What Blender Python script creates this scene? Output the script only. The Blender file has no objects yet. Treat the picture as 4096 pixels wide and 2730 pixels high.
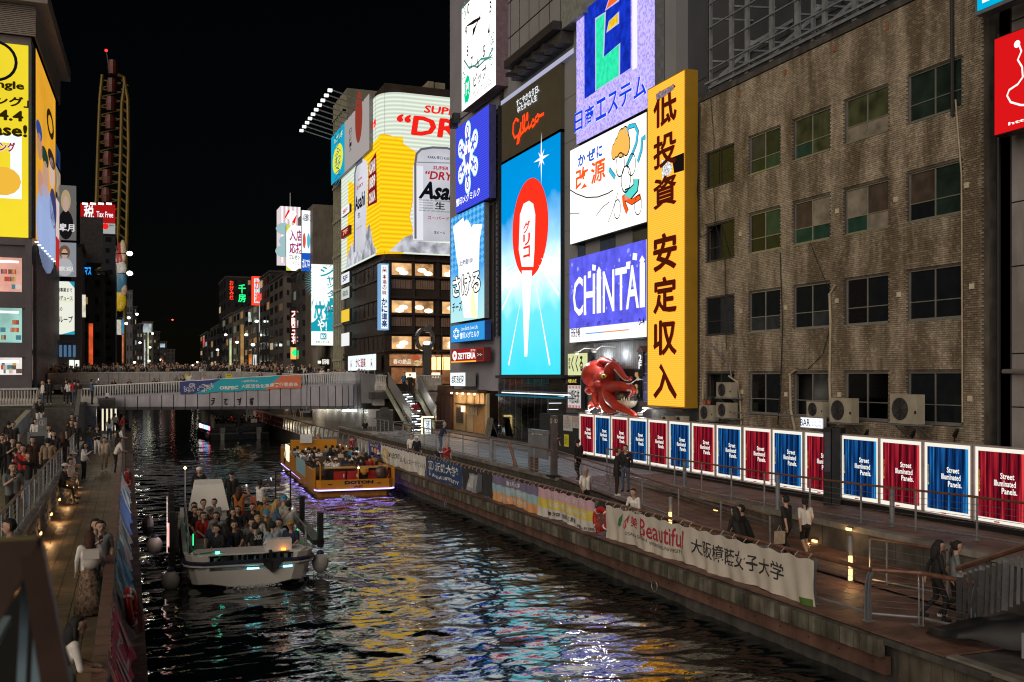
import bpy,bmesh,math,random
import numpy as np
from mathutils import Vector,Matrix
random.seed(7);RNG=np.random.default_rng(7)
SC=bpy.context.scene;COL=SC.collection
PI=math.pi
# ---------------------------------------------------------------- camera, sky, sun, exposure
FPX=3982.0;CH=6.2;HZ=1508.0;TH=math.atan(1538/FPX)
FW=(math.sin(TH),math.cos(TH));RT=(math.cos(TH),-math.sin(TH))
cam=bpy.data.objects.new('camera',bpy.data.cameras.new('camera'));COL.objects.link(cam)
cam.data.sensor_width=36;cam.data.lens=35;cam.data.shift_y=(HZ-1365)/4096
cam.data.clip_start=0.1;cam.data.clip_end=2000
cam.location=(0,0,CH);cam.rotation_euler=(PI/2,0,-TH)
cam.data.dof.use_dof=True;cam.data.dof.focus_distance=42;cam.data.dof.aperture_fstop=5
SC.camera=cam
w=bpy.data.worlds.new('World');SC.world=w;w.use_nodes=True
nt=w.node_tree;bg=nt.nodes['Background']
sky=nt.nodes.new('ShaderNodeTexSky');sky.sky_type='NISHITA';sky.sun_disc=False
sky.sun_elevation=math.radians(24);sky.sun_rotation=math.radians(229);sky.air_density=1.2;sky.dust_density=0.3
nt.links.new(sky.outputs[0],bg.inputs[0]);bg.inputs[1].default_value=0.0003
sun=bpy.data.objects.new('city_glow_sun',bpy.data.lights.new('city_glow_sun','SUN'));COL.objects.link(sun)
sun.data.energy=2.0;sun.data.angle=math.radians(70);sun.data.color=(1.0,0.85,0.69)
sun.rotation_euler=Vector((.74,.60,-.33)).to_track_quat('-Z','Y').to_euler()
SC.view_settings.view_transform='Standard';SC.view_settings.look='None'
SC.view_settings.exposure=0;SC.view_settings.gamma=1;SC.view_settings.use_curve_mapping=False
SC.render.engine='CYCLES'
cy=SC.cycles
cy.use_denoising=True;cy.max_bounces=5;cy.diffuse_bounces=2;cy.glossy_bounces=3;cy.transmission_bounces=3
cy.sample_clamp_indirect=4;cy.caustics_reflective=False;cy.caustics_refractive=False
cy.use_adaptive_sampling=True;cy.filter_width=1.15
try:cy.denoiser='OPENIMAGEDENOISE'
except Exception:pass
# ---------------------------------------------------------------- survey helpers (pixel of the photograph -> point of the place)
def ray(u,v):
    a=(u-2048)/FPX
    return(FW[0]+RT[0]*a,FW[1]+RT[1]*a,(HZ-v)/FPX)
def onz(u,v,z):
    r=ray(u,v);t=(z-CH)/r[2];return(r[0]*t,r[1]*t,z)
def onx(u,v,X):
    r=ray(u,v);t=X/r[0];return(X,r[1]*t,CH+r[2]*t)
def ony(u,v,Y):
    r=ray(u,v);t=Y/r[1];return(r[0]*t,Y,CH+r[2]*t)
def ond(u,v,d):
    r=ray(u,v);return(r[0]*d,r[1]*d,CH+r[2]*d)
# ---------------------------------------------------------------- materials
_M={}
def mat(name,col,rough=.6,metal=0,var=.25,scale=3,bump=0,stain=0,stretch=1.0,coat=0,alpha=1):
    if name in _M:return _M[name]
    m=bpy.data.materials.new(name);m.use_nodes=True;n=m.node_tree.nodes;l=m.node_tree.links
    b=n['Principled BSDF'];b.inputs['Roughness'].default_value=rough;b.inputs['Metallic'].default_value=metal
    if coat:b.inputs['Coat Weight'].default_value=coat
    c=(*col,1)
    g=n.new('ShaderNodeNewGeometry')
    mp=n.new('ShaderNodeMapping');mp.inputs['Scale'].default_value=(1,1,stretch);l.new(g.outputs['Position'],mp.inputs[0])
    t=n.new('ShaderNodeTexNoise');t.inputs['Scale'].default_value=scale;t.inputs['Detail'].default_value=5
    l.new(mp.outputs[0],t.inputs['Vector'])
    r=n.new('ShaderNodeValToRGB');r.color_ramp.elements[0].position=.3;r.color_ramp.elements[1].position=.72
    r.color_ramp.elements[0].color=tuple(x*(1-var) for x in col)+(1,)
    r.color_ramp.elements[1].color=tuple(min(1,x*(1+var)) for x in col)+(1,)
    l.new(t.outputs[0],r.inputs[0]);out=r.outputs[0]
    if stain:
        mp2=n.new('ShaderNodeMapping');mp2.inputs['Scale'].default_value=(1,1,.22);l.new(g.outputs['Position'],mp2.inputs[0])
        t2=n.new('ShaderNodeTexNoise');t2.inputs['Scale'].default_value=1.1;t2.inputs['Detail'].default_value=8;t2.inputs['Roughness'].default_value=.65
        l.new(mp2.outputs[0],t2.inputs['Vector'])
        r2=n.new('ShaderNodeValToRGB');r2.color_ramp.elements[0].position=.42;r2.color_ramp.elements[1].position=.62
        r2.color_ramp.elements[0].color=(1-stain,1-stain*1.05,1-stain*1.1,1);r2.color_ramp.elements[1].color=(1,1,1,1)
        l.new(t2.outputs[0],r2.inputs[0])
        mx=n.new('ShaderNodeMix');mx.data_type='RGBA';mx.blend_type='MULTIPLY';mx.inputs[0].default_value=1
        l.new(out,mx.inputs[6]);l.new(r2.outputs[0],mx.inputs[7]);out=mx.outputs[2]
    l.new(out,b.inputs['Base Color'])
    if bump:
        bp=n.new('ShaderNodeBump');bp.inputs['Strength'].default_value=bump;bp.inputs['Distance'].default_value=.02
        t3=n.new('ShaderNodeTexNoise');t3.inputs['Scale'].default_value=scale*9;l.new(g.outputs['Position'],t3.inputs['Vector'])
        l.new(t3.outputs[0],bp.inputs['Height']);l.new(bp.outputs[0],b.inputs['Normal'])
    _M[name]=m;return m
def glass(name,col=(.02,.03,.03),rough=.06,alpha=.35):
    if name in _M:return _M[name]
    m=bpy.data.materials.new(name);m.use_nodes=True;n=m.node_tree.nodes;l=m.node_tree.links;n.clear()
    o=n.new('ShaderNodeOutputMaterial');mx=n.new('ShaderNodeMixShader');tr=n.new('ShaderNodeBsdfTransparent');gl=n.new('ShaderNodeBsdfGlossy')
    fr=n.new('ShaderNodeFresnel');fr.inputs[0].default_value=1.6
    tr.inputs[0].default_value=(*[1-alpha+alpha*c for c in col],1);gl.inputs['Roughness'].default_value=rough
    l.new(fr.outputs[0],mx.inputs[0]);l.new(tr.outputs[0],mx.inputs[1]);l.new(gl.outputs[0],mx.inputs[2]);l.new(mx.outputs[0],o.inputs[0])
    _M[name]=m;return m
def em(col,s=1.0,sample=False,kind=None,per=.1,depth=.35,axis=2,name=None):
    """light-giving sign material; kind: 'lines' neon tubes, 'led' pixel mesh, 'mottle' printed or moving picture"""
    k=('em',col,s,sample,kind,per,depth,axis)
    if k in _M:return _M[k]
    if min(col)>.68 and s>1.4 and kind!='lines':s*=.8
    m=bpy.data.materials.new(name or 'lit_sign');m.use_nodes=True;n=m.node_tree.nodes;l=m.node_tree.links;n.clear()
    o=n.new('ShaderNodeOutputMaterial');e=n.new('ShaderNodeEmission');e.inputs[0].default_value=(*col,1);e.inputs[1].default_value=s
    l.new(e.outputs[0],o.inputs[0])
    if kind:
        g=n.new('ShaderNodeNewGeometry')
        if kind=='lines':
            sp=n.new('ShaderNodeSeparateXYZ');l.new(g.outputs['Position'],sp.inputs[0])
            a=n.new('ShaderNodeMath');a.operation='MULTIPLY';a.inputs[1].default_value=2*PI/per;l.new(sp.outputs[axis],a.inputs[0])
            q=n.new('ShaderNodeMath');q.operation='SINE';l.new(a.outputs[0],q.inputs[0]);src=q.outputs[0]
        elif kind=='led':
            t=n.new('ShaderNodeTexVoronoi');t.inputs['Scale'].default_value=1/per;l.new(g.outputs['Position'],t.inputs['Vector']);src=t.outputs['Distance']
        else:
            t=n.new('ShaderNodeTexNoise');t.inputs['Scale'].default_value=1/per;t.inputs['Detail'].default_value=4;l.new(g.outputs['Position'],t.inputs['Vector']);src=t.outputs[0]
        r=n.new('ShaderNodeMapRange');l.new(src,r.inputs[0])
        lo,hi={'lines':(-1,1),'led':(.1,.7),'mottle':(.35,.65)}[kind]
        r.inputs[1].default_value=lo;r.inputs[2].default_value=hi;r.inputs[3].default_value=s*(1-depth);r.inputs[4].default_value=s
        l.new(r.outputs[0],e.inputs[1])
    try:m.cycles.emission_sampling='AUTO' if sample else 'NONE'
    except Exception:pass
    _M[k]=m;return m
def paint(col,rough=.55):
    return mat('paint_%d_%d_%d_%d'%(*[round(c*99) for c in col],round(rough*10)),col,rough,var=.08)
STEEL=mat('galvanised_steel',(.27,.28,.30),.42,.6,.25,6)
GREYP=mat('grey_painted_metal',(.20,.215,.24),.45,.2,.2,4,bump=.05)
DARKM=mat('dark_metal',(.03,.032,.036),.5,.4,.3,4)
BLACK=mat('black_paint',(.012,.012,.014),.5,0,.2,4)
WHITE=mat('white_paint',(.7,.7,.7),.5,0,.1,3)
BRNR=mat('worn_brown_rail',(.16,.075,.05),.45,.1,.35,5,bump=.05)
CONC=mat('weathered_concrete',(.24,.23,.21),.85,0,.3,1.6,bump=.25,stain=.4)
CONCD=mat('dark_stone',(.085,.08,.075),.85,0,.4,3,bump=.4,stain=.4)
# ---------------------------------------------------------------- mesh builder
def link(o):COL.objects.link(o);return o
def world_loc(p):
    v=Vector((0,0,0))
    while p is not None:v+=p.location;p=p.parent
    return v
class MB:
    def __init__(s):s.v=[];s.f=[]
    def add(s,vs,fs):
        k=len(s.v);s.v+=[tuple(p) for p in vs];s.f+=[tuple(k+i for i in f) for f in fs];return s
    def box(s,a,b):
        (x0,y0,z0),(x1,y1,z1)=a,b
        return s.add([(x0,y0,z0),(x1,y0,z0),(x1,y1,z0),(x0,y1,z0),(x0,y0,z1),(x1,y0,z1),(x1,y1,z1),(x0,y1,z1)],
                     [(0,3,2,1),(4,5,6,7),(0,1,5,4),(1,2,6,5),(2,3,7,6),(3,0,4,7)])
    def cbox(s,c,d):return s.box([c[i]-d[i]/2 for i in range(3)],[c[i]+d[i]/2 for i in range(3)])
    def obox(s,O,ux,uy,uz):
        O,ux,uy,uz=map(Vector,(O,ux,uy,uz))
        return s.add([O,O+ux,O+ux+uy,O+uy,O+uz,O+ux+uz,O+ux+uy+uz,O+uy+uz],
                     [(0,3,2,1),(4,5,6,7),(0,1,5,4),(1,2,6,5),(2,3,7,6),(3,0,4,7)])
    def bar(s,a,b,w_,h_=None,up=(0,0,1)):
        a,b=Vector(a),Vector(b);h_=h_ or w_;d=b-a
        if d.length<1e-6:return s
        d.normalize();u=Vector(up)
        if abs(d.dot(u))>.98:u=Vector((0,1,0))
        x=d.cross(u).normalized()*w_;y=x.cross(d).normalized()*h_
        return s.obox(a-x/2-y/2,x,b-a,y)
    def tube(s,pts,r,n=6,r2=None,cap=True):
        pts=[Vector(p) for p in pts];k=len(pts);rs=r if isinstance(r,(list,tuple)) else[r+((r2 if r2 is not None else r)-r)*i/max(1,k-1) for i in range(k)]
        base=len(s.v);ref=None
        for i,p in enumerate(pts):
            d=(pts[min(k-1,i+1)]-pts[max(0,i-1)]).normalized()
            if ref is None:
                ref=Vector((0,0,1)) if abs(d.z)<.9 else Vector((1,0,0))
            x=(ref-d*ref.dot(d)).normalized();y=d.cross(x);ref=x
            for j in range(n):
                a=2*PI*j/n;s.v.append(tuple(p+(x*math.cos(a)+y*math.sin(a))*rs[i]))
        for i in range(k-1):
            for j in range(n):
                j2=(j+1)%n;s.f.append((base+i*n+j,base+i*n+j2,base+(i+1)*n+j2,base+(i+1)*n+j))
        if cap:
            s.f.append(tuple(base+j for j in range(n))[::-1]);s.f.append(tuple(base+(k-1)*n+j for j in range(n)))
        return s
    def ell(s,c,r,n=10,m=7,rot=None):
        base=len(s.v);R=rot
        for i in range(m+1):
            t=PI*i/m
            for j in range(n):
                a=2*PI*j/n;p=Vector((math.sin(t)*math.cos(a)*r[0],math.sin(t)*math.sin(a)*r[1],math.cos(t)*r[2]))
                if R:p=R@p
                s.v.append((c[0]+p.x,c[1]+p.y,c[2]+p.z))
        for i in range(m):
            for j in range(n):
                j2=(j+1)%n;s.f.append((base+i*n+j,base+(i+1)*n+j,base+(i+1)*n+j2,base+i*n+j2))
        return s
    def quad(s,a,b,c,d):return s.add([a,b,c,d],[(0,1,2,3)])
    def lathe(s,prof,n=16,c=(0,0,0)):
        base=len(s.v)
        for r,z in prof:
            for j in range(n):
                a=2*PI*j/n;s.v.append((c[0]+r*math.cos(a),c[1]+r*math.sin(a),c[2]+z))
        for i in range(len(prof)-1):
            for j in range(n):
                j2=(j+1)%n;s.f.append((base+i*n+j,base+i*n+j2,base+(i+1)*n+j2,base+(i+1)*n+j))
        return s
    def prism(s,poly,off):
        """poly: 3D points in a plane, off: extrusion vector"""
        n=len(poly);off=Vector(off);s.add([Vector(p) for p in poly]+[Vector(p)+off for p in poly],
            [tuple(range(n))[::-1],tuple(range(n,2*n))]+[(i,(i+1)%n,n+(i+1)%n,n+i) for i in range(n)]);return s
    def mesh(s,name,m=None,smooth=False):
        me=bpy.data.meshes.new(name);me.from_pydata(s.v,[],s.f)
        if m is not None:
            for q in(m if isinstance(m,(list,tuple)) else[m]):me.materials.append(q)
        if smooth:me.polygons.foreach_set('use_smooth',[True]*len(me.polygons))
        me.update();return me
    def build(s,name,m=None,parent=None,smooth=False,stuff=False,label=None,local=False):
        if not s.v:return None
        if parent is not None and not local:
            w0=world_loc(parent);s.v=[(x-w0.x,y-w0.y,z-w0.z) for x,y,z in s.v]
        o=link(bpy.data.objects.new(name,s.mesh(name,m,smooth)))
        if parent is not None:o.parent=parent
        if stuff:o['kind']='stuff'
        if label:o['label']=label
        return o
def thing(name,label,cat,loc=(0,0,0),rz=0,group=None):
    o=link(bpy.data.objects.new(name,None));o.location=loc;o.rotation_euler=(0,0,rz);o.empty_display_size=.2
    o['label']=label;o['category']=cat
    if group:o['group']=group
    return o
def tag(o,label,cat,group=None):
    o['label']=label;o['category']=cat
    if group:o['group']=group
    return o
def struct(o):o['kind']='structure';return o
def inst(o,loc=None,parent=None,rz=None):
    c=o.copy();link(c)
    if parent is not None:c.parent=parent
    if loc is not None:c.location=loc
    if rz is not None:c.rotation_euler=(0,0,rz)
    return c
def copy_tree(o,parent=None):
    c=o.copy();link(c)
    if parent is not None:c.parent=parent
    for ch in[x for x in o.children]:copy_tree(ch,c)
    return c
# ---------------------------------------------------------------- text
_T={}
def glyphs(s,bold=0):
    k=(s,bold)
    if k not in _T:
        c=bpy.data.curves.new('t','FONT');c.body=s;c.offset=bold;c.resolution_u=2
        o=bpy.data.objects.new('t',c);m=bpy.data.meshes.new_from_object(o)
        v=[(a.co.x,a.co.y) for a in m.vertices];f=[tuple(p.vertices) for p in m.polygons]
        bpy.data.objects.remove(o);bpy.data.curves.remove(c);bpy.data.meshes.remove(m)
        xs=[p[0]for p in v]or[0,1];ys=[p[1]for p in v]or[0,1]
        x0,x1,y0,y1=min(xs),max(xs),min(ys),max(ys);hx=max(.001,x1-x0);hy=max(.001,y1-y0)
        _T[k]=([((x-x0)/hx,(y-y0)/hy) for x,y in v],f,hx,hy)
    return _T[k]
class Board:
    """a flat sign in the place. Art is placed by photograph pixels carried onto its plane (zoom window: ox, oy, s)."""
    def __init__(s,th,P0,ux,n,W=None,H=None):
        s.th=th;s.P0=Vector(P0);s.ux=Vector(ux);s.n=Vector(n);s.uz=Vector((0,0,1));s.W=W;s.H=H;s.k=0;s.lay=.012;s.zo=(0,0,1)
    def zoom(s,ox,oy,sc):s.zo=(ox,oy,sc);return s
    def p(s,x,y):
        x=s.zo[0]+x*s.zo[2];y=s.zo[1]+y*s.zo[2]
        r=Vector(ray(x,y));O=Vector((0,0,CH));t=(s.P0-O).dot(s.n)/r.dot(s.n);q=O+r*t-s.P0
        return(q.dot(s.ux),q.z)
    def w(s,u,v,k=0):return s.P0+s.ux*u+s.uz*v+s.n*(.02+s.lay*k)
    def cab(s,W,H,depth,m,name='cabinet'):
        s.W,s.H=W,H
        return MB().obox(s.P0-s.n*depth,s.ux*W,s.n*depth,s.uz*H).build(name,m,s.th)
    def rect(s,a,b,m,k=1,name='panel'):
        q=[s.w(a[0],a[1],k),s.w(b[0],a[1],k),s.w(b[0],b[1],k),s.w(a[0],b[1],k)]
        return MB().add(q,[(0,1,2,3)]).build(name,m,s.th)
    def rectp(s,x0,y0,x1,y1,m,k=1,name='panel'):
        return s.rect(s.p(x0,y0),s.p(x1,y1),m,k,name)
    def poly(s,pts,m,k=2,name='print',px=True):
        P=[s.p(*q) if px else q for q in pts];bm=bmesh.new()
        vs=[bm.verts.new(s.w(a,b,k)) for a,b in P];f=bm.faces.new(vs);bmesh.ops.triangulate(bm,faces=[f])
        me=bpy.data.meshes.new(name);bm.to_mesh(me);bm.free();me.materials.append(m)
        w0=world_loc(s.th);me.transform(Matrix.Translation(-w0));o=link(bpy.data.objects.new(name,me));o.parent=s.th;return o
    def polys(s,plist,m,k=2,name='print',px=True):
        mb=MB()
        for pts in plist:
            P=[s.p(*q) if px else q for q in pts];mb.add([s.w(a,b,k) for a,b in P],[tuple(range(len(P)))])
        return mb.build(name,m,s.th)
    def disc(s,c,rx,ry,m,k=2,n=28,name='disc',inner=0,a0=0,a1=2*PI):
        mb=MB()
        full=abs(a1-a0-2*PI)<1e-3;N=n if full else n+1;vs=[]
        for j in range(N):
            a=a0+(a1-a0)*j/n
            vs.append(s.w(c[0]+rx*math.cos(a),c[1]+ry*math.sin(a),k));vs.append(s.w(c[0]+rx*inner*math.cos(a),c[1]+ry*inner*math.sin(a),k))
        fs=[(2*j,2*((j+1)%N),2*((j+1)%N)+1,2*j+1) for j in range(n)]
        return mb.add(vs,fs).build(name,m,s.th)
    def stroke(s,pts,wd,m,k=3,name='line',px=True,taper=None,mb=None):
        P=[Vector(s.p(*q)) if px else Vector(q) for q in pts];own=mb is None;mb=mb or MB();n=len(P);vs=[]
        for i,p in enumerate(P):
            d=(P[min(n-1,i+1)]-P[max(0,i-1)]);d=d.normalized() if d.length>1e-9 else Vector((1,0));o=Vector((-d.y,d.x))
            h=wd/2*(taper[i]if taper else 1)
            vs+=[s.w(p.x+o.x*h,p.y+o.y*h,k),s.w(p.x-o.x*h,p.y-o.y*h,k)]
        mb.add(vs,[(2*i,2*i+2,2*i+3,2*i+1) for i in range(n-1)])
        return mb.build(name,m,s.th) if own else mb
    def text(s,t,a,b,m,k=3,vert=False,bold=.02,name='lettering',shear=0,halo=None,cell=None):
        """fit text t in the box a (lower left) .. b (upper right), board metres"""
        def put(mb,t,a,b,bold,kk):
            v,f,hx,hy=glyphs(t,min(bold,.012));W,H=b[0]-a[0],b[1]-a[1];q=max(0,bold-.012)*.6;ex,ey=q*W/hx,q*H/hy
            for i,(dx,dy) in enumerate([(0,0)]if q<.002 else[(-1,0),(1,0),(0,1),(0,-1)]if q<.045 else[(math.cos(k_*PI/4),math.sin(k_*PI/4)) for k_ in range(8)]):
                mb.add([s.w(a[0]+(x+dx*0)*W+dx*ex+shear*y*H,a[1]+y*H+dy*ey,kk+.1*i) for x,y in v],f)
        def run(mb,bold,kk,g=0):
            if vert:
                n=len(t);H=(b[1]-a[1])/n
                for i,ch in enumerate(t):
                    if ch.strip()=='':continue
                    hh=H*.9;z1=b[1]-i*H-H*.05
                    put(mb,ch,(a[0]-g,z1-hh-g),(b[0]+g,z1+g),bold,kk)
            else:put(mb,t,(a[0]-g,a[1]-g),(b[0]+g,b[1]+g),bold,kk)
        if halo:
            mb=MB();run(mb,max(bold,.012)+halo[1],k);mb.build('lettering_outline',halo[0],s.th);k+=1.2
        mb=MB();run(mb,bold,k);return mb.build(name,m,s.th)
    def textp(s,t,x0,y0,x1,y1,m,**kw):
        """x0,y0 lower-left and x1,y1 upper-right in pixels of the zoom window"""
        return s.text(t,s.p(x0,y0),s.p(x1,y1),m,**kw)
def xboard(name,label,X,uL,vB,uR,vT,depth,cab,face,cat='sign',lay=.012,cabname='cabinet',margin=0.0,facek=0,group=None):
    """sign on the right bank facing the canal: lower-left pixel, upper-right pixel"""
    A=onx(uL,vB,X);B=onx(uR,vT,X);H=B[2]-A[2];W=A[1]-B[1]
    th=thing(name,label,cat,(X,(A[1]+B[1])/2,A[2]),0,group)
    b=Board(th,A,(0,-1,0),(-1,0,0));b.lay=lay
    b.cab(W,H,depth,cab,cabname)
    if face is not None:b.rect((margin,margin),(W-margin,H-margin),face,0,'lit_face')
    b.W,b.H=W,H;return b
def yboard(name,label,Y,uL,vB,uR,vT,depth,cab,face,cat='sign',lay=.012,margin=0.0,group=None):
    A=ony(uL,vB,Y);B=ony(uR,vT,Y);H=B[2]-A[2];W=B[0]-A[0]
    th=thing(name,label,cat,((A[0]+B[0])/2,Y,A[2]),0,group)
    b=Board(th,A,(1,0,0),(0,-1,0));b.lay=lay
    b.cab(W,H,depth,cab)
    if face is not None:b.rect((margin,margin),(W-margin,H-margin),face,0,'lit_face')
    b.W,b.H=W,H;return b
def xl_board(name,label,X,uL,vB,uR,vT,depth,cab,face,cat='sign',lay=.012,margin=0.0,group=None):
    """sign on the left bank facing the canal (+X)"""
    A=onx(uL,vB,X);B=onx(uR,vT,X);H=B[2]-A[2];W=B[1]-A[1]
    th=thing(name,label,cat,(X,(A[1]+B[1])/2,A[2]),0,group)
    b=Board(th,A,(0,1,0),(1,0,0));b.lay=lay
    b.cab(W,H,depth,cab)
    if face is not None:b.rect((margin,margin),(W-margin,H-margin),face,0,'lit_face')
    b.W,b.H=W,H;return b
def pave(parent,name,x0,x1,y0,y1,zf,tw,tl,m,nobj=280,gap=.012,th=.03,test=None,joined='tile_field',ms=None):
    """laid tiles: the nearest nobj as parts sharing meshes, the rest joined"""
    cells=[]
    nx=max(1,round((x1-x0)/tw));ny=max(1,round((y1-y0)/tl));tw=(x1-x0)/nx;tl=(y1-y0)/ny
    for j in range(ny):
        for i in range(nx):
            cx=x0+(i+.5)*tw;cy_=y0+(j+.5)*tl
            if test and not test(cx,cy_):continue
            cells.append((cx,cy_,zf(cx,cy_) if callable(zf) else zf))
    cells.sort(key=lambda c:c[1]+abs(c[0])*.3)
    base=None;w0=world_loc(parent) if parent else Vector((0,0,0));mb=MB()
    sl=(lambda cx,c:(zf(cx,c+.1)-zf(cx,c-.1))/.2) if callable(zf) else(lambda cx,c:0)
    for k,(cx,c,z) in enumerate(cells):
        dz=random.uniform(-.003,.003)
        if k<nobj:
            if base is None:
                base=MB().box((-tw/2+gap/2,-tl/2+gap/2,-th),(tw/2-gap/2,tl/2-gap/2,0)).build(name,m,parent,local=True);o=base
            else:o=inst(base)
            o.location=(cx-w0.x,c-w0.y,z+dz-w0.z);o.rotation_euler=(math.atan(sl(cx,c)),0,0)
        else:
            s_=sl(cx,c)*(tl-gap)/2;z+=dz
            a,b_,e,f=cx-tw/2+gap/2,cx+tw/2-gap/2,c-tl/2+gap/2,c+tl/2-gap/2
            mb.add([(a,e,z-s_),(b_,e,z-s_),(b_,f,z+s_),(a,f,z+s_),(a,e,z-s_-th),(b_,e,z-s_-th),(b_,f,z+s_-th),(a,f,z+s_-th)],
                   [(0,1,2,3),(4,5,1,0),(5,6,2,1),(6,7,3,2),(7,4,0,3)])
    mb.build(joined,m,parent,stuff=True)
# ================================================================ GROUND, WATER, QUAYS
struct(MB().box((-500,-100,-3),(600,900,-1.5)).build('ground',mat('earth',(.03,.03,.03),.9)))
def water():
    m=bpy.data.materials.new('canal_water');m.use_nodes=True;n=m.node_tree.nodes;l=m.node_tree.links;b=n['Principled BSDF']
    b.inputs['Base Color'].default_value=(.003,.008,.009,1);b.inputs['Roughness'].default_value=.01;b.inputs['IOR'].default_value=3.0
    g=n.new('ShaderNodeNewGeometry');mp=n.new('ShaderNodeMapping');mp.inputs['Scale'].default_value=(.8,1.5,1);l.new(g.outputs['Position'],mp.inputs[0])
    t=n.new('ShaderNodeTexNoise');t.inputs['Scale'].default_value=5.0;t.inputs['Detail'].default_value=2;t.inputs['Distortion'].default_value=.6;l.new(mp.outputs[0],t.inputs['Vector'])
    bp=n.new('ShaderNodeBump');bp.inputs['Strength'].default_value=.16;bp.inputs['Distance'].default_value=.04
    l.new(t.outputs[0],bp.inputs['Height']);l.new(bp.outputs[0],b.inputs['Normal'])
    ys=[10.0]
    while ys[-1]<125:ys.append(ys[-1]+max(.042,ys[-1]*.0022))
    ys=np.array(ys);xs=np.arange(-.2,15.3,.062);X,Y=np.meshgrid(xs,ys);Z=np.zeros_like(X)
    fade=np.clip((130-Y)/60,.25,1)
    for i in range(46):
        lam=.30*(9**(i/45.0));a=RNG.normal(0,.85)+PI/2+(PI if RNG.random()<.3 else 0);k=2*PI/lam
        ph=RNG.random()*2*PI;wx,wy=math.cos(a)*k,math.sin(a)*k
        mod=.55+.45*np.sin(X*RNG.normal(0,.5)+Y*RNG.normal(0,.28)+RNG.random()*6)
        Z+=(.025-.002*i/45)/k*mod*np.sin(wx*X+wy*Y+ph+.5*np.sin(X*.9+Y*.35+i))
    def wake(cx,cy_,wid,sgn,amp):
        d=np.sqrt(((X-cx)*1.0)**2+((Y-cy_)*.8)**2)
        return amp*np.sin(d*3.1-1)*np.exp(-d/4.5)
    Z+=wake(3.4,28.5,2,1,.035)+wake(10.5,47,2,1,.05)+wake(10.5,98,2,1,.03)
    Z=Z*fade
    nx,ny=len(xs),len(ys);v=np.stack([X,Y,Z],-1).reshape(-1,3)
    idx=np.arange(nx*ny).reshape(ny,nx);f=np.stack([idx[:-1,:-1],idx[:-1,1:],idx[1:,1:],idx[1:,:-1]],-1).reshape(-1,4)
    me=bpy.data.meshes.new('water');me.vertices.add(len(v));me.vertices.foreach_set('co',v.ravel())
    me.loops.add(f.size);me.loops.foreach_set('vertex_index',f.ravel().astype(np.int32));me.polygons.add(len(f))
    me.polygons.foreach_set('loop_start',(np.arange(len(f))*4).astype(np.int32));me.update(calc_edges=True)
    me.polygons.foreach_set('use_smooth',np.ones(len(f),bool));me.materials.append(m)
    struct(link(bpy.data.objects.new('water',me)))
    struct(MB().quad((-.2,124.9,-.01),(15.3,124.9,-.01),(15.3,420,-.01),(-.2,420,-.01)).build('water',m))
    foam=mat('wake_foam',(.5,.55,.6),.5,0,.1)
    return foam
FOAM=water()
TILE_R=mat('promenade_tile',(.19,.105,.08),.58,0,.4,1.7,bump=.12,stain=.35)
TILE_G=mat('plaza_tile',(.30,.30,.345),.5,0,.3,1.2,bump=.1,stain=.25)
TILE_L=mat('left_promenade_tile',(.21,.16,.115),.55,0,.3,1.3,bump=.12,stain=.35)
GROUT=mat('grout',(.05,.045,.04),.9)
# right bank: quay, plaza, upper walkway, ramp
quay=struct(MB().box((14.05,4,-1.5),(16.7,84,1.1)).box((14.05,84,-1.5),(26,240,1.1)).box((16.85,38,-1.5),(24.2,84,1.94)).box((19.2,4,-1.5),(23.4,38,1.94)).build('quay',CONCD))
rampz=lambda x,y:1.17+(1.98-1.17)*min(1,max(0,(y-23)/(38-23)))
mb=MB();mb.add([(16.7,4,1.1),(19.2,4,1.1),(19.2,23,1.1),(16.7,23,1.1),(19.2,38,1.92),(16.7,38,1.92),(16.7,4,-1.5),(16.7,23,-1.5),(16.7,38,-1.5)],
                  [(0,1,2,3),(3,2,4,5),(0,3,7,6),(3,5,8,7)])
ramp=struct(mb.build('ramp',CONCD))
q_road=struct(MB().box((13.75,13,.98),(14.05,84,1.1)).build('quay_ledge',CONCD))
pave(quay,'tile',13.78,16.66,14,84,1.15,.48,.24,TILE_R,290)
pave(ramp,'tile',16.74,19.14,12,38,lambda x,y:rampz(x,y)+.03,.4,.4,TILE_R,250)
walk=struct(MB().box((19.25,4,1.90),(23.3,37.9,1.945)).build('walkway',GROUT))
pave(walk,'tile',19.3,21.9,14,38,2.0,.65,.5,TILE_R,200)
plaza=struct(MB().box((16.95,38.1,1.90),(24,83,1.945)).build('plaza',GROUT))
pave(plaza,'tile',16.95,24.0,38.1,76,2.0,.6,.6,TILE_G,280)
pave(quay,'tile',14.1,21.5,84,135,1.15,.6,.6,mat('underbridge_tile',(.35,.30,.22),.4,0,.3,1),0)
# retaining walls of dark stone with capping
rw=thing('retaining_wall','low dark stone wall between the lower quay and the raised plaza','wall',(16.85,60,1.1))
mb=MB()
for i in range(46):
    y=38.05+i;mb2=MB().box((16.72,y+.01,1.12),(16.92,y+.985,1.86+random.uniform(-.01,.01)))
    if i==0:st0=mb2
    mb2.build('stone',CONCD,rw)
MB().box((16.66,38,1.862),(17.0,84,2.0)).build('coping',CONC,rw)
rw2=thing('retaining_wall','dark stone wall under the upper walkway beside the ramp','wall',(19.2,26,1.1))
for i in range(24):
    y=14.05+i;MB().box((19.08,y+.01,1.0),(19.26,y+.985,1.84+random.uniform(-.01,.01))).build('stone',CONCD,rw2)
MB().box((19.02,14,1.842),(19.34,38,2.005)).build('coping',CONC,rw2)
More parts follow.
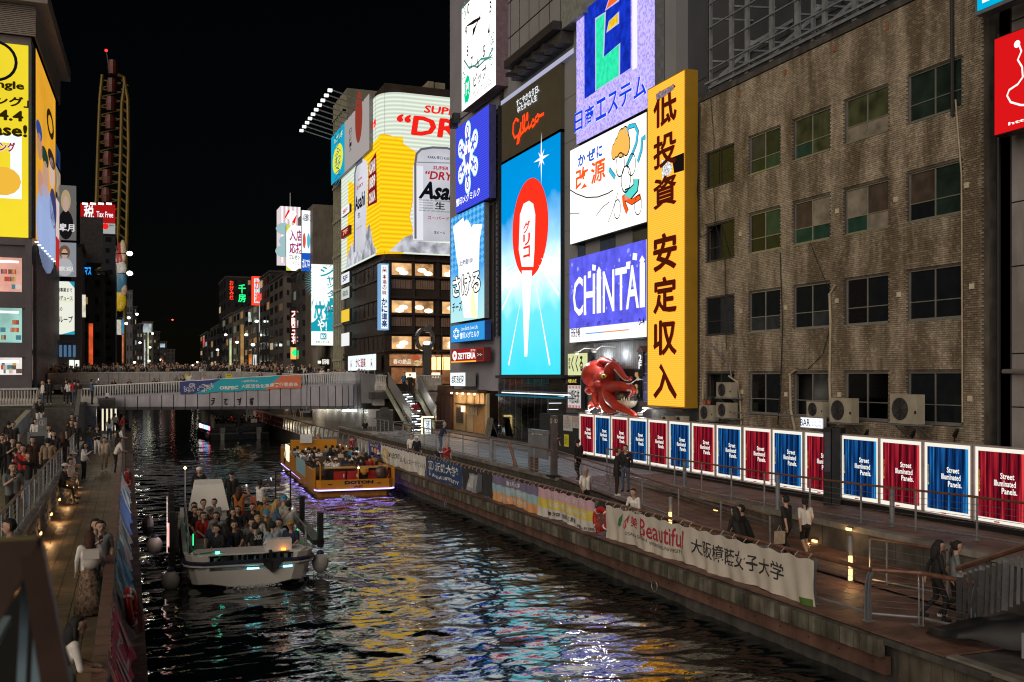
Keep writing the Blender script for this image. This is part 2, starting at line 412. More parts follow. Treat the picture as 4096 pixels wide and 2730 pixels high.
# quay face: grooved blocks over a rusty fender board
face=thing('quay_wall','grooved concrete blocks along the right quay edge above a rust coloured board','quay wall',(13.8,30,.4))
BLK=[mat('quay_block',(.20,.185,.15),.9,0,.5,2.2,bump=.3,stain=.6),mat('quay_block_mossy',(.115,.115,.085),.9,0,.5,2.2,bump=.3,stain=.6)]
proto={}
mbj=MB();w0=face.location
for i in range(340):
    y=15.6+i*.2;mt=BLK[random.random()<.3];h=random.uniform(-.012,.012)
    if i<240:
        if mt not in proto:
            proto[mt]=o=MB().box((-.06,-.088,-.17),(.06,.088,.17)).build('block',mt,face,local=True)
        else:o=inst(proto[mt])
        o.location=(13.74+h-w0.x,y-w0.y,.90-w0.z)
    else:mbj.cbox((13.74+h,y,.90),(.12,.176,.34))
mbj.build('block_row',BLK[0],face,stuff=True)
for i in range(14):
    y=15.5+i*5;MB().box((13.84,y+.02,.36),(13.95,y+4.98,.72)).build('board',mat('fender_board',(.17,.09,.07),.7,0,.35,2,stain=.4),face)
mb=MB()
for i in range(70):mb.ell((13.83,15.9+i,.54),(.02,.02,.02),6,4)
mb.build('bolt_row',DARKM,face,stuff=True)
for y in(24.6,44.3,62):  # mooring rings
    MB().tube([(13.78,y+.16*math.sin(a),.34+.16*math.cos(a)) for a in[i*PI/8 for i in range(17)]],.012,6,cap=False).build('mooring_ring',STEEL,face)
# near lower right: taller plank faced wall under the quay corner
nw=thing('quay_corner_wall','plank faced concrete quay corner at the lower right, streaked with damp','quay wall',(14.3,13,0))
PLK=mat('damp_plank_concrete',(.12,.105,.08),.85,0,.4,2,bump=.3,stain=.55)
MB().box((14.0,4,-1.2),(16.6,15.3,1.09)).build('core',CONCD,nw)
for i in range(40):
    MB().box((13.9,15.25-i*.28-.265,.18),(13.99,15.25-i*.28,1.06)).build('panel',PLK,nw)
MB().box((13.86,4,1.062),(14.1,15.4,1.14)).build('coping',CONC,nw)
# left bank
lq=struct(MB().box((-2.4,4,-1.5),(.12,260,1.44)).build('left_quay',CONCD))
struct(MB().box((.121,4,.9),(.30,100,1.42)).build('left_quay_edge',mat('left_edge_stone',(.17,.105,.09),.8,0,.4,2,bump=.25,stain=.5)))
pave(lq,'tile',-2.35,-.12,12,88,1.5,.32,.3,TILE_L,290)
edge=thing('kerb_edging','worn reddish stone slabs capping the left canal edge','kerb',(0,40,1.4))
for i in range(120):
    MB().box((-.10,12+i*.6+.01,1.42),(.30,12+i*.6+.59,1.485+random.uniform(-.004,.004))).build('slab',mat('left_edge_stone',(.12,.075,.065)),edge)
terr=struct(MB().box((-14,4,-1.5),(-2.62,61,2.2)).box((-40,61,-1.5),(-2.41,260,2.1)).build('left_terrace',CONCD))
pave(terr,'tile',-9,-2.62,18,60,2.25,.45,.45,mat('terrace_tile',(.09,.09,.095),.5,0,.3,1.5),200)
sw=thing('stone_wall','rough grey stone wall with small wall lights along the left promenade','wall',(-2.5,40,1.5))
STN=mat('rough_split_stone',(.13,.125,.12),.9,0,.45,6,bump=.8,stain=.3)
bm0=bmesh.new();bmesh.ops.create_cube(bm0,size=1);bmesh.ops.subdivide_edges(bm0,edges=bm0.edges[:],cuts=2,use_grid_fill=True)
rv=[v.co.copy() for v in bm0.verts];rf=[tuple(v.index for v in f.verts) for f in bm0.faces];bm0.free()
pr=[];protos=[]
for k in range(6):
    me=MB().add([c+Vector([random.uniform(-.09,.09)*(1 if abs(c.x)>.4 else.4)]+[random.uniform(-.03,.03)]*2) for c in rv],rf);pr.append(me)
cnt=0
protos=[p.build('stone',STN,sw,local=True) for p in pr]
for j in range(3):
    y=17.5+j*.2
    while y<62:
        L=random.uniform(.5,.85);o=protos[cnt]if cnt<6 else inst(protos[random.randrange(6)])
        o.scale=(.26,L*.97,.30);o.location=(.03,y+L/2-40,.16+j*.305);y+=L;cnt+=1
MB().box((-2.66,17,1.4),(-2.5,62,2.44)).build('backing',CONCD,sw)
MB().box((-2.64,17,2.442),(-2.3,62,2.52)).build('coping',CONC,sw)
# ================================================================ RAILINGS, BANNERS, PATH LAMPS
def lamp(loc,col,watts,size=.1,kind='POINT',rot=None,parent=None,name='lamp_light',spread=None):
    d=bpy.data.lights.new(name,kind);d.energy=watts;d.color=col
    if kind=='AREA':
        d.size=size
        if spread:d.spread=spread
    else:d.shadow_soft_size=size
    o=link(bpy.data.objects.new(name,d));
    if rot:o.rotation_euler=rot
    if parent is not None:o.parent=parent;loc=Vector(loc)-world_loc(parent)
    o.location=loc;return o
WARM=(1,.55,.22)
def lerp(a,b,t):return tuple(a[i]+(b[i]-a[i])*t for i in range(3))
def straight_rail(th,pts,h,wires,sp=1.9,post=.06,top=BRNR,pm=STEEL,bottom=True,wirem=STEEL,second=None,pn='post'):
    """posts along a polyline of foot points"""
    mbw=MB()
    for a,b in zip(pts[:-1],pts[1:]):
        L=(Vector(b)-Vector(a)).length;n=max(1,round(L/sp))
        for i in range(n+(b is pts[-1])):
            p=lerp(a,b,i/n);MB().tube([p,(p[0],p[1],p[2]+h)],post/2,8).build(pn,pm,th)
            MB().cbox((p[0],p[1],p[2]+.01),(.14,.14,.02)).build('foot_plate',pm,th) if i%2==0 else None
        up=lambda z:[(q[0],q[1],q[2]+z) for q in(a,b)]
        MB().tube(up(h+.02),.032,8).build('handrail',top,th)
        if bottom:MB().tube(up(.12),.028,8).build('bottom_rail',pm,th)
        if second:MB().tube([(q[0]+second,q[1],q[2]+h*.78) for q in(a,b)],.02,6).build('inner_handrail',top,th)
        for k in range(wires):mbw.tube(up(.12+(h-.14)*(k+1)/(wires+1)),.006,4)
    mbw.build('wires',wirem,th)
# U: upper walkway rail, M: ramp rail
u_pts=[(19.15,38.3,2.0),(19.15,27,2.0),(19.6,23,2.0),(20.3,19.5,2.0),(20.6,15.5,2.0)]
t=thing('walkway_railing','wire railing with brown handrail along the upper walkway in front of the lit poster panels','railing',u_pts[0])
straight_rail(t,u_pts,1.1,5)
m_pts=[(16.85,66,1.98),(16.85,38.4,1.98),(16.85,23.5,1.2)]
t=thing('ramp_railing','long wire railing with brown handrail down the plaza edge and the ramp','railing',m_pts[0])
straight_rail(t,m_pts,1.08,6,sp=2.4,second=.14)
t=thing('plaza_railing','short double railing with cross bars in front of the bridge stairs','railing',(16.9,66.3,2))
straight_rail(t,[(16.9,66.2,2.0),(18.6,67.2,2.0),(20.6,66.4,2.0)],1.1,4,sp=1.0,top=STEEL)
t=thing('stair_railing','grey pipe railing enclosing the foot of the left plaza stairs','railing',(16.95,73,2))
straight_rail(t,[(16.95,67.8,2.0),(16.95,72.5,2.0),(18.0,74.0,2.0)],1.1,4,sp=1.3,top=STEEL)
# lower right: step railing between bollard and walkway
p=[onz(3480,2338,1.15),onz(3548,2350,1.15),onz(3790,2400,1.15)]
t=thing('step_railing','low wire railing with brown handrail behind the lit bollard at the lower right','railing',p[0])
straight_rail(t,p,1.1,4,sp=1.3)
# Q: quay railing with curved flat posts
qp=[(14.28,134),(14.28,84),(14.28,18.2)]
q=thing('quay_railing','long canal side railing with curved flat grey posts and brown top rail','railing',(14.2,40,1.15))
def qpost(x,y,par,ang=0,z0=1.15):
    prof=[(-.13,0),(-.13,.55),(-.11,.8),(-.05,.97),(.03,1.04),(.06,1.0),(0,.92),(-.03,.78),(-.04,.55),(-.02,0)]
    c,s_=math.cos(ang),math.sin(ang);mb=MB()
    for k in(-.05,.03):
        mb.prism([(x+a*c-k*s_,y+a*s_+k*c,z0+b) for a,b in prof],(-s_*.02,c*.02,0))
    mb.cbox((x-.06,y,z0+.012),(.2,.2,.025));return mb.build('post',GREYP,par)
yq=18.2
while yq<132:
    qpost(14.28,yq,q);yq+=1.85 if yq<85 else 1.6
MB().tube([(14.32,134,2.2),(14.32,18.0,2.2)],.045,8).build('handrail',BRNR,q)
MB().tube([(14.2,134,1.3),(14.2,18.2,1.3)],.03,8).build('bottom_rail',GREYP,q)
mb=MB()
for k in range(5):mb.tube([(14.2,134,1.45+.13*k),(14.2,18.2,1.45+.13*k)],.005,4)
mb.build('wires',STEEL,q)
# corner section near the lower right
cp=[(14.3,18.2),(14.35,16.55),(15.05,15.9),(15.3,14.7)]
q2=thing('corner_railing','bare corner of the quay railing with curved grey posts at the lower right','railing',(14.5,16.5,1.15))
for i,(x,y) in enumerate(cp[1:]):qpost(x,y,q2,ang=[.15,.9,.25][i])
for a,b in zip(cp[:-1],cp[1:]):
    MB().tube([(a[0]+.03,a[1],2.2),(b[0]+.03,b[1],2.2)],.05,8).build('handrail',BRNR,q2)
    MB().tube([(a[0],a[1],1.3),(b[0],b[1],1.3)],.03,8).build('bottom_rail',GREYP,q2)
    mb=MB()
    for k in range(5):mb.tube([(a[0],a[1],1.45+.13*k),(b[0],b[1],1.45+.13*k)],.005,4)
    mb.build('wires',STEEL,q2)
MB().box((14.08,18.1,1.5),(14.16,18.3,1.85)).build('junction_box',GREYP,q)
# lit and plain bollards
LITW=em((1,.5,.17),4);LITC=em((1,.5,.18),3.2)
def bollard(p,h,label,strip=True,r=.07):
    t=thing('light_bollard' if strip else 'bollard',label,'bollard',p)
    MB().lathe([(0,h),(r,h),(r,0),(r*1.3,0),(r*1.3,.03),(r,.03)],12,p).build('post',GREYP,t)
    if strip:
        MB().box((p[0]-.10,p[1]-.075,p[2]+h*.34),(p[0]-.0,p[1]-.045,p[2]+h*.58)).build('lamp_strip',LITC,t)
        MB().box((p[0]-.10,p[1]-.075,p[2]+h*.06),(p[0]-.0,p[1]-.045,p[2]+h*.30)).build('lamp_strip',LITC,t)
        lamp((p[0]-.2,p[1]-.3,p[2]+h*.35),WARM,9,.06,parent=t)
bollard((16.55,19.8,1.15),1.15,'grey light bollard with two glowing strips at the lower right')
bollard((16.45,28.3,1.15),1.15,'grey light bollard glowing beside the man in the white shirt with a bag strap')
bollard((19.25,32.1,2.0),1.1,'plain round grey bollard in the gap of the walkway railing',False)
bollard((20.0,22.2,2.0),1.1,'plain round grey bollard before the nearest blue poster panel',False)
bollard((19.15,26.3,2.0),1.1,'plain round grey bollard beside the black poster column',False)
bollard((16.8,46.3,2.0),1.1,'thick grey post set in the plaza railing left of the striped banner',False,.1)
bo=thing('leaning_post','short rusty brown post standing on the plaza by the information board','post',onz(2065,1870,2.0))
MB().tube([onz(2065,1870,2.0),(bo.location.x-.25,bo.location.y+.3,3.15)],.09,8,.06).build('shaft',BRNR,bo)
def walllight(p,d,label,watts=4):
    t=thing('wall_light',label,'light',p);MB().cbox(p,(.05,.2,.07)).build('lens',LITW,t);MB().cbox((p[0]-d*.03,p[1],p[2]+.06),(.04,.26,.05)).build('hood',DARKM,t)
    lamp((p[0]+d*.22,p[1],p[2]-.06),WARM,watts,.05,parent=t)
for i,(u,v) in enumerate([(2705,1998),(2862,2045),(3258,2165),(3395,2118)]):
    P=onx(u,v,19.03 if i<3 else 18.9);walllight(P,-1,['small warm wall light on the ramp wall left of the pair leaning on the rail','second small warm wall light down the ramp wall','small warm wall light behind the girl with knee socks','warm square light beside the lit bollard at the lower right'][i],9)
for i,y in enumerate([24,27.2,31.0,35.2,39.3,44.0]):
    walllight((-2.28,y,1.78),1,'small warm light low in the stone wall, number of steps from the camera: '+str(i) if 0 else['nearest small warm light in the stone wall, casting a streak on the paving','second small warm light in the stone wall from the near end','third small warm light along the stone wall','fourth small warm light along the stone wall below the sloping rail','fifth small warm light in the stone wall beside the seated people','farthest small warm light in the stone wall near the woman in long dark skirt'][i],11)
# ---------------------------------------------------------------- cloth banners
class Banner(Board):
    def __init__(s,*a,slope=0,amp=.03,seed=0,sag=.06,**k):
        super().__init__(*a,**k);s.slope=slope;s.amp=amp;s.seed=seed;s.sag=sag
    def w(s,u,v,k=0):
        H=s.H;t=1-v/H
        wv=s.amp*(math.sin(u*5.1+s.seed)+.6*math.sin(u*11.3+v*4+s.seed*2)+.5*math.sin(u*2.3-v*7))*(.25+t)
        dz=-s.sag*t*(.5+.5*math.sin(u*1.9+s.seed))+.025*math.sin(u*9)*(1-t)
        return s.P0+s.ux*u+s.uz*(v+dz)+s.n*(wv+s.slope*t+.008*k)
    def cloth(s,m,u0=0,u1=None,v0=0,v1=None,k=0,name='cloth',slant=0):
        u1=s.W if u1 is None else u1;v1=s.H if v1 is None else v1;nu=max(2,int(abs(u1-u0)/.06));nv=10;mb=MB()
        vs=[s.w(u0+(u1-u0)*i/nu+slant*(j/nv),v0+(v1-v0)*j/nv,k) for j in range(nv+1) for i in range(nu+1)]
        mb.add(vs,[(j*(nu+1)+i,j*(nu+1)+i+1,(j+1)*(nu+1)+i+1,(j+1)*(nu+1)+i) for j in range(nv) for i in range(nu)])
        return mb.build(name,m,s.th,smooth=True)
    def ties(s):
        for i in range(int(s.W/.5)+1):
            p=s.w(min(s.W,i*.5),s.H,0);MB().tube([p+Vector((0,0,-.03)),p+s.n*.03+Vector((0,0,.04)),p-s.n*.06+Vector((0,0,.12))],.006,4).build('tie',WHITE,s.th)
def cl(c):return mat('cloth_%d_%d_%d'%tuple(round(x*99) for x in c),c,.75,0,.07,2)
def qbanner(u0,u1,label,m,H=.95,seed=0,sag=.08,X=14.04):
    y0,y1=onx(u0,1900,X)[1],onx(u1,1900,X)[1]
    t=thing('banner',label,'banner',(X,(y0+y1)/2,2.15-H),0,'advertising banners tied to the canal railing')
    b=Banner(t,(X,y0,2.16-H),(0,-1,0),(-1,0,0),seed=seed,sag=sag);b.W=y0-y1;b.H=H
    b.cloth(m);b.ties();return b
K=cl((.03,.03,.035));CW=cl((.75,.75,.74))
b=qbanner(1427,1474,'small grey and black city photograph banner left of the blue festival banner',cl((.3,.3,.31)),seed=1)
for i in range(14):b.cloth(cl(random.choice([(.08,.08,.09),(.55,.55,.55),(.2,.2,.22)])),b.W*i/14,b.W*(i+.6)/14,.1,random.uniform(.4,.85),1,'print')
b=qbanner(1476,1522,'narrow deep blue banner with orange round characters',cl((.03,.06,.28)),seed=2)
b.text('Like no Rival!',(.3,.74),(b.W-.6,.9),cl((.8,.6,.2)),k=1)
for i,ch in enumerate('うなぎ'):
    u=.9+i*b.W*.25;b.disc((u,.5),b.W*.11,.17,cl((.75,.25,.08)),1,14);b.text(ch,(u-b.W*.07,.38),(u+b.W*.07,.62),CW,k=2)
b=qbanner(1524,1704,'white resort banner with gold lion head emblem and black lettering',cl((.62,.61,.58)),seed=3,sag=.12)
b.disc((1.0,.55),.75,.3,cl((.55,.42,.2)),1,20,'emblem');b.disc((1.0,.55),.4,.16,cl((.7,.6,.4)),2,16,'emblem')
W=b.W
b.text('MGM RESORTS',(W*.14,.42),(W*.46,.68),K,k=1,bold=.01);b.text('JAPAN',(W*.14,.24),(W*.22,.33),K,k=1);b.text('近い新しいエンターテイメントを',(W*.48,.34),(W*.97,.64),K,k=1,bold=.0)
b=qbanner(1706,1848,'navy university banner with white emblem and large white characters',cl((.02,.06,.17)),seed=4,sag=.1)
W=b.W;b.text('近畿大学',(W*.26,.42),(W*.88,.84),CW,k=1,bold=.015);b.text('KINDAI UNIVERSITY',(W*.2,.12),(W*.9,.27),CW,k=1,bold=.02)
for a in(-.25,0,.25):b.disc((W*.13+a,.62),.2,.2,CW,1,16,'emblem',.8)
b.disc((W*.13,.32),.18,.2,CW,1,16,'emblem',.8)
b=qbanner(1848,1969,'black banner with a pale shadowy picture, beside the navy university banner',cl((.03,.03,.03)),seed=5,sag=.1)
W=b.W;b.cloth(cl((.30,.32,.36)),W*.18,W*.52,.05,.78,1,'print',.3);b.cloth(cl((.5,.52,.55)),W*.22,W*.40,.2,.7,2,'print',.3);b.cloth(cl((.1,.12,.15)),W*.5,W*.66,.1,.85,2,'print',.2)
b=qbanner(1971,2152,'banner in lilac, pale blue and orange stripes with white school names',cl((.20,.17,.30)),seed=6)
W=b.W;b.cloth(cl((.32,.50,.58)),0,W,.33,.63,1,'stripe');b.cloth(cl((.68,.34,.14)),0,W,0,.33,1,'stripe')
b.text('東大阪大学',(W*.34,.70),(W*.64,.88),CW,k=2);b.text('東大阪大学短期大学部',(W*.18,.38),(W*.8,.58),CW,k=2,bold=0);b.text('東大阪大学附属幼稚園',(W*.18,.08),(W*.76,.28),CW,k=2,bold=0)
b=qbanner(2154,2378,'banner in pink, yellow and white stripes with school names',cl((.66,.40,.50)),seed=7)
W=b.W;b.cloth(cl((.70,.56,.10)),0,W,.32,.63,1,'stripe');b.cloth(cl((.62,.60,.58)),0,W,0,.32,1,'stripe')
b.text('東大阪大学敬愛高等学校',(W*.2,.70),(W*.88,.87),CW,k=2,bold=0);b.text('東大阪大学柏原高等学校',(W*.2,.38),(W*.88,.57),CW,k=2,bold=.01)
b.text('夢輝く学園',(W*.18,.1),(W*.4,.24),K,k=2);b.text('はばたく若者',(W*.46,.1),(W*.68,.25),K,k=2,bold=.03);b.text('学校法人村上学園',(W*.72,.03),(W*.98,.13),K,k=2)
b=qbanner(2426,3256,'long cream banner reading Beautiful with large black characters',cl((.60,.55,.49)),H=.98,seed=8,sag=.05)
W=b.W;RD=cl((.42,.03,.06));b.zoom(2300,1950,.4975)
def bt(s,x0,y0,x1,y1,m,**k):b.text(s,b.p(x0,y0),b.p(x1,y1),m,k=1,**k)
f=lambda x:b.p(x,400)[0]
b.text('美',(f(445),.54),(f(500),.86),RD,k=1);b.text('Beautiful',(f(525),.36),(f(875),.86),RD,k=1,bold=.01)
b.text('OSAKA SHOIN',(f(412),.26),(f(580),.36),K,k=1,bold=0);b.text("WOMEN'S UNIVERSITY",(f(592),.2),(f(860),.3),K,k=1,bold=0)
b.text('大阪樟蔭女子大学',(f(940),.32),(f(1675),.74),K,k=1,bold=.01)
g=f(400)
for dx,c_,sg in((-.5,(.05,.2,.08),1),(-.1,(.5,.04,.06),-1)):
    b.polys([[(g+dx,.42),(g+dx+.30,.62),(g+dx+.42,.88),(g+dx+.1,.66)],[(g+dx+.1,.4),(g+dx+.25,.5),(g+dx+.2,.7)]],cl(c_),1,'emblem',px=False)
b.cloth(cl((.08,.16,.03)),W*.955,W*.995,0,.16,1,'print')
# red banners past the bridge
for i,(u0,u1) in enumerate([(1010,1028),(1030,1050),(1052,1082),(1084,1134)]):
    b=qbanner(u0,u1,['round white crest on a red cloth under the bridge, farthest of the red banners','plain red banner second farthest under the bridge','orange red banner with white script under the bridge','nearest orange red banner with white script where the far railing curves'][i],cl((.5,.06,.03)),seed=9+i,X=14.2)
    if i==0:b.disc((b.W/2,.5),b.W*.4,.4,CW,1,16,'crest')
    else:
        for k_ in range(5):b.cloth(CW,b.W*(.15+.15*k_),b.W*(.24+.15*k_),.4,.52,1,'script_stroke',.1)
# lifebuoys
RED=mat('red_plastic',(.45,.015,.015),.4,0,.1,3)
def lifebuoy(c,n,label):
    t=thing('lifebuoy',label,'lifebuoy',c);n=Vector(n).normalized();R=n.to_track_quat('Z','Y').to_matrix();mb=MB();N,M_=28,10;R0,r0=.31,.085
    for i in range(N):
        for j in range(M_):
            a,bb=2*PI*i/N,2*PI*j/M_;v=R@Vector(((R0+r0*math.cos(bb))*math.cos(a),(R0+r0*math.cos(bb))*math.sin(a),r0*math.sin(bb)*.8));mb.v.append((v.x+c[0],v.y+c[1],v.z+c[2]))
    for i in range(N):
        for j in range(M_):mb.f.append((i*M_+j,((i+1)%N)*M_+j,((i+1)%N)*M_+(j+1)%M_,i*M_+(j+1)%M_))
    mb.build('ring',RED,t,smooth=True)
    for k in range(4):
        a=PI/4+k*PI/2;ps=[R@Vector(((R0+(r0+.006)*math.cos(q_))*math.cos(a),(R0+(r0+.006)*math.cos(q_))*math.sin(a),(r0+.006)*math.sin(q_)*.85))+Vector(c) for q_ in[i*PI/5 for i in range(11)]]
        MB().tube(ps,.028,6,cap=False).build('reflective_band',WHITE,t)
    mb=MB()
    for k in range(5):
        ps=[R@Vector((random.uniform(-.22,.22),random.uniform(-.5,.25),.08+random.uniform(0,.06)))+Vector(c) for _ in range(9)];mb.tube(ps,.009,5)
    mb.build('rope',mat('red_rope',(.4,.05,.03),.7),t)
P=onx(2402,2080,14.0);lifebuoy((14.02,P[1],1.68),(-1,-.25,.05),'red lifebuoy with tangled rope hung between the pink striped and cream banners')
P=onx(1404,1800,14.0);lifebuoy((14.05,P[1],1.75),(-1,0,.05),'far red lifebuoy on the quay railing beside the yellow boat')
lifebuoy((.06,19.6,1.95),(1,-.1,.15),'red lifebuoy hung at the left canal railing above the red banner')
lifebuoy((.02,45.0,1.95),(1,-.1,.15),'small distant red lifebuoy on the left canal railing')
# left railing
lr=thing('left_railing','canal railing with a wide worn brown handrail along the left promenade','railing',(-.25,40,1.5))
for i in range(42):
    y=13+i*2;MB().obox((-.26,y-.03,1.48),(.08,0,0),(0,.06,0),(-.06,0,.95)).build('post',GREYP,lr)
MB().bar((-.33,9,2.45),(-.33,98,2.45),.18,.10).build('handrail',mat('brown_wide_rail',(.17,.085,.07),.5,0,.25,3,bump=.05),lr)
for i in range(60):
    y=11+i*.55;MB().tube([(-.43,y,2.38),(-.425,y,2.505),(-.235,y,2.505),(-.2,y,2.38)],.0035,4).build('cable_tie',STEEL,lr)
for k in range(4):MB().tube([(-.24,9,1.65+k*.2),(-.24,98,1.65+k*.2)],.008,4).build('wire',STEEL,lr)
lbs=[(12.3,14.2,(.02,.03,.09),'dark navy banner at the near end of the left railing','',0),
       (14.25,18.6,(.75,.02,.08),'crimson banner with big white letters on the left railing','UP DOL',1),
       (18.7,20.6,(.12,.10,.10),'crumpled dark photo banner behind the left lifebuoy','',2),
       (20.7,26.5,(.15,.55,.78),'sky blue and white banner on the left railing','',3),
       (26.6,31,(.8,.82,.85),'white banner with cyan streaks on the left railing','',4),
       (31.1,36.5,(.06,.2,.6),'plain royal blue banner on the left railing','',5),
       (36.6,43,(.8,.82,.85),'farthest pale banner on the left railing','',6)]
for y0,y1,c,lab,tx,sd in lbs:
    t=thing('banner',lab,'banner',(-.1,(y0+y1)/2,1.5),0,'banners tied along the left railing')
    b=Banner(t,(-.22,y0,1.52),(0,1,0),(1,0,0),slope=.30,amp=.035,seed=sd*2,sag=.12);b.W=y1-y0;b.H=.84;b.cloth(cl(c));b.ties()
    if tx:b.text(tx,(.5,.22),(b.W-.5,.66),CW,k=1)
    if sd==3:
        for i in range(7):b.cloth(cl(random.choice([(.6,.62,.65),(.03,.2,.5),(.05,.05,.06)])),.3+i*.75,.6+i*.75,.1,.75,1,'print',.25)
    if sd in(4,6):
        for i in range(5):b.cloth(cl((.05,.38,.5)),.3+i*.85,.55+i*.85,.1,.7,1,'print',.3)
# terrace railing on the stone wall
t=thing('terrace_railing','sloping wire railing with brown handrail on top of the stone wall','railing',(-2.45,40,2.5))
straight_rail(t,[(-2.45,17,2.5),(-2.45,58,2.5)],.85,5,sp=1.6)
# ---------------------------------------------------------------- street illuminated panels
FR=mat('bronze_frame',(.50,.42,.44),.4,.2,.15,3)
def curtain(name,c0,c1,c2):
    m=bpy.data.materials.new(name);m.use_nodes=True;n=m.node_tree.nodes;l=m.node_tree.links;n.clear()
    o=n.new('ShaderNodeOutputMaterial');e=n.new('ShaderNodeEmission');g=n.new('ShaderNodeTexCoord');mp=n.new('ShaderNodeMapping');mp.inputs['Scale'].default_value=(1,1,.02)
    t=n.new('ShaderNodeTexNoise');t.inputs['Scale'].default_value=5.5;t.inputs['Detail'].default_value=5;t.inputs['Roughness'].default_value=.7;r=n.new('ShaderNodeValToRGB')
    r.color_ramp.elements[0].position=.43;r.color_ramp.elements[0].color=(*c0,1);r.color_ramp.elements[1].position=.62;r.color_ramp.elements[1].color=(*c2,1)
    q_=r.color_ramp.elements.new(.52);q_.color=(*c1,1)
    l.new(g.outputs['Object'],mp.inputs[0]);l.new(mp.outputs[0],t.inputs[0]);l.new(t.outputs[0],r.inputs[0]);l.new(r.outputs[0],e.inputs[0]);l.new(e.outputs[0],o.inputs[0]);e.inputs[1].default_value=1.0
    return m
CUR=[curtain('red_curtain_print',(.035,.002,.006),(.26,.008,.02),(.75,.05,.05)),curtain('blue_curtain_print',(.002,.008,.03),(.006,.05,.2),(.03,.30,.65))]
WHITEP=em((1,.95,.82),.95);WTXT=em((1,.97,.9),1.1);YTXT=em((.8,.6,.05),.7)
PX=21.9;PZ=2.2;PHT=2.13;PW=1.62
lefts=[2322,2383,2449,2522,2598,2682,2773,2872,2981,3097,3227,3373,3530,3707,3910,4140]
protos=[]
for c in(0,1):
    t=thing('lit_poster','','poster',(0,0,0),0,'illuminated street poster panels')
    b=Board(t,(0,PW/2,0),(0,-1,0),(-1,0,0));b.lay=.006;b.zo=None
    b.cab(PW,PHT,.12,FR);b.rect((.05,.05),(PW-.05,PHT-.05),WHITEP,0,'backlight');b.rect((.14,.17),(PW-.14,PHT-.16),CUR[c],1,'poster')
    for q_,(a,bb) in enumerate([((0,0),(PW,.05)),((0,PHT-.05),(PW,PHT)),((0,.05),(.05,PHT-.05)),((PW-.05,.05),(PW,PHT-.05))]):
        MB().obox(b.w(a[0],a[1],0)+b.n*0,(0,-(bb[0]-a[0]),0),(-.035,0,0),(0,0,bb[1]-a[1])).build('frame',FR,t)
    b.text('Street',(.80,1.26),(1.20,1.42),WTXT,k=2,bold=.018);b.text('IllumInated',(.62,1.06),(1.24,1.22),WTXT,k=2,bold=.018);b.text('Panels.',(.84,.86),(1.28,1.02),WTXT,k=2,bold=.018)
    b.text('DOTONBORI',(.155,.85),(.20,1.45),YTXT,k=2,vert=True,bold=0);b.rect((.62,.065),(.78,.10),em((.6,.02,.02),.8),2,'sticker')
    protos.append(t)
wh={0:'red',1:'blue'}
ordn=['first','second','third','fourth','fifth','sixth','seventh','eighth']
for i,u in enumerate(lefts):
    c=i%2;y=onx(u,1700,PX)[1]-PW/2;t=protos[c]if i<2 else copy_tree(protos[c])
    t.location=(PX,y,PZ);t.scale=(1,1.135,1);t['label']='backlit %s curtain poster panel, %s'%(wh[c],('the %s %s one from the far end'%(ordn[i//2],wh[c])))
# dark plinth under the panels and fence behind
t=thing('panel_plinth','black plinth under the row of lit curtain posters','plinth',(21.95,30,2));MB().box((21.86,18,2.0),(22.1,46,2.18)).build('base',BLACK,t)
t=thing('poster_column','tall black square column standing between the red and blue poster panels','column',(21.2,26.5,2.0))
P=onz(3330,2070,2.0);cx,cy_=P[0],P[1];t.location=P
c0,c1=ond(3293,1880,32.5),ond(3362,1880,32.5)
ux=Vector(c1)-Vector(c0);ux.z=0
zt=CH+(HZ-1712)/FPX*32.5
MB().obox((c0[0],c0[1],2.0),ux*.46,Vector((.5,.35,0)),(0,0,zt-2)).build('shaft',BLACK,t)
MB().obox(Vector((c0[0],c0[1],2.0))+ux*.5,ux*.5,Vector((.5,.35,0)),(0,0,zt-2.02)).build('shaft',DARKM,t)
MB().obox(Vector((c0[0],c0[1],3.1))-Vector((.02,.03,0))+ux*.05,ux*.36,Vector((.01,.01,0)),(0,0,zt-3.25)).build('panel',mat('grey_glass_panel',(.10,.10,.13),.2,.3,.1),t)
# ================================================================ RIGHT BANK BUILDINGS AND SIGNS
def pxbox(mb,X,uL,uR,vT,vB,d):
    A=onx(uL,vB,X);B=onx(uR,vT,X);zt=onx(uL,vT,X)[2];return mb.box((X,B[1],A[2]),(X+d,A[1],zt))
# ---- old tiled building
BX=23.0;BY0,BY1=21.85,37.1;BZ0,BZ1=2.0,18.0
br=thing('tiled_building','old brown tiled office building with rows of metal windows, stained with soot','building',(23,29.5,2))
cols=[(2825,2936),(2997,3120),(3175,3318),(3381,3552),(3632,3845)]
rows=[(551,701),(861,1016),(1171,1329),(1493,1651)]
WIN=[]
for ri,(vt,vb) in enumerate(rows):
    z1,z0=onx(2997,vt,BX)[2],onx(2997,vb,BX)[2]
    for ci,(a,b_) in enumerate(cols):WIN.append((ri,ci,onx(b_,vt,BX)[1],onx(a,vt,BX)[1],z0,z1))
core=MB().box((BX+.02,BY0,BZ0),(BX+9,BY1,BZ1-.02)) if 0 else None
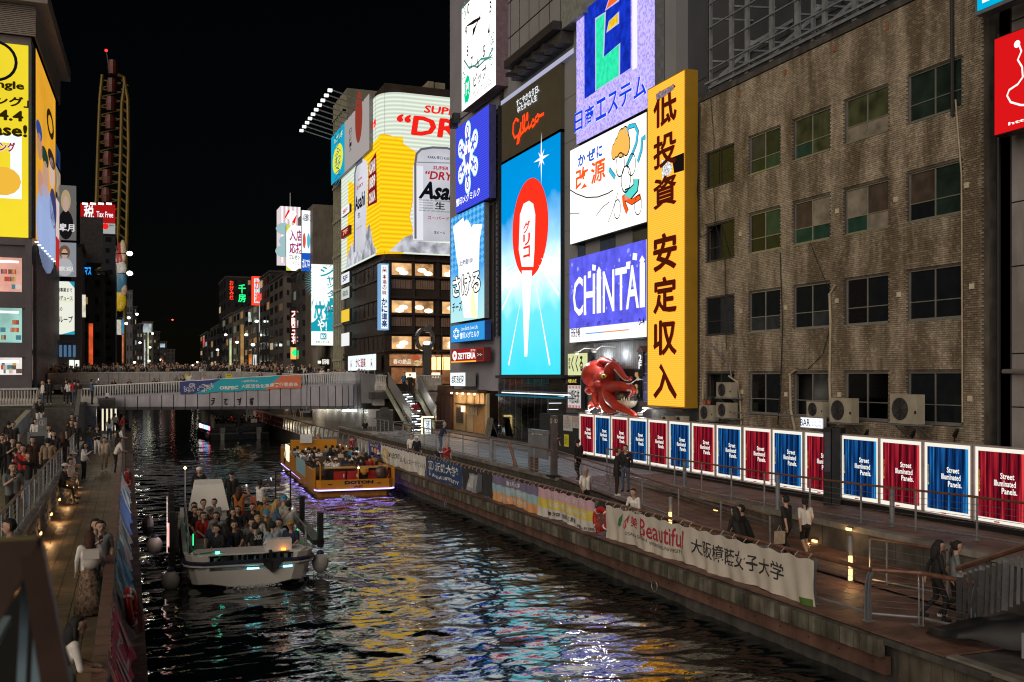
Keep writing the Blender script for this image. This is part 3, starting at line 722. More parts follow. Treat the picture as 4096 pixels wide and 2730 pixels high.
# backing wall with real openings: strips between windows
mb=MB();ys=sorted({BY0,BY1}|{w_[2]for w_ in WIN}|{w_[3]for w_ in WIN});zs=sorted({BZ0,BZ1}|{round(w_[4],4) for w_ in WIN}|{round(w_[5],4) for w_ in WIN})
inwin=lambda y,z,e=0:any(w_[2]-e<y<w_[3]+e and w_[4]-e<z<w_[5]+e for w_ in WIN)
for y0,y1 in zip(ys[:-1],ys[1:]):
    for z0,z1 in zip(zs[:-1],zs[1:]):
        if not inwin((y0+y1)/2,(z0+z1)/2):mb.box((BX+.015,y0,z0),(BX+.22,y1,z1))
mb.build('wall',mat('mortar',(.15,.13,.11),.9,0,.3,2,stain=.5),br)
MB().box((BX+.6,BY0,BZ0),(BX+9,BY1,BZ1-.03)).build('interior',mat('dark_room',(.02,.02,.022),.8),br)
MB().box((BX+.22,BY0,BZ0),(BX+9,BY0+.2,BZ1)).box((BX+.22,BY1-.2,BZ0),(BX+9,BY1,BZ1)).box((BX-.06,BY0-.02,BZ1),(BX+9,BY1+.05,BZ1+.22)).build('parapet',CONCD,br)
def brickmat():
    m=mat('brown_glazed_tile',(.45,.38,.30),.42,0,.2,1.3,stain=.62,bump=0);return m
BRM=brickmat()
BRV=[BRM,mat('brown_glazed_tile_pale',(.52,.45,.36),.42,0,.2,1.3,stain=.5),mat('brown_glazed_tile_dark',(.36,.30,.23),.45,0,.2,1.3,stain=.5)]
tw_,th_=.122,.066;cells=[]
nz=int((BZ1-BZ0)/th_);ny=int((BY1-BY0)/tw_)
for j in range(nz):
    for i in range(ny+1):
        y=BY0+(i+(.5 if j%2 else 0))*tw_+.06;z=BZ0+j*th_+.033
        if y>BY1-.05 or z<3.4+0:continue
        if inwin(y,z,.055):continue
        cells.append((y,z))
cells.sort(key=lambda c:c[0]*1.0+abs(c[1]-6)*.25)
for k,(y,z) in enumerate(cells[:290]):
    v=random.choices((0,1,2),(6,2,2))[0]
    if not isinstance(BRV[v],tuple):BRV[v]=(BRV[v],MB().box((-.022,-.054,-.027),(.03,.054,.027)).build('brick',BRV[v],br,local=True),[0]);o=BRV[v][1]
    else:o=inst(BRV[v][1])
    o.location=(0,y-29.5,z-2)
BRV=[b[0]if isinstance(b,tuple) else b for b in BRV]
vs=[];fs=[];mi=[]
for k,(y,z) in enumerate(cells[290:]):
    x=BX-random.uniform(.012,.024);a,b_,c,d=y-.054,y+.054,z-.027,z+.027;n0=len(vs)
    vs+=[(x,a,c),(x,b_,c),(x,b_,d),(x,a,d),(BX+.016,a,c),(BX+.016,b_,c),(BX+.016,b_,d),(BX+.016,a,d)]
    fs+=[(n0,n0+3,n0+2,n0+1),(n0,n0+1,n0+5,n0+4),(n0+2,n0+3,n0+7,n0+6),(n0+3,n0,n0+4,n0+7),(n0+1,n0+2,n0+6,n0+5)]
    mi+=[random.choices((0,1,2),(6,2,2))[0]]*5
mb=MB();mb.v=[(x-23,y-29.5,z-2) for x,y,z in vs];mb.f=fs
o=mb.build('brick_field',BRV,br,stuff=True,local=True);o.data.polygons.foreach_set('material_index',mi)
MB().box((BX+.012,BY0,2.0),(BX+.02,BY1,3.4)).build('base_course',CONCD,br)
PANES={'d':mat('dark_window_glass',(.012,.015,.018),.06,0,.2),'g':mat('green_reflection_glass',(.025,.07,.05),.1,0,.3),'o':mat('olive_reflection_glass',(.07,.08,.04),.15,0,.5,2),
         'w':mat('pale_poster_glass',(.26,.23,.19),.2,0,.4,2),'r':mat('reddish_poster_glass',(.08,.06,.05),.2,0,.4,2),'k':mat('grey_glass',(.04,.045,.05),.1,0,.3),'e':mat('deep_green_glass',(.02,.035,.028),.1,0,.4,2)}  # green and olive panes carry window reflections in their base colour
pan={(0,0):'dddd',(0,1):'keeg',(0,2):'oogo',(0,3):'ooww',(0,4):'eeee',(1,0):'ddrd',(1,1):'dgde',(1,2):'rwgg',(1,3):'wrgw',(1,4):'rede',
       (2,0):'dkdk',(2,1):'ddkk',(2,2):'dddk',(2,3):'dddd',(2,4):'dddd',(3,0):'dddd',(3,1):'kddd',(3,2):'dkdk',(3,3):'rrkd',(3,4):'dddd'}
for q_ in PANES.values():q_.node_tree.nodes['Principled BSDF'].inputs['IOR'].default_value=1.18
ALU=mat('aluminium_frame',(.42,.43,.43),.35,.7,.1,3);ALD=mat('dark_bronze_frame',(.06,.06,.065),.4,.5,.1,3)
CURT=mat('pale_curtain',(.50,.47,.40),.8,0,.1,2);CURB=mat('beige_curtain',(.20,.15,.11),.8,0,.1,2)
def curt(y0,y1,z0,z1,x,m,par):
    n=40;vs=[];
    for i in range(n+1):a=i/n;yy=y0+(y1-y0)*a;xx=x+.03*math.sin(a*50);vs+=[(xx,yy,z0),(xx,yy,z1)]
    MB().add(vs,[(2*i,2*i+2,2*i+3,2*i+1) for i in range(n)]).build('curtain',m,par,smooth=True)
for ri,ci,y0,y1,z0,z1 in WIN:
    f=MB();fm=ALU if ci>0 else ALD;t_=.045;x0,x1=BX+.05,BX+.13;ym=(y0+y1)/2;zm=z0+(z1-z0)*.36
    f.box((x0,y0,z0),(x1,y0+t_,z1)).box((x0,y1-t_,z0),(x1,y1,z1)).box((x0,y0+t_,z1-t_),(x1,y1-t_,z1)).box((x0,y0+t_,z0),(x1,y1-t_,z0+t_))
    f.box((x0+.01,ym-.022,z0+t_),(x1-.01,ym+.022,z1-t_))
    f.box((x0+.015,y0+t_,zm-.014),(x1-.02,ym-.022,zm+.014)).box((x0+.015,ym+.022,zm-.014),(x1-.02,y1-t_,zm+.014))
    wo=f.build('window',fm,br)
    MB().box((BX-.03,y0-.02,z0-.05),(BX+.14,y1+.02,z0-.002)).build('sill',fm,wo)
    open_=(ri,ci) in((3,2),(1,0),(3,0))
    for k,(a,b_,c,d) in enumerate([(ym+.022,y1-t_,zm,z1),(y0+t_,ym-.022,zm,z1),(ym+.022,y1-t_,z0,zm),(y0+t_,ym-.022,z0,zm)]):
        ch=pan[(ri,ci)][k]
        if open_ and k in(0,2):continue
        cur=((ri,ci) in((2,3),(3,1)) and k in(0,2)) or(ri,ci)==(3,3)
        MB().box((BX+.085,a,c+.014),(BX+.095,b_,d-.014)).build('pane',glass('clear_pane') if cur else PANES[ch],wo)
    if(ri,ci)==(2,3):curt(ym+.2,y1-.05,z0+.1,z1-.05,BX+.2,CURT,wo)
    if(ri,ci)==(3,1):curt(ym+.1,y1-.05,z0+.3,z1-.05,BX+.2,CURT,wo)
    if(ri,ci)==(3,3):curt(y0+.05,y1-.05,z0+.3,z1-.05,BX+.2,CURB,wo)
# wall plates, pipes, cables
PLT=mat('cream_plate',(.62,.56,.42),.5)
for x,y in[(2961,937),(2963,1246),(3142,1231),(3144,1578),(2967,1568),(3347,1204),(3357,1579),(3348,845),(3582,799),(3866,742),(3595,1179),(3887,1146),(3880,1596)]:
    P=onx(x,y,BX-.03);MB().cbox(P,(.03,.17,.16)).build('plate',PLT,br)
for x,y in[(2954,378),(3141,291),(3338,195),(3548,109)]:
    P=onx(x,y,BX-.03);MB().cbox(P,(.02,.16,.2)).build('rust_plate',mat('rust_plate',(.30,.12,.06),.7),br)
def wallpipe(pts,r,m,label,cat='pipe',name='pipe',X=BX-.07):
    P=[onx(u,v,X) for u,v in pts];t=thing(name,label,cat,P[0]);MB().tube(P,r,8).build('run',m,t)
    if r>.03:
        for a in P[1:-1]:MB().ell(a,(r*1.3,)*3,8,5).build('coupling',m,t)
CRM=mat('cream_pipe',(.42,.36,.26),.5,0,.2,3)
wallpipe([(3808,-60),(3810,465)],.06,BLACK,'thick black downpipe beside the top right window of the tiled building')
wallpipe([(3822,400),(3846,700),(3850,1690)],.025,CRM,'long thin cream pipe down the right part of the tiled wall')
wallpipe([(3340,1142),(3318,1180),(3322,1290),(3318,1520),(3322,1640)],.045,CRM,'cream hose pipe bending out of the tiled wall beside the white curtain')
wallpipe([(3182,1480),(3160,1500),(3163,1640),(3180,1720)],.05,CRM,'cream duct pipe left of the open ground floor window')
wallpipe([(2812,1520),(2812,1620)],.04,CRM,'short cream pipe by the stacked air conditioners')
wallpipe([(2915,1505),(2950,1530),(2960,1600),(2965,1700)],.04,CRM,'curved cream hose right of the stacked air conditioners')
wallpipe([(2842,390),(2856,560),(2852,700),(2862,900),(2900,1040),(2905,1400)],.014,BLACK,'loose black cable hanging down the left of the tiled wall','cable','cable')
wallpipe([(2800,420),(2796,620),(2788,760),(2800,950),(2840,930),(2855,905)],.02,BLACK,'bundled cable at the left corner of the tiled building','cable','cable')
wallpipe([(3120,1010),(3130,1300),(3122,1560),(3110,1700)],.018,BLACK,'dark cable running down between the second and third window columns','cable','cable')
wallpipe([(3240,970),(3290,1100),(3320,1160)],.012,BLACK,'slack thin cable below the green window','cable','cable')
wallpipe([(3318,1320),(3290,1420),(3230,1478),(3180,1476)],.012,BLACK,'slack black cable above the open ground floor window','cable','cable')
wallpipe([(2838,1370),(2880,1420),(2920,1460),(2925,1510)],.03,GREYP,'grey hose slanting above the stacked air conditioners')
# air conditioners
ACM=mat('cream_casing',(.42,.39,.32),.5,0,.12,3,stain=.25)
def ac(uL,uR,vT,vB,X,label,mesh=False):
    A=onx(uL,vB,X);B=onx(uR,vT,X);zt=onx(uL,vT,X)[2];W=(A[1]-B[1])*.78;H=zt-A[2];t=thing('air_conditioner',label,'air conditioner',A)
    y1=A[1];y0=y1-W;MB().box((X,y0,A[2]),(X+.3,y1,zt)).build('casing',ACM,t)
    c=(X-.01,y0+W*.62,A[2]+H*.5);r=min(W*.3,H*.42);mb=MB()
    for k in range(5):
        rr=r*(k+1)/5;mb.tube([(c[0]-.01,c[1]+rr*math.cos(a),c[2]+rr*math.sin(a)) for a in[i*PI/8 for i in range(17)]],.006,4,cap=False)
    for k in range(8):mb.bar((c[0]-.01,c[1],c[2]),(c[0]-.01,c[1]+r*math.cos(k*PI/4),c[2]+r*math.sin(k*PI/4)),.008)
    mb.build('fan_grille',DARKM if not mesh else ACM,t)
    n=18;MB().add([(X-.006,c[1]+r*math.cos(a),c[2]+r*math.sin(a)) for a in[2*PI*i/n for i in range(n)]],[tuple(range(n))]).build('fan_opening',mat('fan_dark',(.05,.05,.055),.4),t)
    MB().box((X-.008,y0+.03,A[2]+H*.35),(X-.002,y0+W*.1,A[2]+H*.45)).build('handle',BLACK,t)
    MB().box((X-.02,y0-.1,A[2]-.05),(X+.5,y1+.1,A[2]-.01)).bar((X+.1,y0+.1,A[2]-.05),(X+.7,y0+.1,A[2]-.5),.03).bar((X+.1,y1-.1,A[2]-.05),(X+.7,y1-.1,A[2]-.5),.03).build('bracket',STEEL,t)
ac(2865,2942,1530,1590,22.45,'upper cream air conditioner of the stack by the yellow sign foot')
ac(2865,2942,1610,1670,22.45,'lower cream air conditioner of the stack, mesh grille')
ac(2796,2866,1620,1680,22.45,'cream air conditioner left of the stacked pair')
ac(3226,3310,1606,1668,22.4,'cream air conditioner with a round blue tinted fan under the open window')
ac(3318,3432,1592,1688,22.2,'large cream air conditioner with radiating fan grille above the black column')
ac(3560,3700,1577,1693,22.2,'large cream air conditioner with square grille under the right windows')
for i,(u0,u1) in enumerate([(2645,2685),(2702,2742)]):ac(u0,u1,1664,1695,22.6,['low air conditioner top showing under the yellow sign, left one','low air conditioner top showing under the yellow sign, right one'][i])
t=thing('shelf_rail','long steel shelf rail along the tiled wall under the air conditioners','rail',onx(2930,1650,22.5))
MB().bar(onx(2930,1650,22.5),onx(3310,1672,22.5),.05).build('rail',STEEL,t)
for i,(u,lab) in enumerate([(2818,'left terracotta pot on the air conditioner ledge'),(2836,'right terracotta pot on the air conditioner ledge')]):
    P=onx(u,1618,22.5);t=thing('plant_pot',lab,'pot',P);MB().lathe([(0,0),(.07,0),(.1,.16),(.085,.16),(0,.12)],10,P).build('pot',mat('terracotta',(.35,.09,.05),.7),t)
    mb=MB()
    for k in range(30):q0=Vector(P)+Vector((random.uniform(-.05,.05),random.uniform(-.05,.05),.14));q1=q0+Vector((random.uniform(-.15,.1),random.uniform(-.2,.2),random.uniform(.05,.25)));mb.add([q0,q0+Vector((0,.02,.02)),q1],[(0,1,2)])
    mb.build('leaves',mat('sage_leaf',(.12,.16,.10),.6),t)
for i,u in enumerate([3462,3648,3818]):
    P=onx(u,1745,22.2);t=thing('spotlight',['black spotlight on the fence behind the first blue poster right of the column','black spotlight behind the rightmost red posters frame top','black spotlight behind the nearest blue poster panel'][i],'spotlight',P)
    MB().tube([Vector(P),Vector(P)+Vector((-.1,-.22,.2))],.07,8,.05).build('housing',BLACK,t);MB().bar(P,(P[0],P[1],P[2]-.5),.03).build('stem',BLACK,t)
b=xboard('bar_sign','small white lit sign reading BAR above the poster panels',21.95,3202,1712,3294,1672,.12,ALU,em((.9,.92,1),1.6),margin=.03)
NV=em((.02,.03,.10),.3)
b.zoom(0,0,1);H,W=b.H,b.W;b.text('BAR',(W*.05,H*.2),(W*.48,H*.82),NV,bold=.01);b.text('ふたごや',(W*.56,H*.5),(W*.95,H*.75),em((.05,.2,.35),.5),bold=0);b.text('FUTAGOYA',(W*.56,H*.2),(W*.95,H*.38),em((.1,.25,.35),.5),bold=0)
# roof billboard scaffold
sc=thing('roof_scaffold','tall dark steel billboard frame on the roof of the tiled building','scaffold',(23.4,30,18))
SM=mat('scaffold_steel',(.28,.31,.36),.5,.4,.25,3)
vu=[2839,2922,2985,3083,3186,3249,3295,3416,3530,3660,3800,3950,4120];vy=[onx(u,300,23.05)[1]for u in vu]
for i,y in enumerate(vy):
    wd=[.10,.2,.2,.22,.24,.14,.2,.2,.2,.2,.2,.2,.2][i]
    MB().bar((23.1,y,18.3),(23.1,y,27),wd,.12,up=(1,0,0)).build('upright',SM,sc)
    MB().bar((25.4,y-.6,18.1),(25.4,y-.6,27),.14).build('upright',SM,sc);MB().bar((23.1,y,18.6+(i%3)*.4),(25.4,y-.6,20.8),.12).build('brace',SM,sc)
    for z in(19.6,21.4,23.2,25):MB().bar((23.1,y,z),(25.4,y-.6,z),.07).build('tie_bar',SM,sc)
for k,z in enumerate([18.45,19.2,20.1,21.0,22.0,23.0,24.0,25.0,26.0]):MB().bar((23.02,vy[0],z),(23.02,vy[-1],z),.05 if k else.12).build('rail',SM,sc)
MB().bar((22.9,vy[0]+.1,18.62),(22.9,vy[-1],18.62),.09).build('walkway_rail',SM,sc)
for i in range(len(vy)-1):
    if i%2:MB().bar((25.4,vy[i]-.6,18.2),(25.4,vy[i+1]-.6,22.4),.16).bar((25.4,vy[i+1]-.6,22.4),(25.4,vy[i]-.6,27),.16).build('brace',SM,sc)
for z in(19,21,23,25):MB().bar((25.4,vy[0],z),(25.4,vy[-1],z),.12).build('rail',SM,sc)
# building at the right edge
rb=thing('panel_clad_building','pale grey panel clad building at the right edge with pinkish window frames','building',(23.4,17,2))
PNL=mat('grey_cladding',(.33,.31,.32),.6,0,.15,1,stain=.3)
MB().box((23.3,6,2),(32,21.2,30)).build('wall',mat('dark_joint',(.03,.03,.035),.8),rb)
zz=[2.0,3.9,5.35,6.85,9.3,11.1,13,14.5,16.2,18]
for a,c in zip(zz[:-1],zz[1:]):
    y=21.1;first=True
    while y>12:MB().box((23.24,y-1.06,a+.02),(23.32,y-.01,c-.02)).build('panel',PNL,rb);y-=1.08 if first else 1.5;first=False
for z in(4.2,7.6,10.6):
    wn=MB().box((23.15,17.8,z),(23.22,19.95,z+.06)).box((23.15,17.8,z+1.9),(23.22,19.95,z+1.96)).box((23.15,19.88,z),(23.22,19.95,z+1.96)).box((23.15,18.9,z),(23.22,18.96,z+1.96)).build('window',mat('mauve_frame',(.2,.14,.14),.4,.3),rb)
    MB().box((23.17,17.85,z+.06),(23.235,19.88,z+1.9)).build('pane',PANES['d'],wn)
MB().tube([(23.1,21.25,6.35),(23.1,12,6.35)],.07,8).build('pipe',ALU,rb)
t=thing('downpipe','black downpipe in the dark gap right of the tiled building','pipe',(23.2,21.6,2));MB().tube([(23.25,21.55,2),(23.25,21.55,16)],.06,8).build('run',BLACK,t)
b=xboard('lit_sign','bright red lit sign with a white looping line at the right edge',22.3,3977,548,4200,70,.35,BLACK,em((.72,.008,.01),1.0),margin=.03)
b.zoom(3400,0,.574);WT=em((1,.95,.85),1.3)
b.stroke([(1160,300),(1190,320),(1205,360),(1180,420),(1210,470),(1215,540),(1180,590),(1120,630),(1105,670),(1130,715),(1200,735),(1300,735)],.055,WT);b.disc(b.p(1175,310),.1,.1,WT,3,14)
b.textp('http',1115,885,1275,810,WT,bold=.03);b.textp('CRAB',1155,700,1290,640,WT,bold=.01) if 0 else None
b=xboard('lit_sign','white lit sign with a sky blue border in the upper right corner',22.2,3900,66,4300,-260,.4,GREYP,em((.0,.45,.75),1.0),margin=.1)
b.rect((.28,.26),(b.W-.2,b.H-.2),em((1,1,1),1.6),1,'white_field')
# ---- grey tower and advert buildings
gt=thing('grey_tower','plain blue grey tower wall behind the roof scaffold','building',(25,42,2))
GW=mat('blue_grey_render',(.055,.06,.075),.8,0,.1,.6)
MB().box((24.9,26,2),(34,47,45)).build('wall',GW,gt);MB().tube([onx(2832,350,24.8),onx(2832,-300,24.8)],.07,6).build('pipe',DARKM,gt)
for k in range(5):z=8+6*k;MB().box((24.88,26,z),(24.905,47,z+.03)).build('joint',DARKM,gt)
lt=thing('ladder','dark steel caged ladder up the grey tower beside the letter E sign','ladder',onx(2640,300,24.7))
y0,y1=onx(2636,0,24.7)[1],onx(2668,0,24.7)[1]
MB().bar((24.7,y0,16),(24.7,y0,40),.08).bar((24.7,y1,16),(24.7,y1,40),.08).build('rail',DARKM,lt)
for k in range(44):MB().bar((24.7,y0,16.3+k*.55),(24.7,y1,16.3+k*.55),.06).build('rung',DARKM,lt)
# advertising building with the sky blue runner-less track screen
gb=thing('advert_building','grey building carrying the tall track screen and the stacked adverts beside it','building',(24.2,52,2))
G2=mat('grey_metal_wall',(.27,.28,.30),.6,.1,.08,.5)
yA,yB=onx(2005,900,24.2)[1],onx(2700,900,24.2)[1]
yM=onx(2310,900,24.2)[1]
MB().box((24.2,yM,6.3),(33,yA,45)).box((24.25,yB,2),(33,yM,45)).build('wall',G2,gb)
for k in range(8):MB().box((24.18,yM,7+k*2.6),(24.21,yA,7.02+k*2.6)).build('joint',GREYP,gb)
# windows strips between the adverts
for u0,u1,v0,v1 in[(2290,2340,960,1020),(2400,2460,960,1010),(2530,2590,900,960)]:
    pm=pxbox(MB(),24.22,u0,u1,v0,v1+60,.05);pm.build('window',PANES['k'],gb)
b=xboard('track_screen','tall sky blue screen with a red sun disc, white track lines and red kana',23.95,2007,1500,2243,516,.25,DARKM,None,cat='screen')
# gradient by real pixel bands of the screen picture
W,H=b.W,b.H;zt=b.p(2007,662)[1]
def grad(name,stops,axis_lo,axis_hi,s=1.0):
    m=bpy.data.materials.new(name);m.use_nodes=True;n=m.node_tree.nodes;l=m.node_tree.links;n.clear()
    o=n.new('ShaderNodeOutputMaterial');e=n.new('ShaderNodeEmission');g=n.new('ShaderNodeNewGeometry');sp=n.new('ShaderNodeSeparateXYZ');mr=n.new('ShaderNodeMapRange');r=n.new('ShaderNodeValToRGB')
    l.new(g.outputs['Position'],sp.inputs[0]);l.new(sp.outputs[2],mr.inputs[0]);mr.inputs[1].default_value=axis_lo;mr.inputs[2].default_value=axis_hi
    nz_=n.new('ShaderNodeTexNoise');nz_.inputs['Scale'].default_value=.5;l.new(g.outputs['Position'],nz_.inputs[0]);ad=n.new('ShaderNodeMath');ad.operation='MULTIPLY_ADD';ad.inputs[1].default_value=.18;l.new(nz_.outputs[0],ad.inputs[0]);l.new(mr.outputs[0],ad.inputs[2])
    su=n.new('ShaderNodeMath');su.operation='SUBTRACT';su.inputs[1].default_value=.09;l.new(ad.outputs[0],su.inputs[0])
    l.new(su.outputs[0],r.inputs[0]);l.new(r.outputs[0],e.inputs[0]);e.inputs[1].default_value=s;l.new(e.outputs[0],o.inputs[0])
    els=r.color_ramp.elements
    els[0].position=stops[0][0];els[0].color=(*stops[0][1],1);els[1].position=stops[-1][0];els[1].color=(*stops[-1][1],1)
    for p_,c in stops[1:-1]:q_=els.new(p_);q_.color=(*c,1)
    return m
z0=b.P0.z;sky_m=grad('screen_sky',[(0,(.04,.55,.68)),(.28,(.12,.60,.72)),(.46,(.75,.86,.95)),(.58,(.30,.58,.85)),(.75,(.0,.22,.55)),(1,(.0,.20,.50))],z0,z0+zt,1.5)
b.rect((0,0),(W,zt),sky_m,0,'screen');b.rect((-.0,-.45),(W,-.08),DARKM,0,'grille')
b.zoom(1780,700,.4847);RS=em((.85,.03,.012),1.2);WS=em((1,1,1),1.5)
cx=b.p(702,440);b.disc((cx[0],cx[1]),(b.p(850,440)[0]-b.p(555,440)[0])/2,3.15,RS,1,40,'sun_disc')
mbl=MB()
for(x0,y0_),(x1,y1_) in[((585,760),(476,870)),((590,790),(476,945)),((600,840),(476,1110)),((625,1060),(530,1570)),((780,745),(945,990)),((800,690),(945,810)),((820,660),(945,715)),((755,910),(870,1570)),((570,740),(476,800))]:
    b.stroke([(x0,y0_),(x1,y1_)],.16,WS,k=2,taper=[.25,1.4],mb=mbl)
mbl.build('track_line',WS,b.th)
capm=WS
cpx=lambda x,y:b.p(x,y)
b.poly([(625,330),(655,240),(700,215),(735,240),(752,330),(745,620),(735,760),(640,760),(615,620)],capm,3,'white_panel')
b.poly([(640,790),(725,790),(700,1000),(685,1500),(662,1500),(648,1000)],capm,3,'white_panel')
b.text('グリコ',b.p(655,695),b.p(708,370),RS,k=4,vert=True,bold=.05)
b.zoom(1780,0,.4847)
s0=b.p(800,1310);mb=MB()
for k in range(8):
    a=k*PI/4;L=.9 if k%2==0 else.5;L=L*(1.3 if k in(2,6) else 1);d=Vector((math.cos(a),math.sin(a)));o_=Vector((-d.y,d.x))*.12
    q0=Vector(s0);mb.add([b.w(*(q0+o_),2),b.w(*(q0-o_),2),b.w(*(q0+d*L*1.4),2)],[(0,1,2)])
mb.build('white_star',WS,b.th)
t=thing('screen_top_sign','dark olive sign field with an orange script word and white slogan','sign',onx(2023,410,23.95))
zb=z0+zt;ztop=onx(2023,410,23.95)[2]
b2=Board(t,(23.95,b.P0.y,zb),(0,-1,0),(-1,0,0));b2.cab(W,ztop-zb+.0,.25,mat('olive_panel',(.085,.075,.05),.6,0,.1,1));b2.zoom(1780,0,.4847)
b2.rect((-.1,b2.H-.02),(W+1.9,b2.H+.28),em((.55,.55,.75),.8),1,'tube_light')
b2.text('すこやかな毎日、',b2.p(595,890),(b2.p(785,715)[0],b2.p(595,830)[1]),em((.9,.95,1),1.2),bold=.02,shear=0)
b2.text('ゆたかな人生',(b2.p(605,0)[0],b2.p(605,940)[1]),(b2.p(765,0)[0],b2.p(605,885)[1]),em((.9,.95,1),1.2),bold=.02)
OR=em((1,.06,.01),1.5)
sc_pts=[[(612,1000),(590,985),(568,1030),(565,1100),(580,1140),(610,1120),(628,1060),(632,1010)],[(632,1010),(630,1090),(612,1180),(598,1190),(605,1150),(640,1100),(680,1060)],
          [(655,1085),(665,1000),(660,950),(648,960),(648,1060),(668,1080),(690,1050)],[(690,1050),(695,1010),(690,1050),(700,1060),(715,1035)],[(745,1000),(730,990),(715,1030),(728,1050),(750,1020)],
          [(765,960),(752,975),(755,1010),(770,1000),(780,965),(765,950),(790,960),(820,940)]]
mb=MB()
for s_ in sc_pts:b2.stroke(s_,.2,OR,k=2,mb=mb)
mb.build('script_lettering',OR,t);b2.disc(b2.p(683,965),.2,.3,OR,2,10)
# ledge and dark glass tower above
tw=thing('glass_tower','dark green glass tower rising behind the clock sign and the screen','building',(24.6,60,25))
yC,yD=onx(1984,0,24.4)[1],onx(2302,0,24.4)[1];zL=onx(2302,120,24.4)[2]+.3
MB().box((24.3,yD,zL),(34,yC,zL+16)).build('core',mat('night_glass',(.012,.025,.022),.12,0,.3,.4),tw)
for i in range(9):
    y=yD+(yC-yD)*i/8;MB().box((24.2,y-.04,zL),(24.31,y+.04,zL+16)).build('mullion',DARKM,tw)
for i in range(7):MB().box((24.2,yD,zL+i*2.4),(24.305,yC,zL+i*2.4+.09)).build('transom',DARKM,tw)
for(a,c,d,e) in[(.05,.38,.0,1.9),(.18,.5,1.9,3.7),(.3,.62,3.7,5.3)]:MB().box((24.24,yD+(yC-yD)*a,zL+d),(24.28,yD+(yC-yD)*c,zL+e)).build('lit_panel',mat('pale_green_lit_tone',(.09,.12,.10),.5,0,.4,.7),tw)  # no glow here: the lit look is only in the pale green colour
le=thing('light_ledge','dark steel ledge with downlights above the tall track screen','canopy',(23.4,56,zL-1))
yC=onx(2016,0,22.9)[1];MB().box((22.9,yD-.2,zL-.5),(24.3,yC,zL)).build('beam',mat('brown_beam',(.05,.045,.05),.5,.3),le);MB().box((23.4,yD-.2,zL-1.2),(24.3,yC,zL-.52)).build('beam',mat('grey_beam',(.08,.08,.085),.5,.3),le)
for i in range(5):y=yD+1+(yC-yD-2)*i/4;MB().box((22.7,y-.2,zL-1.25),(23.9,y+.2,zL-1.05)).build('bracket',DARKM,le)
MB().box((23.4,yD-3.2,zL-.5),(24.8,yD-.3,zL+4)).build('end_block',mat('pale_grey_metal',(.25,.27,.26),.5),le)
# E sign
b=xboard('letter_sign','huge violet mesh sign with a green and blue letter E emblem and blue katakana',23.7,2307,580,2620,-160,.5,GREYP,em((.50,.42,1.0),1.35,True,'led',.16,.5))
b.H=14;b.zoom(2250,0,.574)
EB=em((.01,.04,.62),1.1,False,'mottle',.5,.5);EG=em((.03,.80,.42),1.2,False,'mottle',.3,.25);EY=em((1,.62,.02),1.2,False,'mottle',.2,.4);EO=em((.9,.12,.02),1.2);EM=em((.55,.60,.85),1.0)
b.poly([(155,75),(250,-5),(330,-110),(480,-240),(480,475),(157,693)],EB,1,'blue_field')
b.poly([(232,130),(308,82),(294,398),(408,300),(406,535),(233,640)],EM,2,'rim');b.poly([(240,140),(300,95),(287,405),(400,312),(398,528),(241,630)],EG,3,'green_letter')
b.poly([(310,232),(328,150),(400,80),(400,165)],EM,2,'rim');b.poly([(318,222),(332,155),(393,95),(393,158)],EY,3,'yellow_wedge');b.poly([(300,80),(320,20),(345,-60),(400,-130),(400,10)],EM,2,'rim');b.poly([(310,68),(328,15),(350,-50),(393,-100),(393,2)],EO,3,'orange_wedge')
b.poly([(490,-200),(525,-230),(525,475),(490,490)],em((.75,.72,.95),1.3),1,'mesh_edge')
JB=em((.01,.05,.75),1.1)
# slanting katakana line follows the board level
for i,(ch,x0,x1) in enumerate([('日',92,148),('商',165,228),('エ',242,312),('ス',325,395),('テ',405,490),('ム',505,592)]):
    zb_=b.p(92,930)[1];zt_=b.p(92,800)[1];b.text(ch,(b.p(x0,900)[0],zb_),(b.p(x1,900)[0],zt_),JB,k=3,bold=.025,halo=(em((.85,.85,1),1.5),.03))
# wind remedy advert (figure left out, plain swirls)
b=xboard('poster_sign','white advert with orange characters and loose ribbon swirls',23.75,2281,982,2589,445,.4,DARKM,em((1,.97,.90),1.75,True),margin=.04)
b.zoom(2250,0,.574);KB=em((.03,.02,.02),.3);BLU=em((.03,.12,.70),1);ORR=em((.95,.10,.01),1.2);CY=em((.05,.52,.72),1.1);TQ=em((.10,.68,.60),1.1);OY=em((.95,.50,.10),1.1)
for i,(ch,x0,x1) in enumerate([('か',115,165),('ぜ',178,235),('に',245,283)]):b.text(ch,(b.p(x0,0)[0],b.p(115,1165)[1]),(b.p(x1,0)[0],b.p(115,1090)[1]),BLU,bold=.06)
b.text('改',(b.p(97,0)[0],b.p(97,1335)[1]),(b.p(185,0)[0],b.p(97,1190)[1]),ORR,bold=.03);b.text('源',(b.p(205,0)[0],b.p(97,1335)[1]),(b.p(305,0)[0],b.p(97,1190)[1]),ORR,bold=.03)
b.stroke([(57,1325),(100,1352),(170,1378),(250,1375),(320,1350),(360,1325)],.07,KB,k=2);b.stroke([(240,1505),(280,1450),(330,1410)],.05,KB,k=2);b.stroke([(320,1560),(350,1480),(375,1400),(392,1340)],.05,KB,k=2);b.stroke([(57,1492),(120,1492)],.05,KB,k=2)
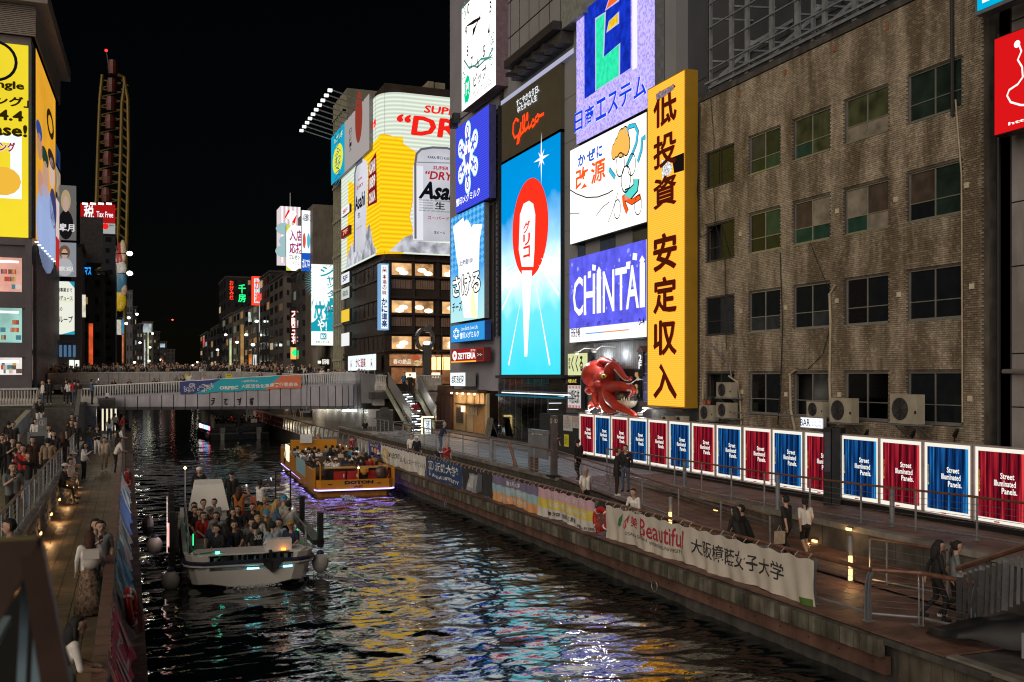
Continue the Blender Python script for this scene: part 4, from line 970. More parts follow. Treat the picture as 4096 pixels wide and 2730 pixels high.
for pts,wdt,m_ in[([(440,930),(470,885),(510,875),(530,920),(520,1000),(490,1080),(450,1160)],.2,CY),([(585,955),(560,970),(555,1050),(530,1130)],.2,CY),([(520,1250),(515,1310),(480,1350),(440,1365)],.5,TQ),([(430,1360),(435,1420),(458,1480)],.25,ORR),([(440,1380),(490,1410),(550,1370)],.25,ORR),([(330,1180),(350,1210),(372,1240)],.2,CY)]:
    b.stroke(pts,wdt*1.35,KB,k=2);b.stroke(pts,wdt,m_,k=3)
for c,r_ in[((415,1000),.52),((440,960),.4),((385,1030),.36),((365,1060),.3),((450,1010),.4)]:b.disc(b.p(*c),r_*1.08,r_*1.5,KB,2,16,'swirl');
for c,r_ in[((415,1000),.50),((440,960),.37),((385,1030),.33),((365,1060),.27),((450,1010),.37)]:b.disc(b.p(*c),r_,r_*1.42,OY,3,16,'swirl')
for c,r_ in[((410,1150),.5),((450,1250),.55),((390,1460),.4),((535,1430),.4),((490,1150),.45)]:b.disc(b.p(*c),r_,r_*1.3,KB,4,20,'swirl',inner=.88);
# violet property advert
b=xboard('led_sign','violet screen with huge white capitals and a weather forecast strip',23.75,2280,1372,2588,958,.4,DARKM,em((.95,.95,1),1.5,True))
b.zoom(2200,850,.542);b.rect((0,b.p(147,862)[1]),(b.W,b.H),em((.12,.12,.85),1.3,True,'mottle',.6,.35),1,'violet_field')
f=lambda x:b.p(x,500)[0];zb_=b.p(175,790)[1];
for ch,x0,x1,y0_,y1_ in[('C',175,247,790,500),('H',255,338,0,0),('I',350,382,0,0),('N',395,480,0,0),('T',488,572,0,0),('A',566,662,0,0),('I',668,706,0,0)]:
    b.text(ch,(f(x0),zb_+.15),(f(x1),b.p(175,500)[1]+.1),WS,k=2,bold=.015)
b.polys([[(285,440),(308,432),(308,480),(285,488)],[(318,385),(345,392),(340,432),(316,428)],[(366,400),(383,430),(366,465),(350,440)],[(568,368),(597,362),(597,418),(568,420)],[(618,300),(650,305),(645,355),(614,350)],[(685,318),(706,350),(685,390),(665,360)]],WS,2,'white_square')
for _ in range(60):b.disc((random.uniform(.3,b.W-.3),random.uniform(1.5,b.H-.3)),*(2*[random.uniform(.03,.13)]),em((.35,.40,.95),1.1),2 if 0 else 1.5,8,'bubble') if _<40 else None
DK=em((.03,.03,.04),.3);b.text('天気予報',(f(160),.28),(f(228),.80),DK,k=2)
for x,s_ in((270,'24時'),(352,'6時'),(428,'12時'),(512,'18時')):b.text(s_,(f(x),.82),(f(x+26),1.05),DK,k=2,bold=0)
b.rect((f(268),.40),(f(400),.46),em((.1,.4,.8),1),2,'scale_bar');b.rect((f(400),.40),(f(588),.46),em((.9,.3,.05),1),2,'scale_bar');b.text('0-4',(f(660),.6),(f(704),.95),DK,k=2)
# tall yellow vertical sign
b=xboard('vertical_sign','tall amber lit sign with brown characters running down it',22.55,2590,1626,2742,275,.62,mat('yellow_casing',(.42,.24,.02),.5,0,.12,1),em((1,.45,.04),1.5,True,'lines',.09,.3),margin=.06)
b.zoom(0,0,1);BR_=em((.085,.012,.004),.8);HL=em((1,.22,.02),1.2)
W=b.W
for ch,a,c in[('低',2622,(620,905)),('投',2622,(925,1190)),('資',2622,(1215,1465))]:
    b.zoom(2250,0,.574);zt_,zb_=b.p(650,c[0]+40)[1],b.p(650,c[1])[1];b.text(ch,(W*.20,zb_),(W*.80,zt_),BR_,k=2,bold=.035,halo=(HL,.012))
for ch,c in[('安',(160,440)),('定',(475,750)),('収',(790,1055)),('入',(1105,1370))]:
    b.zoom(2200,850,.542);zt_,zb_=b.p(780,c[0]+18)[1],b.p(780,c[1])[1];b.text(ch,(W*.20,zb_),(W*.80,zt_),BR_,k=2,bold=.045,halo=(HL,.012))
b.zoom(2250,0,.574);b.poly([(770,1100),(855,1065),(855,1190),(785,1210)],em((.03,.02,.02),.3),3,'dark_patch');b.poly([(700,1120),(740,1115),(775,1160),(760,1215),(700,1245)],em((1,1,1),1.2,False,'mottle',.08,.8),3,'white_patch');b.poly([(740,1105),(770,1095),(765,1118),(735,1125)],em((.7,.05,.03),1),3,'red_patch')
b.poly([(660,660),(690,640),(785,590),(785,625),(710,680),(662,700)],em((.45,.33,.38),.9,False,'mottle',.1,.7),4,'grey_patch')
b.zoom(0,0,1)
# ---- left part: dairy building with clock sign
sb=thing('dairy_building','narrow grey building carrying the clock, snow emblem and cheese adverts','building',(24.3,70,2))
y0,y1=onx(1998,900,24.3)[1],onx(1800,900,24.3)[1]
MB().box((24.3,y0+.1,5.2),(34,y1,44)).build('wall',mat('violet_grey_wall',(.27,.27,.33),.6,0,.1,.5),sb)
la=onx(1976,800,24.0);lb=onx(1994,800,24.0)
MB().bar((24.05,la[1],9),(24.05,la[1],25),.12).bar((24.05,lb[1],9),(24.05,lb[1],25),.12).build('ladder_rail',DARKM,sb)
for k in range(40):MB().bar((24.05,la[1],9.2+k*.4),(24.05,lb[1],9.2+k*.4),.08).build('ladder_rung',DARKM,sb)
MB().box((24.1,lb[1]-.5,6),(24.3,lb[1]-.1,40)).build('gap',BLACK,sb)  # solid black strip stands in for the dark gap beside the ladder
b=xboard('clock_sign','tall glowing white clock sign with green scrollwork and date lettering',23.3,1848,448,1984,-110,.9,mat('mauve_side',(.2,.14,.18),.5),em((1,1,.96),1.9,True))
b.zoom(1780,0,.4847);KK=em((.06,.02,.03),.3);GR=em((.10,.42,.35),.7);c0=b.p(275,165);W,H=b.W,b.H
for k in range(12):
    a=PI/2-k*PI/6;r_=W*.36;s_=str(12 if k==0 else k);q0=(c0[0]+r_*math.cos(a),c0[1]+r_*1.15*math.sin(a));b.text(s_,(q0[0]-.22*len(s_),q0[1]-.4),(q0[0]+.2*len(s_),q0[1]+.4),KK,k=1,bold=.02,name='numeral')
b.stroke([(298,150),(240,185),(183,218)],.28,KK,k=2,name='hour_hand',taper=[.7,1,.3]);b.stroke([(298,120),(262,210),(240,262),(232,300)],.28,KK,k=2,name='minute_hand',taper=[.3,.5,1.8,.3])
for(sx,sy,sg) in[(400,300,1),(165,590,1),(390,430,-1),(165,50,1)]:
    for q_ in range(3):
        cc=b.p(sx-14*(q_%2),sy+q_*38);b.disc(cc,.22,.3,GR,1,14,'scroll',inner=.7)
b.stroke([(160,500),(200,560),(250,545),(300,490),(360,480),(400,400)],.15,GR,k=1,name='scroll');b.stroke([(200,570),(240,545),(270,560),(330,500),(385,470)],.14,GR,k=1,name='scroll')
GN=em((.0,.62,.28),1.1);pc=b.p(188,735);b.disc(pc,.62,1.0,GN,1,22,'pin');b.polys([[(160,780),(215,750),(170,865)]],GN,1,'pin');b.text('P!',(pc[0]-.3,pc[1]-.45),(pc[0]+.35,pc[1]+.5),WS,k=2)
zz_=b.p(240,730)[1];b.text('ピップ',(b.p(238,0)[0],zz_),(b.p(345,0)[0],b.p(240,625)[1]),KK,k=1,bold=.03);b.text('May. 7. 2026',(b.p(232,0)[0],b.p(232,830)[1]),(b.p(388,0)[0],b.p(232,765)[1]),KK,k=1,bold=-.01)
t=thing('sign_spotlights','pair of black spotlights at the foot of the clock sign','spotlight',onx(1820,505,22.8))
for x in(0,.6):P=Vector(onx(1815,500,22.7))+Vector((0,-x,.1+x*.4));MB().cbox(P,(.5,.5,.7)).build('housing',BLACK,t)
MB().tube([onx(1815,500,23),onx(1880,450,23.2),onx(1960,400,23.5)],.06,6).build('arm',DARKM,t)
b=xboard('emblem_sign','violet blue lined sign with a large white snow crystal emblem',23.4,1824,857,1957,417,.5,mat('blue_side',(.06,.06,.2),.5),em((.06,.08,.85),1.2,True,'lines',.16,.45))
b.zoom(1780,0,.4847);c0=b.p(192,1300);W,H=b.W,b.H;CYO=em((.25,.75,.9),1.2)
for kk,(col_,g_) in enumerate([(CYO,.08),(WS,0)]):
    for k in range(6):
        a=PI/2+k*PI/3;d=Vector((math.cos(a),math.sin(a)*1.05));
        for q_,(t0,r_) in enumerate([(.36,.30),(.7,.28),(1.0,.34)]):
            R_=W*.25;b.disc((c0[0]+d.x*R_*t0,c0[1]+d.y*R_*t0),r_*W*.24+g_,r_*W*.26+g_,col_,1+kk,12,'petal')
    b.disc(c0,W*.12+g_,W*.12+g_,col_,1+kk,16,'petal')
VB=em((.08,.12,.75),1)
for k in range(6):
    a=PI/2+k*PI/3;d=Vector((math.cos(a),math.sin(a)));q0=Vector(c0)+d*W*.27;b.disc((q0.x,q0.y),W*.04,W*.045,VB,3,10,'mark',inner=.6)
    q1=Vector(c0)+d*W*.18;o_=Vector((-d.y,d.x)).normalized()*W*.055;b.stroke([tuple(q1-o_),tuple(q1+o_)],W*.03,VB,k=3,px=False,name='mark');b.stroke([tuple(q1-d*W*.06),tuple(q1+d*W*.06)],W*.03,VB,k=3,px=False,name='mark')
st=[]
for k in range(10):a=PI/2+k*PI/5;r_=W*(.085 if k%2==0 else.036);st.append((c0[0]+r_*math.cos(a),c0[1]+r_*1.3*math.sin(a)))
b.poly(st,VB,4,'star',px=False)
b.zoom(1780,700,.4847);b.text('雪印メグミルク',(b.p(97,0)[0],b.p(97,268)[1]),(b.p(292,0)[0],b.p(97,205)[1]),WS,k=2,bold=.03)
b=xboard('cheese_sign','blue and cream advert showing pulled cheese over a diamond pattern',23.5,1804,1294,1938,809,.35,GREYP,grad('cheese_blue',[(0,(.45,.75,.75)),(.3,(.3,.65,.8)),(.5,(.03,.28,.7)),(1,(.02,.25,.62))],onx(1804,1294,23.5)[2],onx(1804,867,23.5)[2],1.2))
W,H=b.W,b.H;b.zoom(1780,700,.4847);mb=MB();DB=em((.15,.48,.85),1.1)
for i in range(9):
    for j in range(9):
        u,v=W*(i+.5)/9,H-(j+.5)*H*.058;s1,s2=W/18,H*.029;mb.add([b.w(u-s1,v,.5),b.w(u,v-s2,.5),b.w(u+s1,v,.5),b.w(u,v+s2,.5)],[(0,1,2,3)])
mb.build('diamond_pattern',DB,b.th);CR=em((1,.97,.85),1.5);CR2=em((1,.9,.45),1.3)
b.poly([(68,430),(155,352),(180,500),(235,410),(312,405),(290,535),(215,590),(195,640),(250,900),(270,1180),(160,1180),(120,800),(100,700)],CR,1,'cheese');b.polys([[(185,620),(200,640),(270,1180),(225,1182)]],CR2,2,'cheese')
b.disc(b.p(180,735),W*.24,W*.42,WS,3,24,'badge');b.text('北海道100',(b.p(125,0)[0],b.p(125,760)[1]),(b.p(235,0)[0],b.p(125,715)[1]),em((.03,.08,.4),.6),k=4)
DKB=em((.03,.015,.01),.3);zb_=b.p(70,1010)[1];b.text('さける',(b.p(72,0)[0],b.p(72,1015)[1]),(b.p(298,0)[0],b.p(72,855)[1]),em((1,1,.9),1.4),k=4,bold=.04,halo=(DKB,.1));b.text('チーズ',(b.p(68,0)[0],b.p(68,1140)[1]),(b.p(148,0)[0],b.p(68,1055)[1]),DKB,k=4,bold=.02)
b=xboard('small_blue_sign','sky blue sign with small white snow crystal below the cheese advert',23.5,1804,1374,1940,1281,.45,mat('blue_box',(.02,.07,.3),.5),em((.03,.30,.72),1.1),margin=.04)
W,H=b.W,b.H;b.text('Love Earth. Love Life.',(W*.33,H*.62),(W*.82,H*.82),WS,k=1,bold=0);b.text('雪印メグミルク',(W*.3,H*.18),(W*.85,H*.52),WS,k=1)
for k in range(6):a=PI/2+k*PI/3;b.disc((W*.18+W*.055*math.cos(a)*1.2,H*.5+H*.22*math.sin(a)),W*.035,H*.09,WS,1,10,'petal',inner=.5)
b=xboard('burger_sign','red cafe sign with white capitals and an orange round mark',23.4,1806,1452,1937,1389,.5,mat('dark_red_box',(.16,.02,.02),.5),em((.45,.02,.02),.8),margin=.02)
W,H=b.W,b.H;b.disc((W*.12,H*.52),W*.075,H*.36,WS,1,20,'mark');b.polys([[(W*.09,H*.35),(W*.17,H*.5),(W*.09,H*.7)]],OR,2,'mark',px=False);b.text('ZETTERIA',(W*.22,H*.25),(W*.76,H*.68),WS,k=1,bold=.05);b.text('カフェ',(W*.62,H*.76),(W*.76,H*.92),WS,k=1)
b.rect((W*.80,H*.1),(W*.98,H*.9),em((.12,.03,.02),.8),1,'side_panel');b.rect((0,0),(W*.78,H*.1),em((1,.45,.05),1.2),1,'underline');b.text('コーヒー',(W*.82,H*.4),(W*.96,H*.6),WS,k=2,bold=0)
b=xboard('restaurant_sign','small white lit sign with black characters above the wooden restaurant front',23.2,1802,1545,1862,1490,.8,ALU,em((.9,1,1),1.6),margin=.03)
W,H=b.W,b.H;b.text('岩町浪紀園',(W*.1,H*.2),(W*.9,H*.8),KK,k=1,bold=.02)
# restaurant front
rf=thing('restaurant','small warm lit wooden restaurant front with a noren curtain beside the bridge stairs','shop',onx(1870,1745,24.1))
yb0,yb1=onx(1932,1700,24.0)[1],onx(1803,1700,24.0)[1]
WD=mat('pale_wood',(.42,.26,.12),.5,0,.2,2);PLS=mat('cream_plaster',(.55,.42,.25),.7,0,.1,2)
MB().box((24.3,yb0,2),(24.5,yb1,5.2)).build('wall',PLS,rf);MB().box((23.6,yb0,5.0),(24.6,yb1,5.25)).build('eaves',mat('dark_wood',(.07,.045,.03),.6),rf)
MB().box((23.4,yb0+.3,4.1),(24.3,yb0+(yb1-yb0)*.62,4.2)).build('awning',mat('dark_wood',(.07,.045,.03),.6),rf)
for i,fr in enumerate([.05,.2,.36,.6,.98]):MB().box((24.2,yb0+(yb1-yb0)*fr-.07,2),(24.32,yb0+(yb1-yb0)*fr+.07,5)).build('post',WD,rf)
MB().box((24.22,yb0+(yb1-yb0)*.07,2),(24.27,yb0+(yb1-yb0)*.34,3.9)).build('sliding_door',mat('amber_door',(.5,.25,.08),.4),rf)
nb=MB()
for i in range(5):y=yb0+(yb1-yb0)*(.22+i*.07);nb.box((24.1,y,3.35),(24.12,y+.3,3.95))
nb.build('noren_curtain',mat('linen',(.6,.5,.35),.8),rf)
MB().box((24.2,yb0+(yb1-yb0)*.7,2.6),(24.24,yb0+(yb1-yb0)*.9,3.8)).build('menu_board',mat('menu_print',(.08,.06,.05),.5,0,.9,9),rf)
MB().box((24.0,yb0+(yb1-yb0)*.60,3.5),(24.15,yb0+(yb1-yb0)*.66,3.95)).build('lantern',em((1,.6,.25),4),rf)
for i in range(5):y=yb0+(yb1-yb0)*(.15+.18*i);MB().cbox((23.75,y,4.92),(.12,.12,.12)).build('downlight',em((1,.75,.4),8),rf)
for i in range(3):lamp((23.5,yb0+(yb1-yb0)*(.2+.3*i),4.6),(1,.62,.3),42,.15,parent=rf)
# brown wall left of restaurant, beyond the stairs
bw=thing('wooden_shutter_wall','dark brown wooden wall between the stairs and the restaurant','wall',(24,74,2));MB().box((24.2,yb1,2),(25,88,5.5)).build('wall',mat('brown_wood_wall',(.09,.04,.025),.4,0,.4,2),bw)
for i in range(8):MB().box((24.12,yb1+.3+i*1.5,2.1),(24.2,yb1+1.6+i*1.5,4.6)).build('panel',mat('brown_wood_panel',(.12,.05,.03),.35,0,.4,2),bw)
bs=thing('notice_easel','folding menu stand of two dark boards outside the restaurant','menu stand',onz(1935,1752,2.0));P=bs.location
for k in range(2):MB().obox((P.x+.1,P.y+.1-k*.62,2.1),(0,-.56,0),(-.03,0,0),(.25,0,1.25)).build('board',mat('chalk_board',(.09,.09,.08),.5,0,.6,12),bs)
MB().bar((P.x+.1,P.y+.1,2),(P.x+.4,P.y+.1,3.4),.04).bar((P.x+.9,P.y-.5,2),(P.x+.35,P.y-.5,3.4),.04).build('leg',STEEL,bs)
# glazed stair hall under the track screen
gh=thing('glass_hall','dark glazed entrance hall with steel mullions under the tall track screen','building front',(24,60,2))
ya,yb=onx(2190,1700,23.8)[1],onx(1992,1700,23.8)[1]
MB().box((26.5,ya,2),(27,yb+4,6)).build('back_wall',mat('hall_back',(.06,.06,.065),.5),gh)
for i in range(9):y=ya+(yb-ya)*i/8;MB().tube([(23.85,y,2),(23.85,y,6.1)],.03,6).build('mullion',STEEL,gh)
for i in range(8):y=ya+(yb-ya)*i/8;MB().box((23.79,y+.03,2.15),(23.81,y+(yb-ya)/8-.03,6.05)).build('pane',glass('hall_glass',(.05,.07,.08)),gh)
MB().box((23.75,ya,2),(23.95,yb,2.12)).build('kerb',BLACK,gh)
for k in range(7):MB().box((25.0,yb-3.5-k*.5,2.4+k*.42),(26.4,yb-3.1-k*.5,2.44+k*.42)).build('step',STEEL,gh);MB().box((25.0,yb-3.52-k*.5,2.40+k*.42),(25.9,yb-3.5-k*.5,2.43+k*.42)).build('step_light',em((.75,.85,1),2.5),gh)
MB().obox((24.9,yb-2.8,2.9),(.06,0,0),(0,-4,3.2),(0,0,.9)).build('stair_side',GREYP,gh)
MB().box((23.6,ya-2.5,6.1),(24.3,yb,6.3)).build('lintel',DARKM,gh)
cn=thing('blue_canopy','thin blue glass canopy with a lit edge under the track screen','canopy',(23.4,58,5.6));ye,yf=onx(2255,1600,22.9)[1],onx(1985,1600,22.9)[1]
zc=onx(2120,1590,22.9)[2];MB().box((22.9,ye,zc),(24.2,yf,zc+.06)).build('roof',mat('blue_glass',(.01,.06,.09),.2),cn);MB().box((22.85,ye,zc+.0),(22.9,yf,zc+.1)).build('edge',em((.02,.16,.22),.7),cn)
MB().box((23.3,ye,zc+.3),(24.2,yf,zc+.36)).build('louvre',STEEL,cn)
for k in range(5):MB().box((23.4,ye+1,zc+.42+k*.1),(24.2,yf-2,zc+.46+k*.1)).build('louvre',DARKM,cn)
MB().box((23.28,ye,zc+.18),(23.32,yf,zc+.24)).build('tube_light',em((.8,.85,1),2.2),cn)
# dark wall with notices
dw=thing('hoarding_wall','dark hoarding with notices beside the first red poster panel','wall',(22,47.5,2));P=onz(2192,1800,2.0);Q_=onz(2322,1832,2.0)
MB().box((22.0,onx(2322,1700,22)[1]-.3,2),(22.2,onx(2205,1700,22)[1],4.15)).build('wall',DARKM,dw);MB().box((22.2,onx(2322,1700,22)[1]-1,2),(24.3,onx(2322,1700,22)[1]+6,4.1)).build('shed',BLACK,dw)
nW=mat('notice_white',(.55,.56,.56),.5,0,.05);NR=mat('notice_red',(.5,.04,.03),.5);NY=mat('notice_yellow',(.75,.68,.03),.5,0,.05);NK=mat('notice_black',(.03,.03,.03),.5)
b=xboard('notice_board','white notice with red heading on the dark hoarding',21.97,2253,1722,2289,1664,.02,nW,None,'notice');W,H=b.W,b.H
b.text('注 意',(W*.35,H*.82),(W*.65,H*.93),NR,k=1)
for k,s_ in enumerate(['道頓堀の利用者の皆様へ','上陸等は、危険ですので','ご注意ください。','スピーカーによる音量に','健やかに演奏して下さい']):b.text(s_,(W*.1,H*(.66-k*.12)),(W*.9,H*(.75-k*.12)),NR if k<2 else NK,k=1,bold=.0)
b=xboard('notice_board','smaller cream notice with three red prohibition rings',21.97,2291,1712,2321,1668,.02,nW,None,'notice');W,H=b.W,b.H
for k in range(3):b.disc((W*(.2+.3*k),H*.72),W*.13,W*.13,NR,1,16,'ring',inner=.8)
for k in range(4):b.text('立入禁止区域',(W*.15,H*(.42-k*.1)),(W*.75,H*(.47-k*.1)),NK,k=1,bold=0)
b=xboard('notice_board','narrow yellow notice low on the dark hoarding',21.97,2256,1786,2274,1740,.02,NY,None,'notice');W,H=b.W,b.H
for k in range(6):b.text('危険注意',(W*.15,H*(.8-k*.12)),(W*.85,H*(.87-k*.12)),NR if k==0 else NK,k=1,bold=0)
# information posts on plaza
P=onz(2216,1908,2.0);d=math.hypot(P[0],P[1]);t=thing('information_pylon','tall grey brown post with a round letter i mark on the plaza','signpost',P)
zt_=CH+(HZ-1663)/FPX*ond(0,0,1)[0]if 0 else None
dep=(P[0]*FW[0]+P[1]*FW[1]);zt_=CH+(HZ-1663)/FPX*dep
MB().box((P[0]-.1,P[1]-.15,2),(P[0]+.1,P[1]+.15,zt_)).build('shaft',mat('mauve_grey_metal',(.13,.11,.12),.45,.3),t);MB().cbox((P[0],P[1],2.04),(.5,.6,.08)).build('base',DARKM,t)
bb=Board(t,(P[0]-.1,P[1]-.15,zt_-.5),(1,0,0),(0,-1,0));bb.disc((.1,.28),.085,.085,WHITE,1,18,'ring',inner=.82);bb.text('i',(.085,.22),(.115,.34),WHITE,k=1,bold=.03)
bb=Board(t,(P[0]-.1,P[1]+.15,zt_-.5),(0,-1,0),(-1,0,0));bb.disc((.15,.28),.11,.11,WHITE,1,18,'ring',inner=.82);bb.text('i',(.13,.2),(.17,.36),WHITE,k=1,bold=.03)
A=onz(2118,1882,2.0);B_=onz(2180,1896,2.0);dep=(A[0]*FW[0]+A[1]*FW[1]);t=thing('information_board','grey framed map board reading information on the plaza','information board',A)
zt_=CH+(HZ-1716)/FPX*dep;y0,y1=A[1],onx(2184,1800,A[0])[1];X=A[0]
MB().box((X,y1,2.62),(X+.12,y0,zt_-.15)).build('panel',mat('glazed_grey',(.17,.18,.21),.25,0,.15,1),t);MB().box((X-.05,y1,zt_-.15),(X+.17,y0+.08,zt_)).build('head',GREYP,t);MB().box((X-.02,y0-.02,2),(X+.14,y0+.12,zt_)).build('post',GREYP,t);MB().box((X+.01,y0-.8,2),(X+.1,y0-.1,2.6)).build('foot',mat('brown_foot',(.11,.06,.05),.6),t)
bb=Board(t,(X,y0,2.6),(0,-1,0),(-1,0,0));Wd=y0-y1;bb.text('information',(Wd*.35,1.05),(Wd*.85,1.25),WHITE,k=1,bold=.01);bb.disc((Wd*.24,1.15),.12,.14,WHITE,1,16,'ring',inner=.8);bb.text('i',(Wd*.225,1.06),(Wd*.255,1.24),WHITE,k=1)
# ---- octopus corner
ow=thing('corrugated_wall','corrugated grey metal wall behind the giant octopus','wall',(24.1,46,4));ya,yb=onx(2592,1500,24.1)[1],onx(2262,1500,24.1)[1]
n=int((yb-ya)/.1);vs=[]
for i in range(n+1):y=ya+(yb-ya)*i/n;x=24.1+.03*(i%2);vs+=[(x,y,4),(x,y,8.05)]
MB().add(vs,[(2*i,2*i+1,2*i+3,2*i+2) for i in range(n)]).build('sheet',mat('corrugated_steel',(.32,.34,.37),.4,.5,.2,1.5,stain=.3),ow)
oc=thing('octopus_sculpture','giant red octopus sculpture with a yellow eye clutching a dumpling ball','sculpture',onx(2410,1560,23.2));OX=23.2
OM=mat('octopus_red',(.42,.03,.018),.45,0,.35,2.2,coat=.08)
op=lambda x,y,dx=0:Vector(onx(2300+x*.2337,1380+y*.2337,OX+dx));k1=(op(100,500)-op(200,500)).length/100
mz=(op(0,500).z-op(0,600).z)/100
mb=MB();R_=Matrix.Rotation(-.2,3,'X');mb.ell(op(365,500,.1),(.75,150*k1*.95,228*mz),20,14,R_);mb.ell(op(520,730),(.55,95*k1,150*mz),14,10);mb.ell(op(480,600,-.1),(.5,110*k1,160*mz),14,10)
mb.ell(op(405,690,-.5),(.3,55*k1,75*mz),12,8);mb.ell(op(490,545,-.5),(.22,62*k1,72*mz),12,8)
TT=[([(440,330),(470,265),(540,275),(610,300),(655,300),(660,265),(622,228)],50,9,-.1),([(600,640),(585,520),(590,420),(650,350),(730,390),(800,490),(860,565),(930,590),(968,560)],76,16,-.5),
      ([(520,740),(650,730),(780,710),(900,735),(985,745),(1000,780),(960,850),(920,892)],80,12,-.6),([(560,800),(620,940),(720,1050),(850,1120),(950,1165),(1035,1220)],84,26,-.7),
      ([(500,820),(490,1000),(550,1120),(660,1150),(750,1130),(805,1165)],70,14,-.5),([(430,800),(355,850),(335,940),(370,1030),(410,1070)],60,20,-.4),([(420,760),(330,760),(265,710),(205,760),(240,820),(295,828)],48,18,-.1),([(460,930),(380,985),(300,1000),(262,1040),(262,1085)],60,24,0)]
SK=MB()
for pts,ra,rb_,dx in TT:
    P=[];pv=[op(x,y,dx*(.3+.7*min(1,i/2))) for i,(x,y) in enumerate(pts)]
    for i in range(len(pv)-1):
        p0,p1,p2,p3=pv[max(0,i-1)],pv[i],pv[i+1],pv[min(len(pv)-1,i+2)]
        for q_ in range(4):
            s_=q_/4;P.append(.5*((2*p1)+(p2-p0)*s_+(2*p0-5*p1+4*p2-p3)*s_**2+(-p0+3*p1-3*p2+p3)*s_**3))
    P.append(pv[-1]);n=len(P);rs=[((ra+(rb_-ra)*(i/(n-1))**.8)*k1*.62) for i in range(n)];mb.tube(P,rs,12)
    for i in range(n//2,n):SK.ell(P[i]+Vector((-rs[i]*.75,rs[i]*.1,-rs[i]*.55)),(rs[i]*.3,)*3,6,4)
mb.build('body',OM,oc,smooth=True);SK.build('suckers',mat('sucker_white',(.6,.5,.45),.4),oc,smooth=True)
MB().ell(op(488,540,-.7),(.1,42*k1,38*mz),14,8).build('eye',mat('yellow_eye',(.75,.48,.02),.25,coat=.5),oc,smooth=True);MB().ell(op(490,540,-.8),(.04,9*k1,26*mz),8,6,Matrix.Rotation(-.5,3,'X')).build('pupil',BLACK,oc)
tb=thing('dumpling_ball','big dark ball with cream sauce drips held by the octopus','ball',op(880,930,-.3));P=op(880,930,-.3)
MB().ell(P,(.38,122*k1,148*mz),18,12).build('ball',mat('dark_glaze',(.04,.03,.03),.25,coat=.5),tb,smooth=True)
mb=MB();mb.ell(P-Vector((.02,0,.06)),(.40,126*k1,130*mz),18,12);keep=[f_ for f_ in mb.f if sum(mb.v[i][2]for i in f_)/4<P.z-10*mz];mb.f=keep;mb.build('sauce',mat('cream_sauce',(.55,.50,.38),.35),tb,smooth=True)
for k in range(4):MB().tube([op(800+k*40,950,-.74),op(803+k*40,915-25*(k%2),-.70)],.05,6,.02).build('drip',mat('cream_sauce',(.55,.50,.38)),tb)
MB().tube([op(900,1070,-.3),op(905,1180,-.3)],.03,6).build('stick',STEEL,tb)
b=xboard('brush_sign','pale green lit sign with bold black brush characters beside the octopus',23.6,2272,1504,2352,1410,.25,BLACK,em((.72,.76,.38),1.0),margin=.03)
W,H=b.W,b.H;b.text('くくる',(W*.2,H*.18),(W*.78,H*.88),KB,k=1,bold=.05,shear=-.0);b.text('道頓堀',(W*.05,H*.3),(W*.15,H*.8),KB,k=1,vert=True)
b=xboard('striped_sign','sign with a black top and red and white stripes under the brush sign',23.6,2272,1632,2325,1507,.25,BLACK,em((.75,.72,.68),.8),margin=.02)
W,H=b.W,b.H;b.rect((0,H*.72),(W,H),KB,1,'black_field');b.text('大阪もも焼',(W*.05,H*.8),(W*.7,H*.92),em((.9,.75,.1),1),k=2);mb=MB()
for k in range(9):u=W*k/9;mb.add([b.w(u,H*.62,1),b.w(u+W/18,H*.62,1),b.w(u+W/18,H*.70,1),b.w(u,H*.70,1)],[(0,1,2,3)]);mb.add([b.w(u,H*.0,1),b.w(u+W/18,H*.0,1),b.w(u+W/18,H*.1,1),b.w(u,H*.1,1)],[(0,1,2,3)])
mb.build('stripe',em((.55,.06,.05),.8),b.th);b.text('大阪伝統',(W*.1,H*.14),(W*.9,H*.58),KB,k=1,bold=.02)
b=xboard('floor_sign','black upright sign reading 2F under a tiny pitched roof',23.3,2553,1506,2572,1408,.15,BLACK,None)
W,H=b.W,b.H;b.text('2F',(W*.2,H*.3),(W*.8,H*.9),WS,k=1,vert=True,bold=.03)
MB().prism([b.w(-.15,H,2),b.w(W+.15,H,2),b.w(W/2,H+.3,2)],(.5,0,0)).build('roof',mat('brown_roof',(.12,.05,.04),.6),b.th)
b=xboard('blue_sign_strip','narrow dull blue sign board behind the yellow sign foot',23.4,2573,1640,2600,1420,.1,mat('dull_blue',(.07,.08,.22),.6),None)
for k in range(6):b.rect((.1,.4+k*.45),(.45,.44+k*.45),mat('pale_stroke',(.3,.3,.4)),1,'mark')
b=xboard('food_photo_sign','dark shop front panel with warm food pictures right of the octopus',23.9,2480,1588,2560,1475,.1,BLACK,None)
for k in range(8):b.disc((random.uniform(.15,b.W-.15),random.choice([.3,.55,b.H-.5,b.H-.3])),.16,.13,em(random.choice([(.7,.3,.08),(.5,.25,.1),(.6,.45,.2)]),.6),1,8,'food_picture')
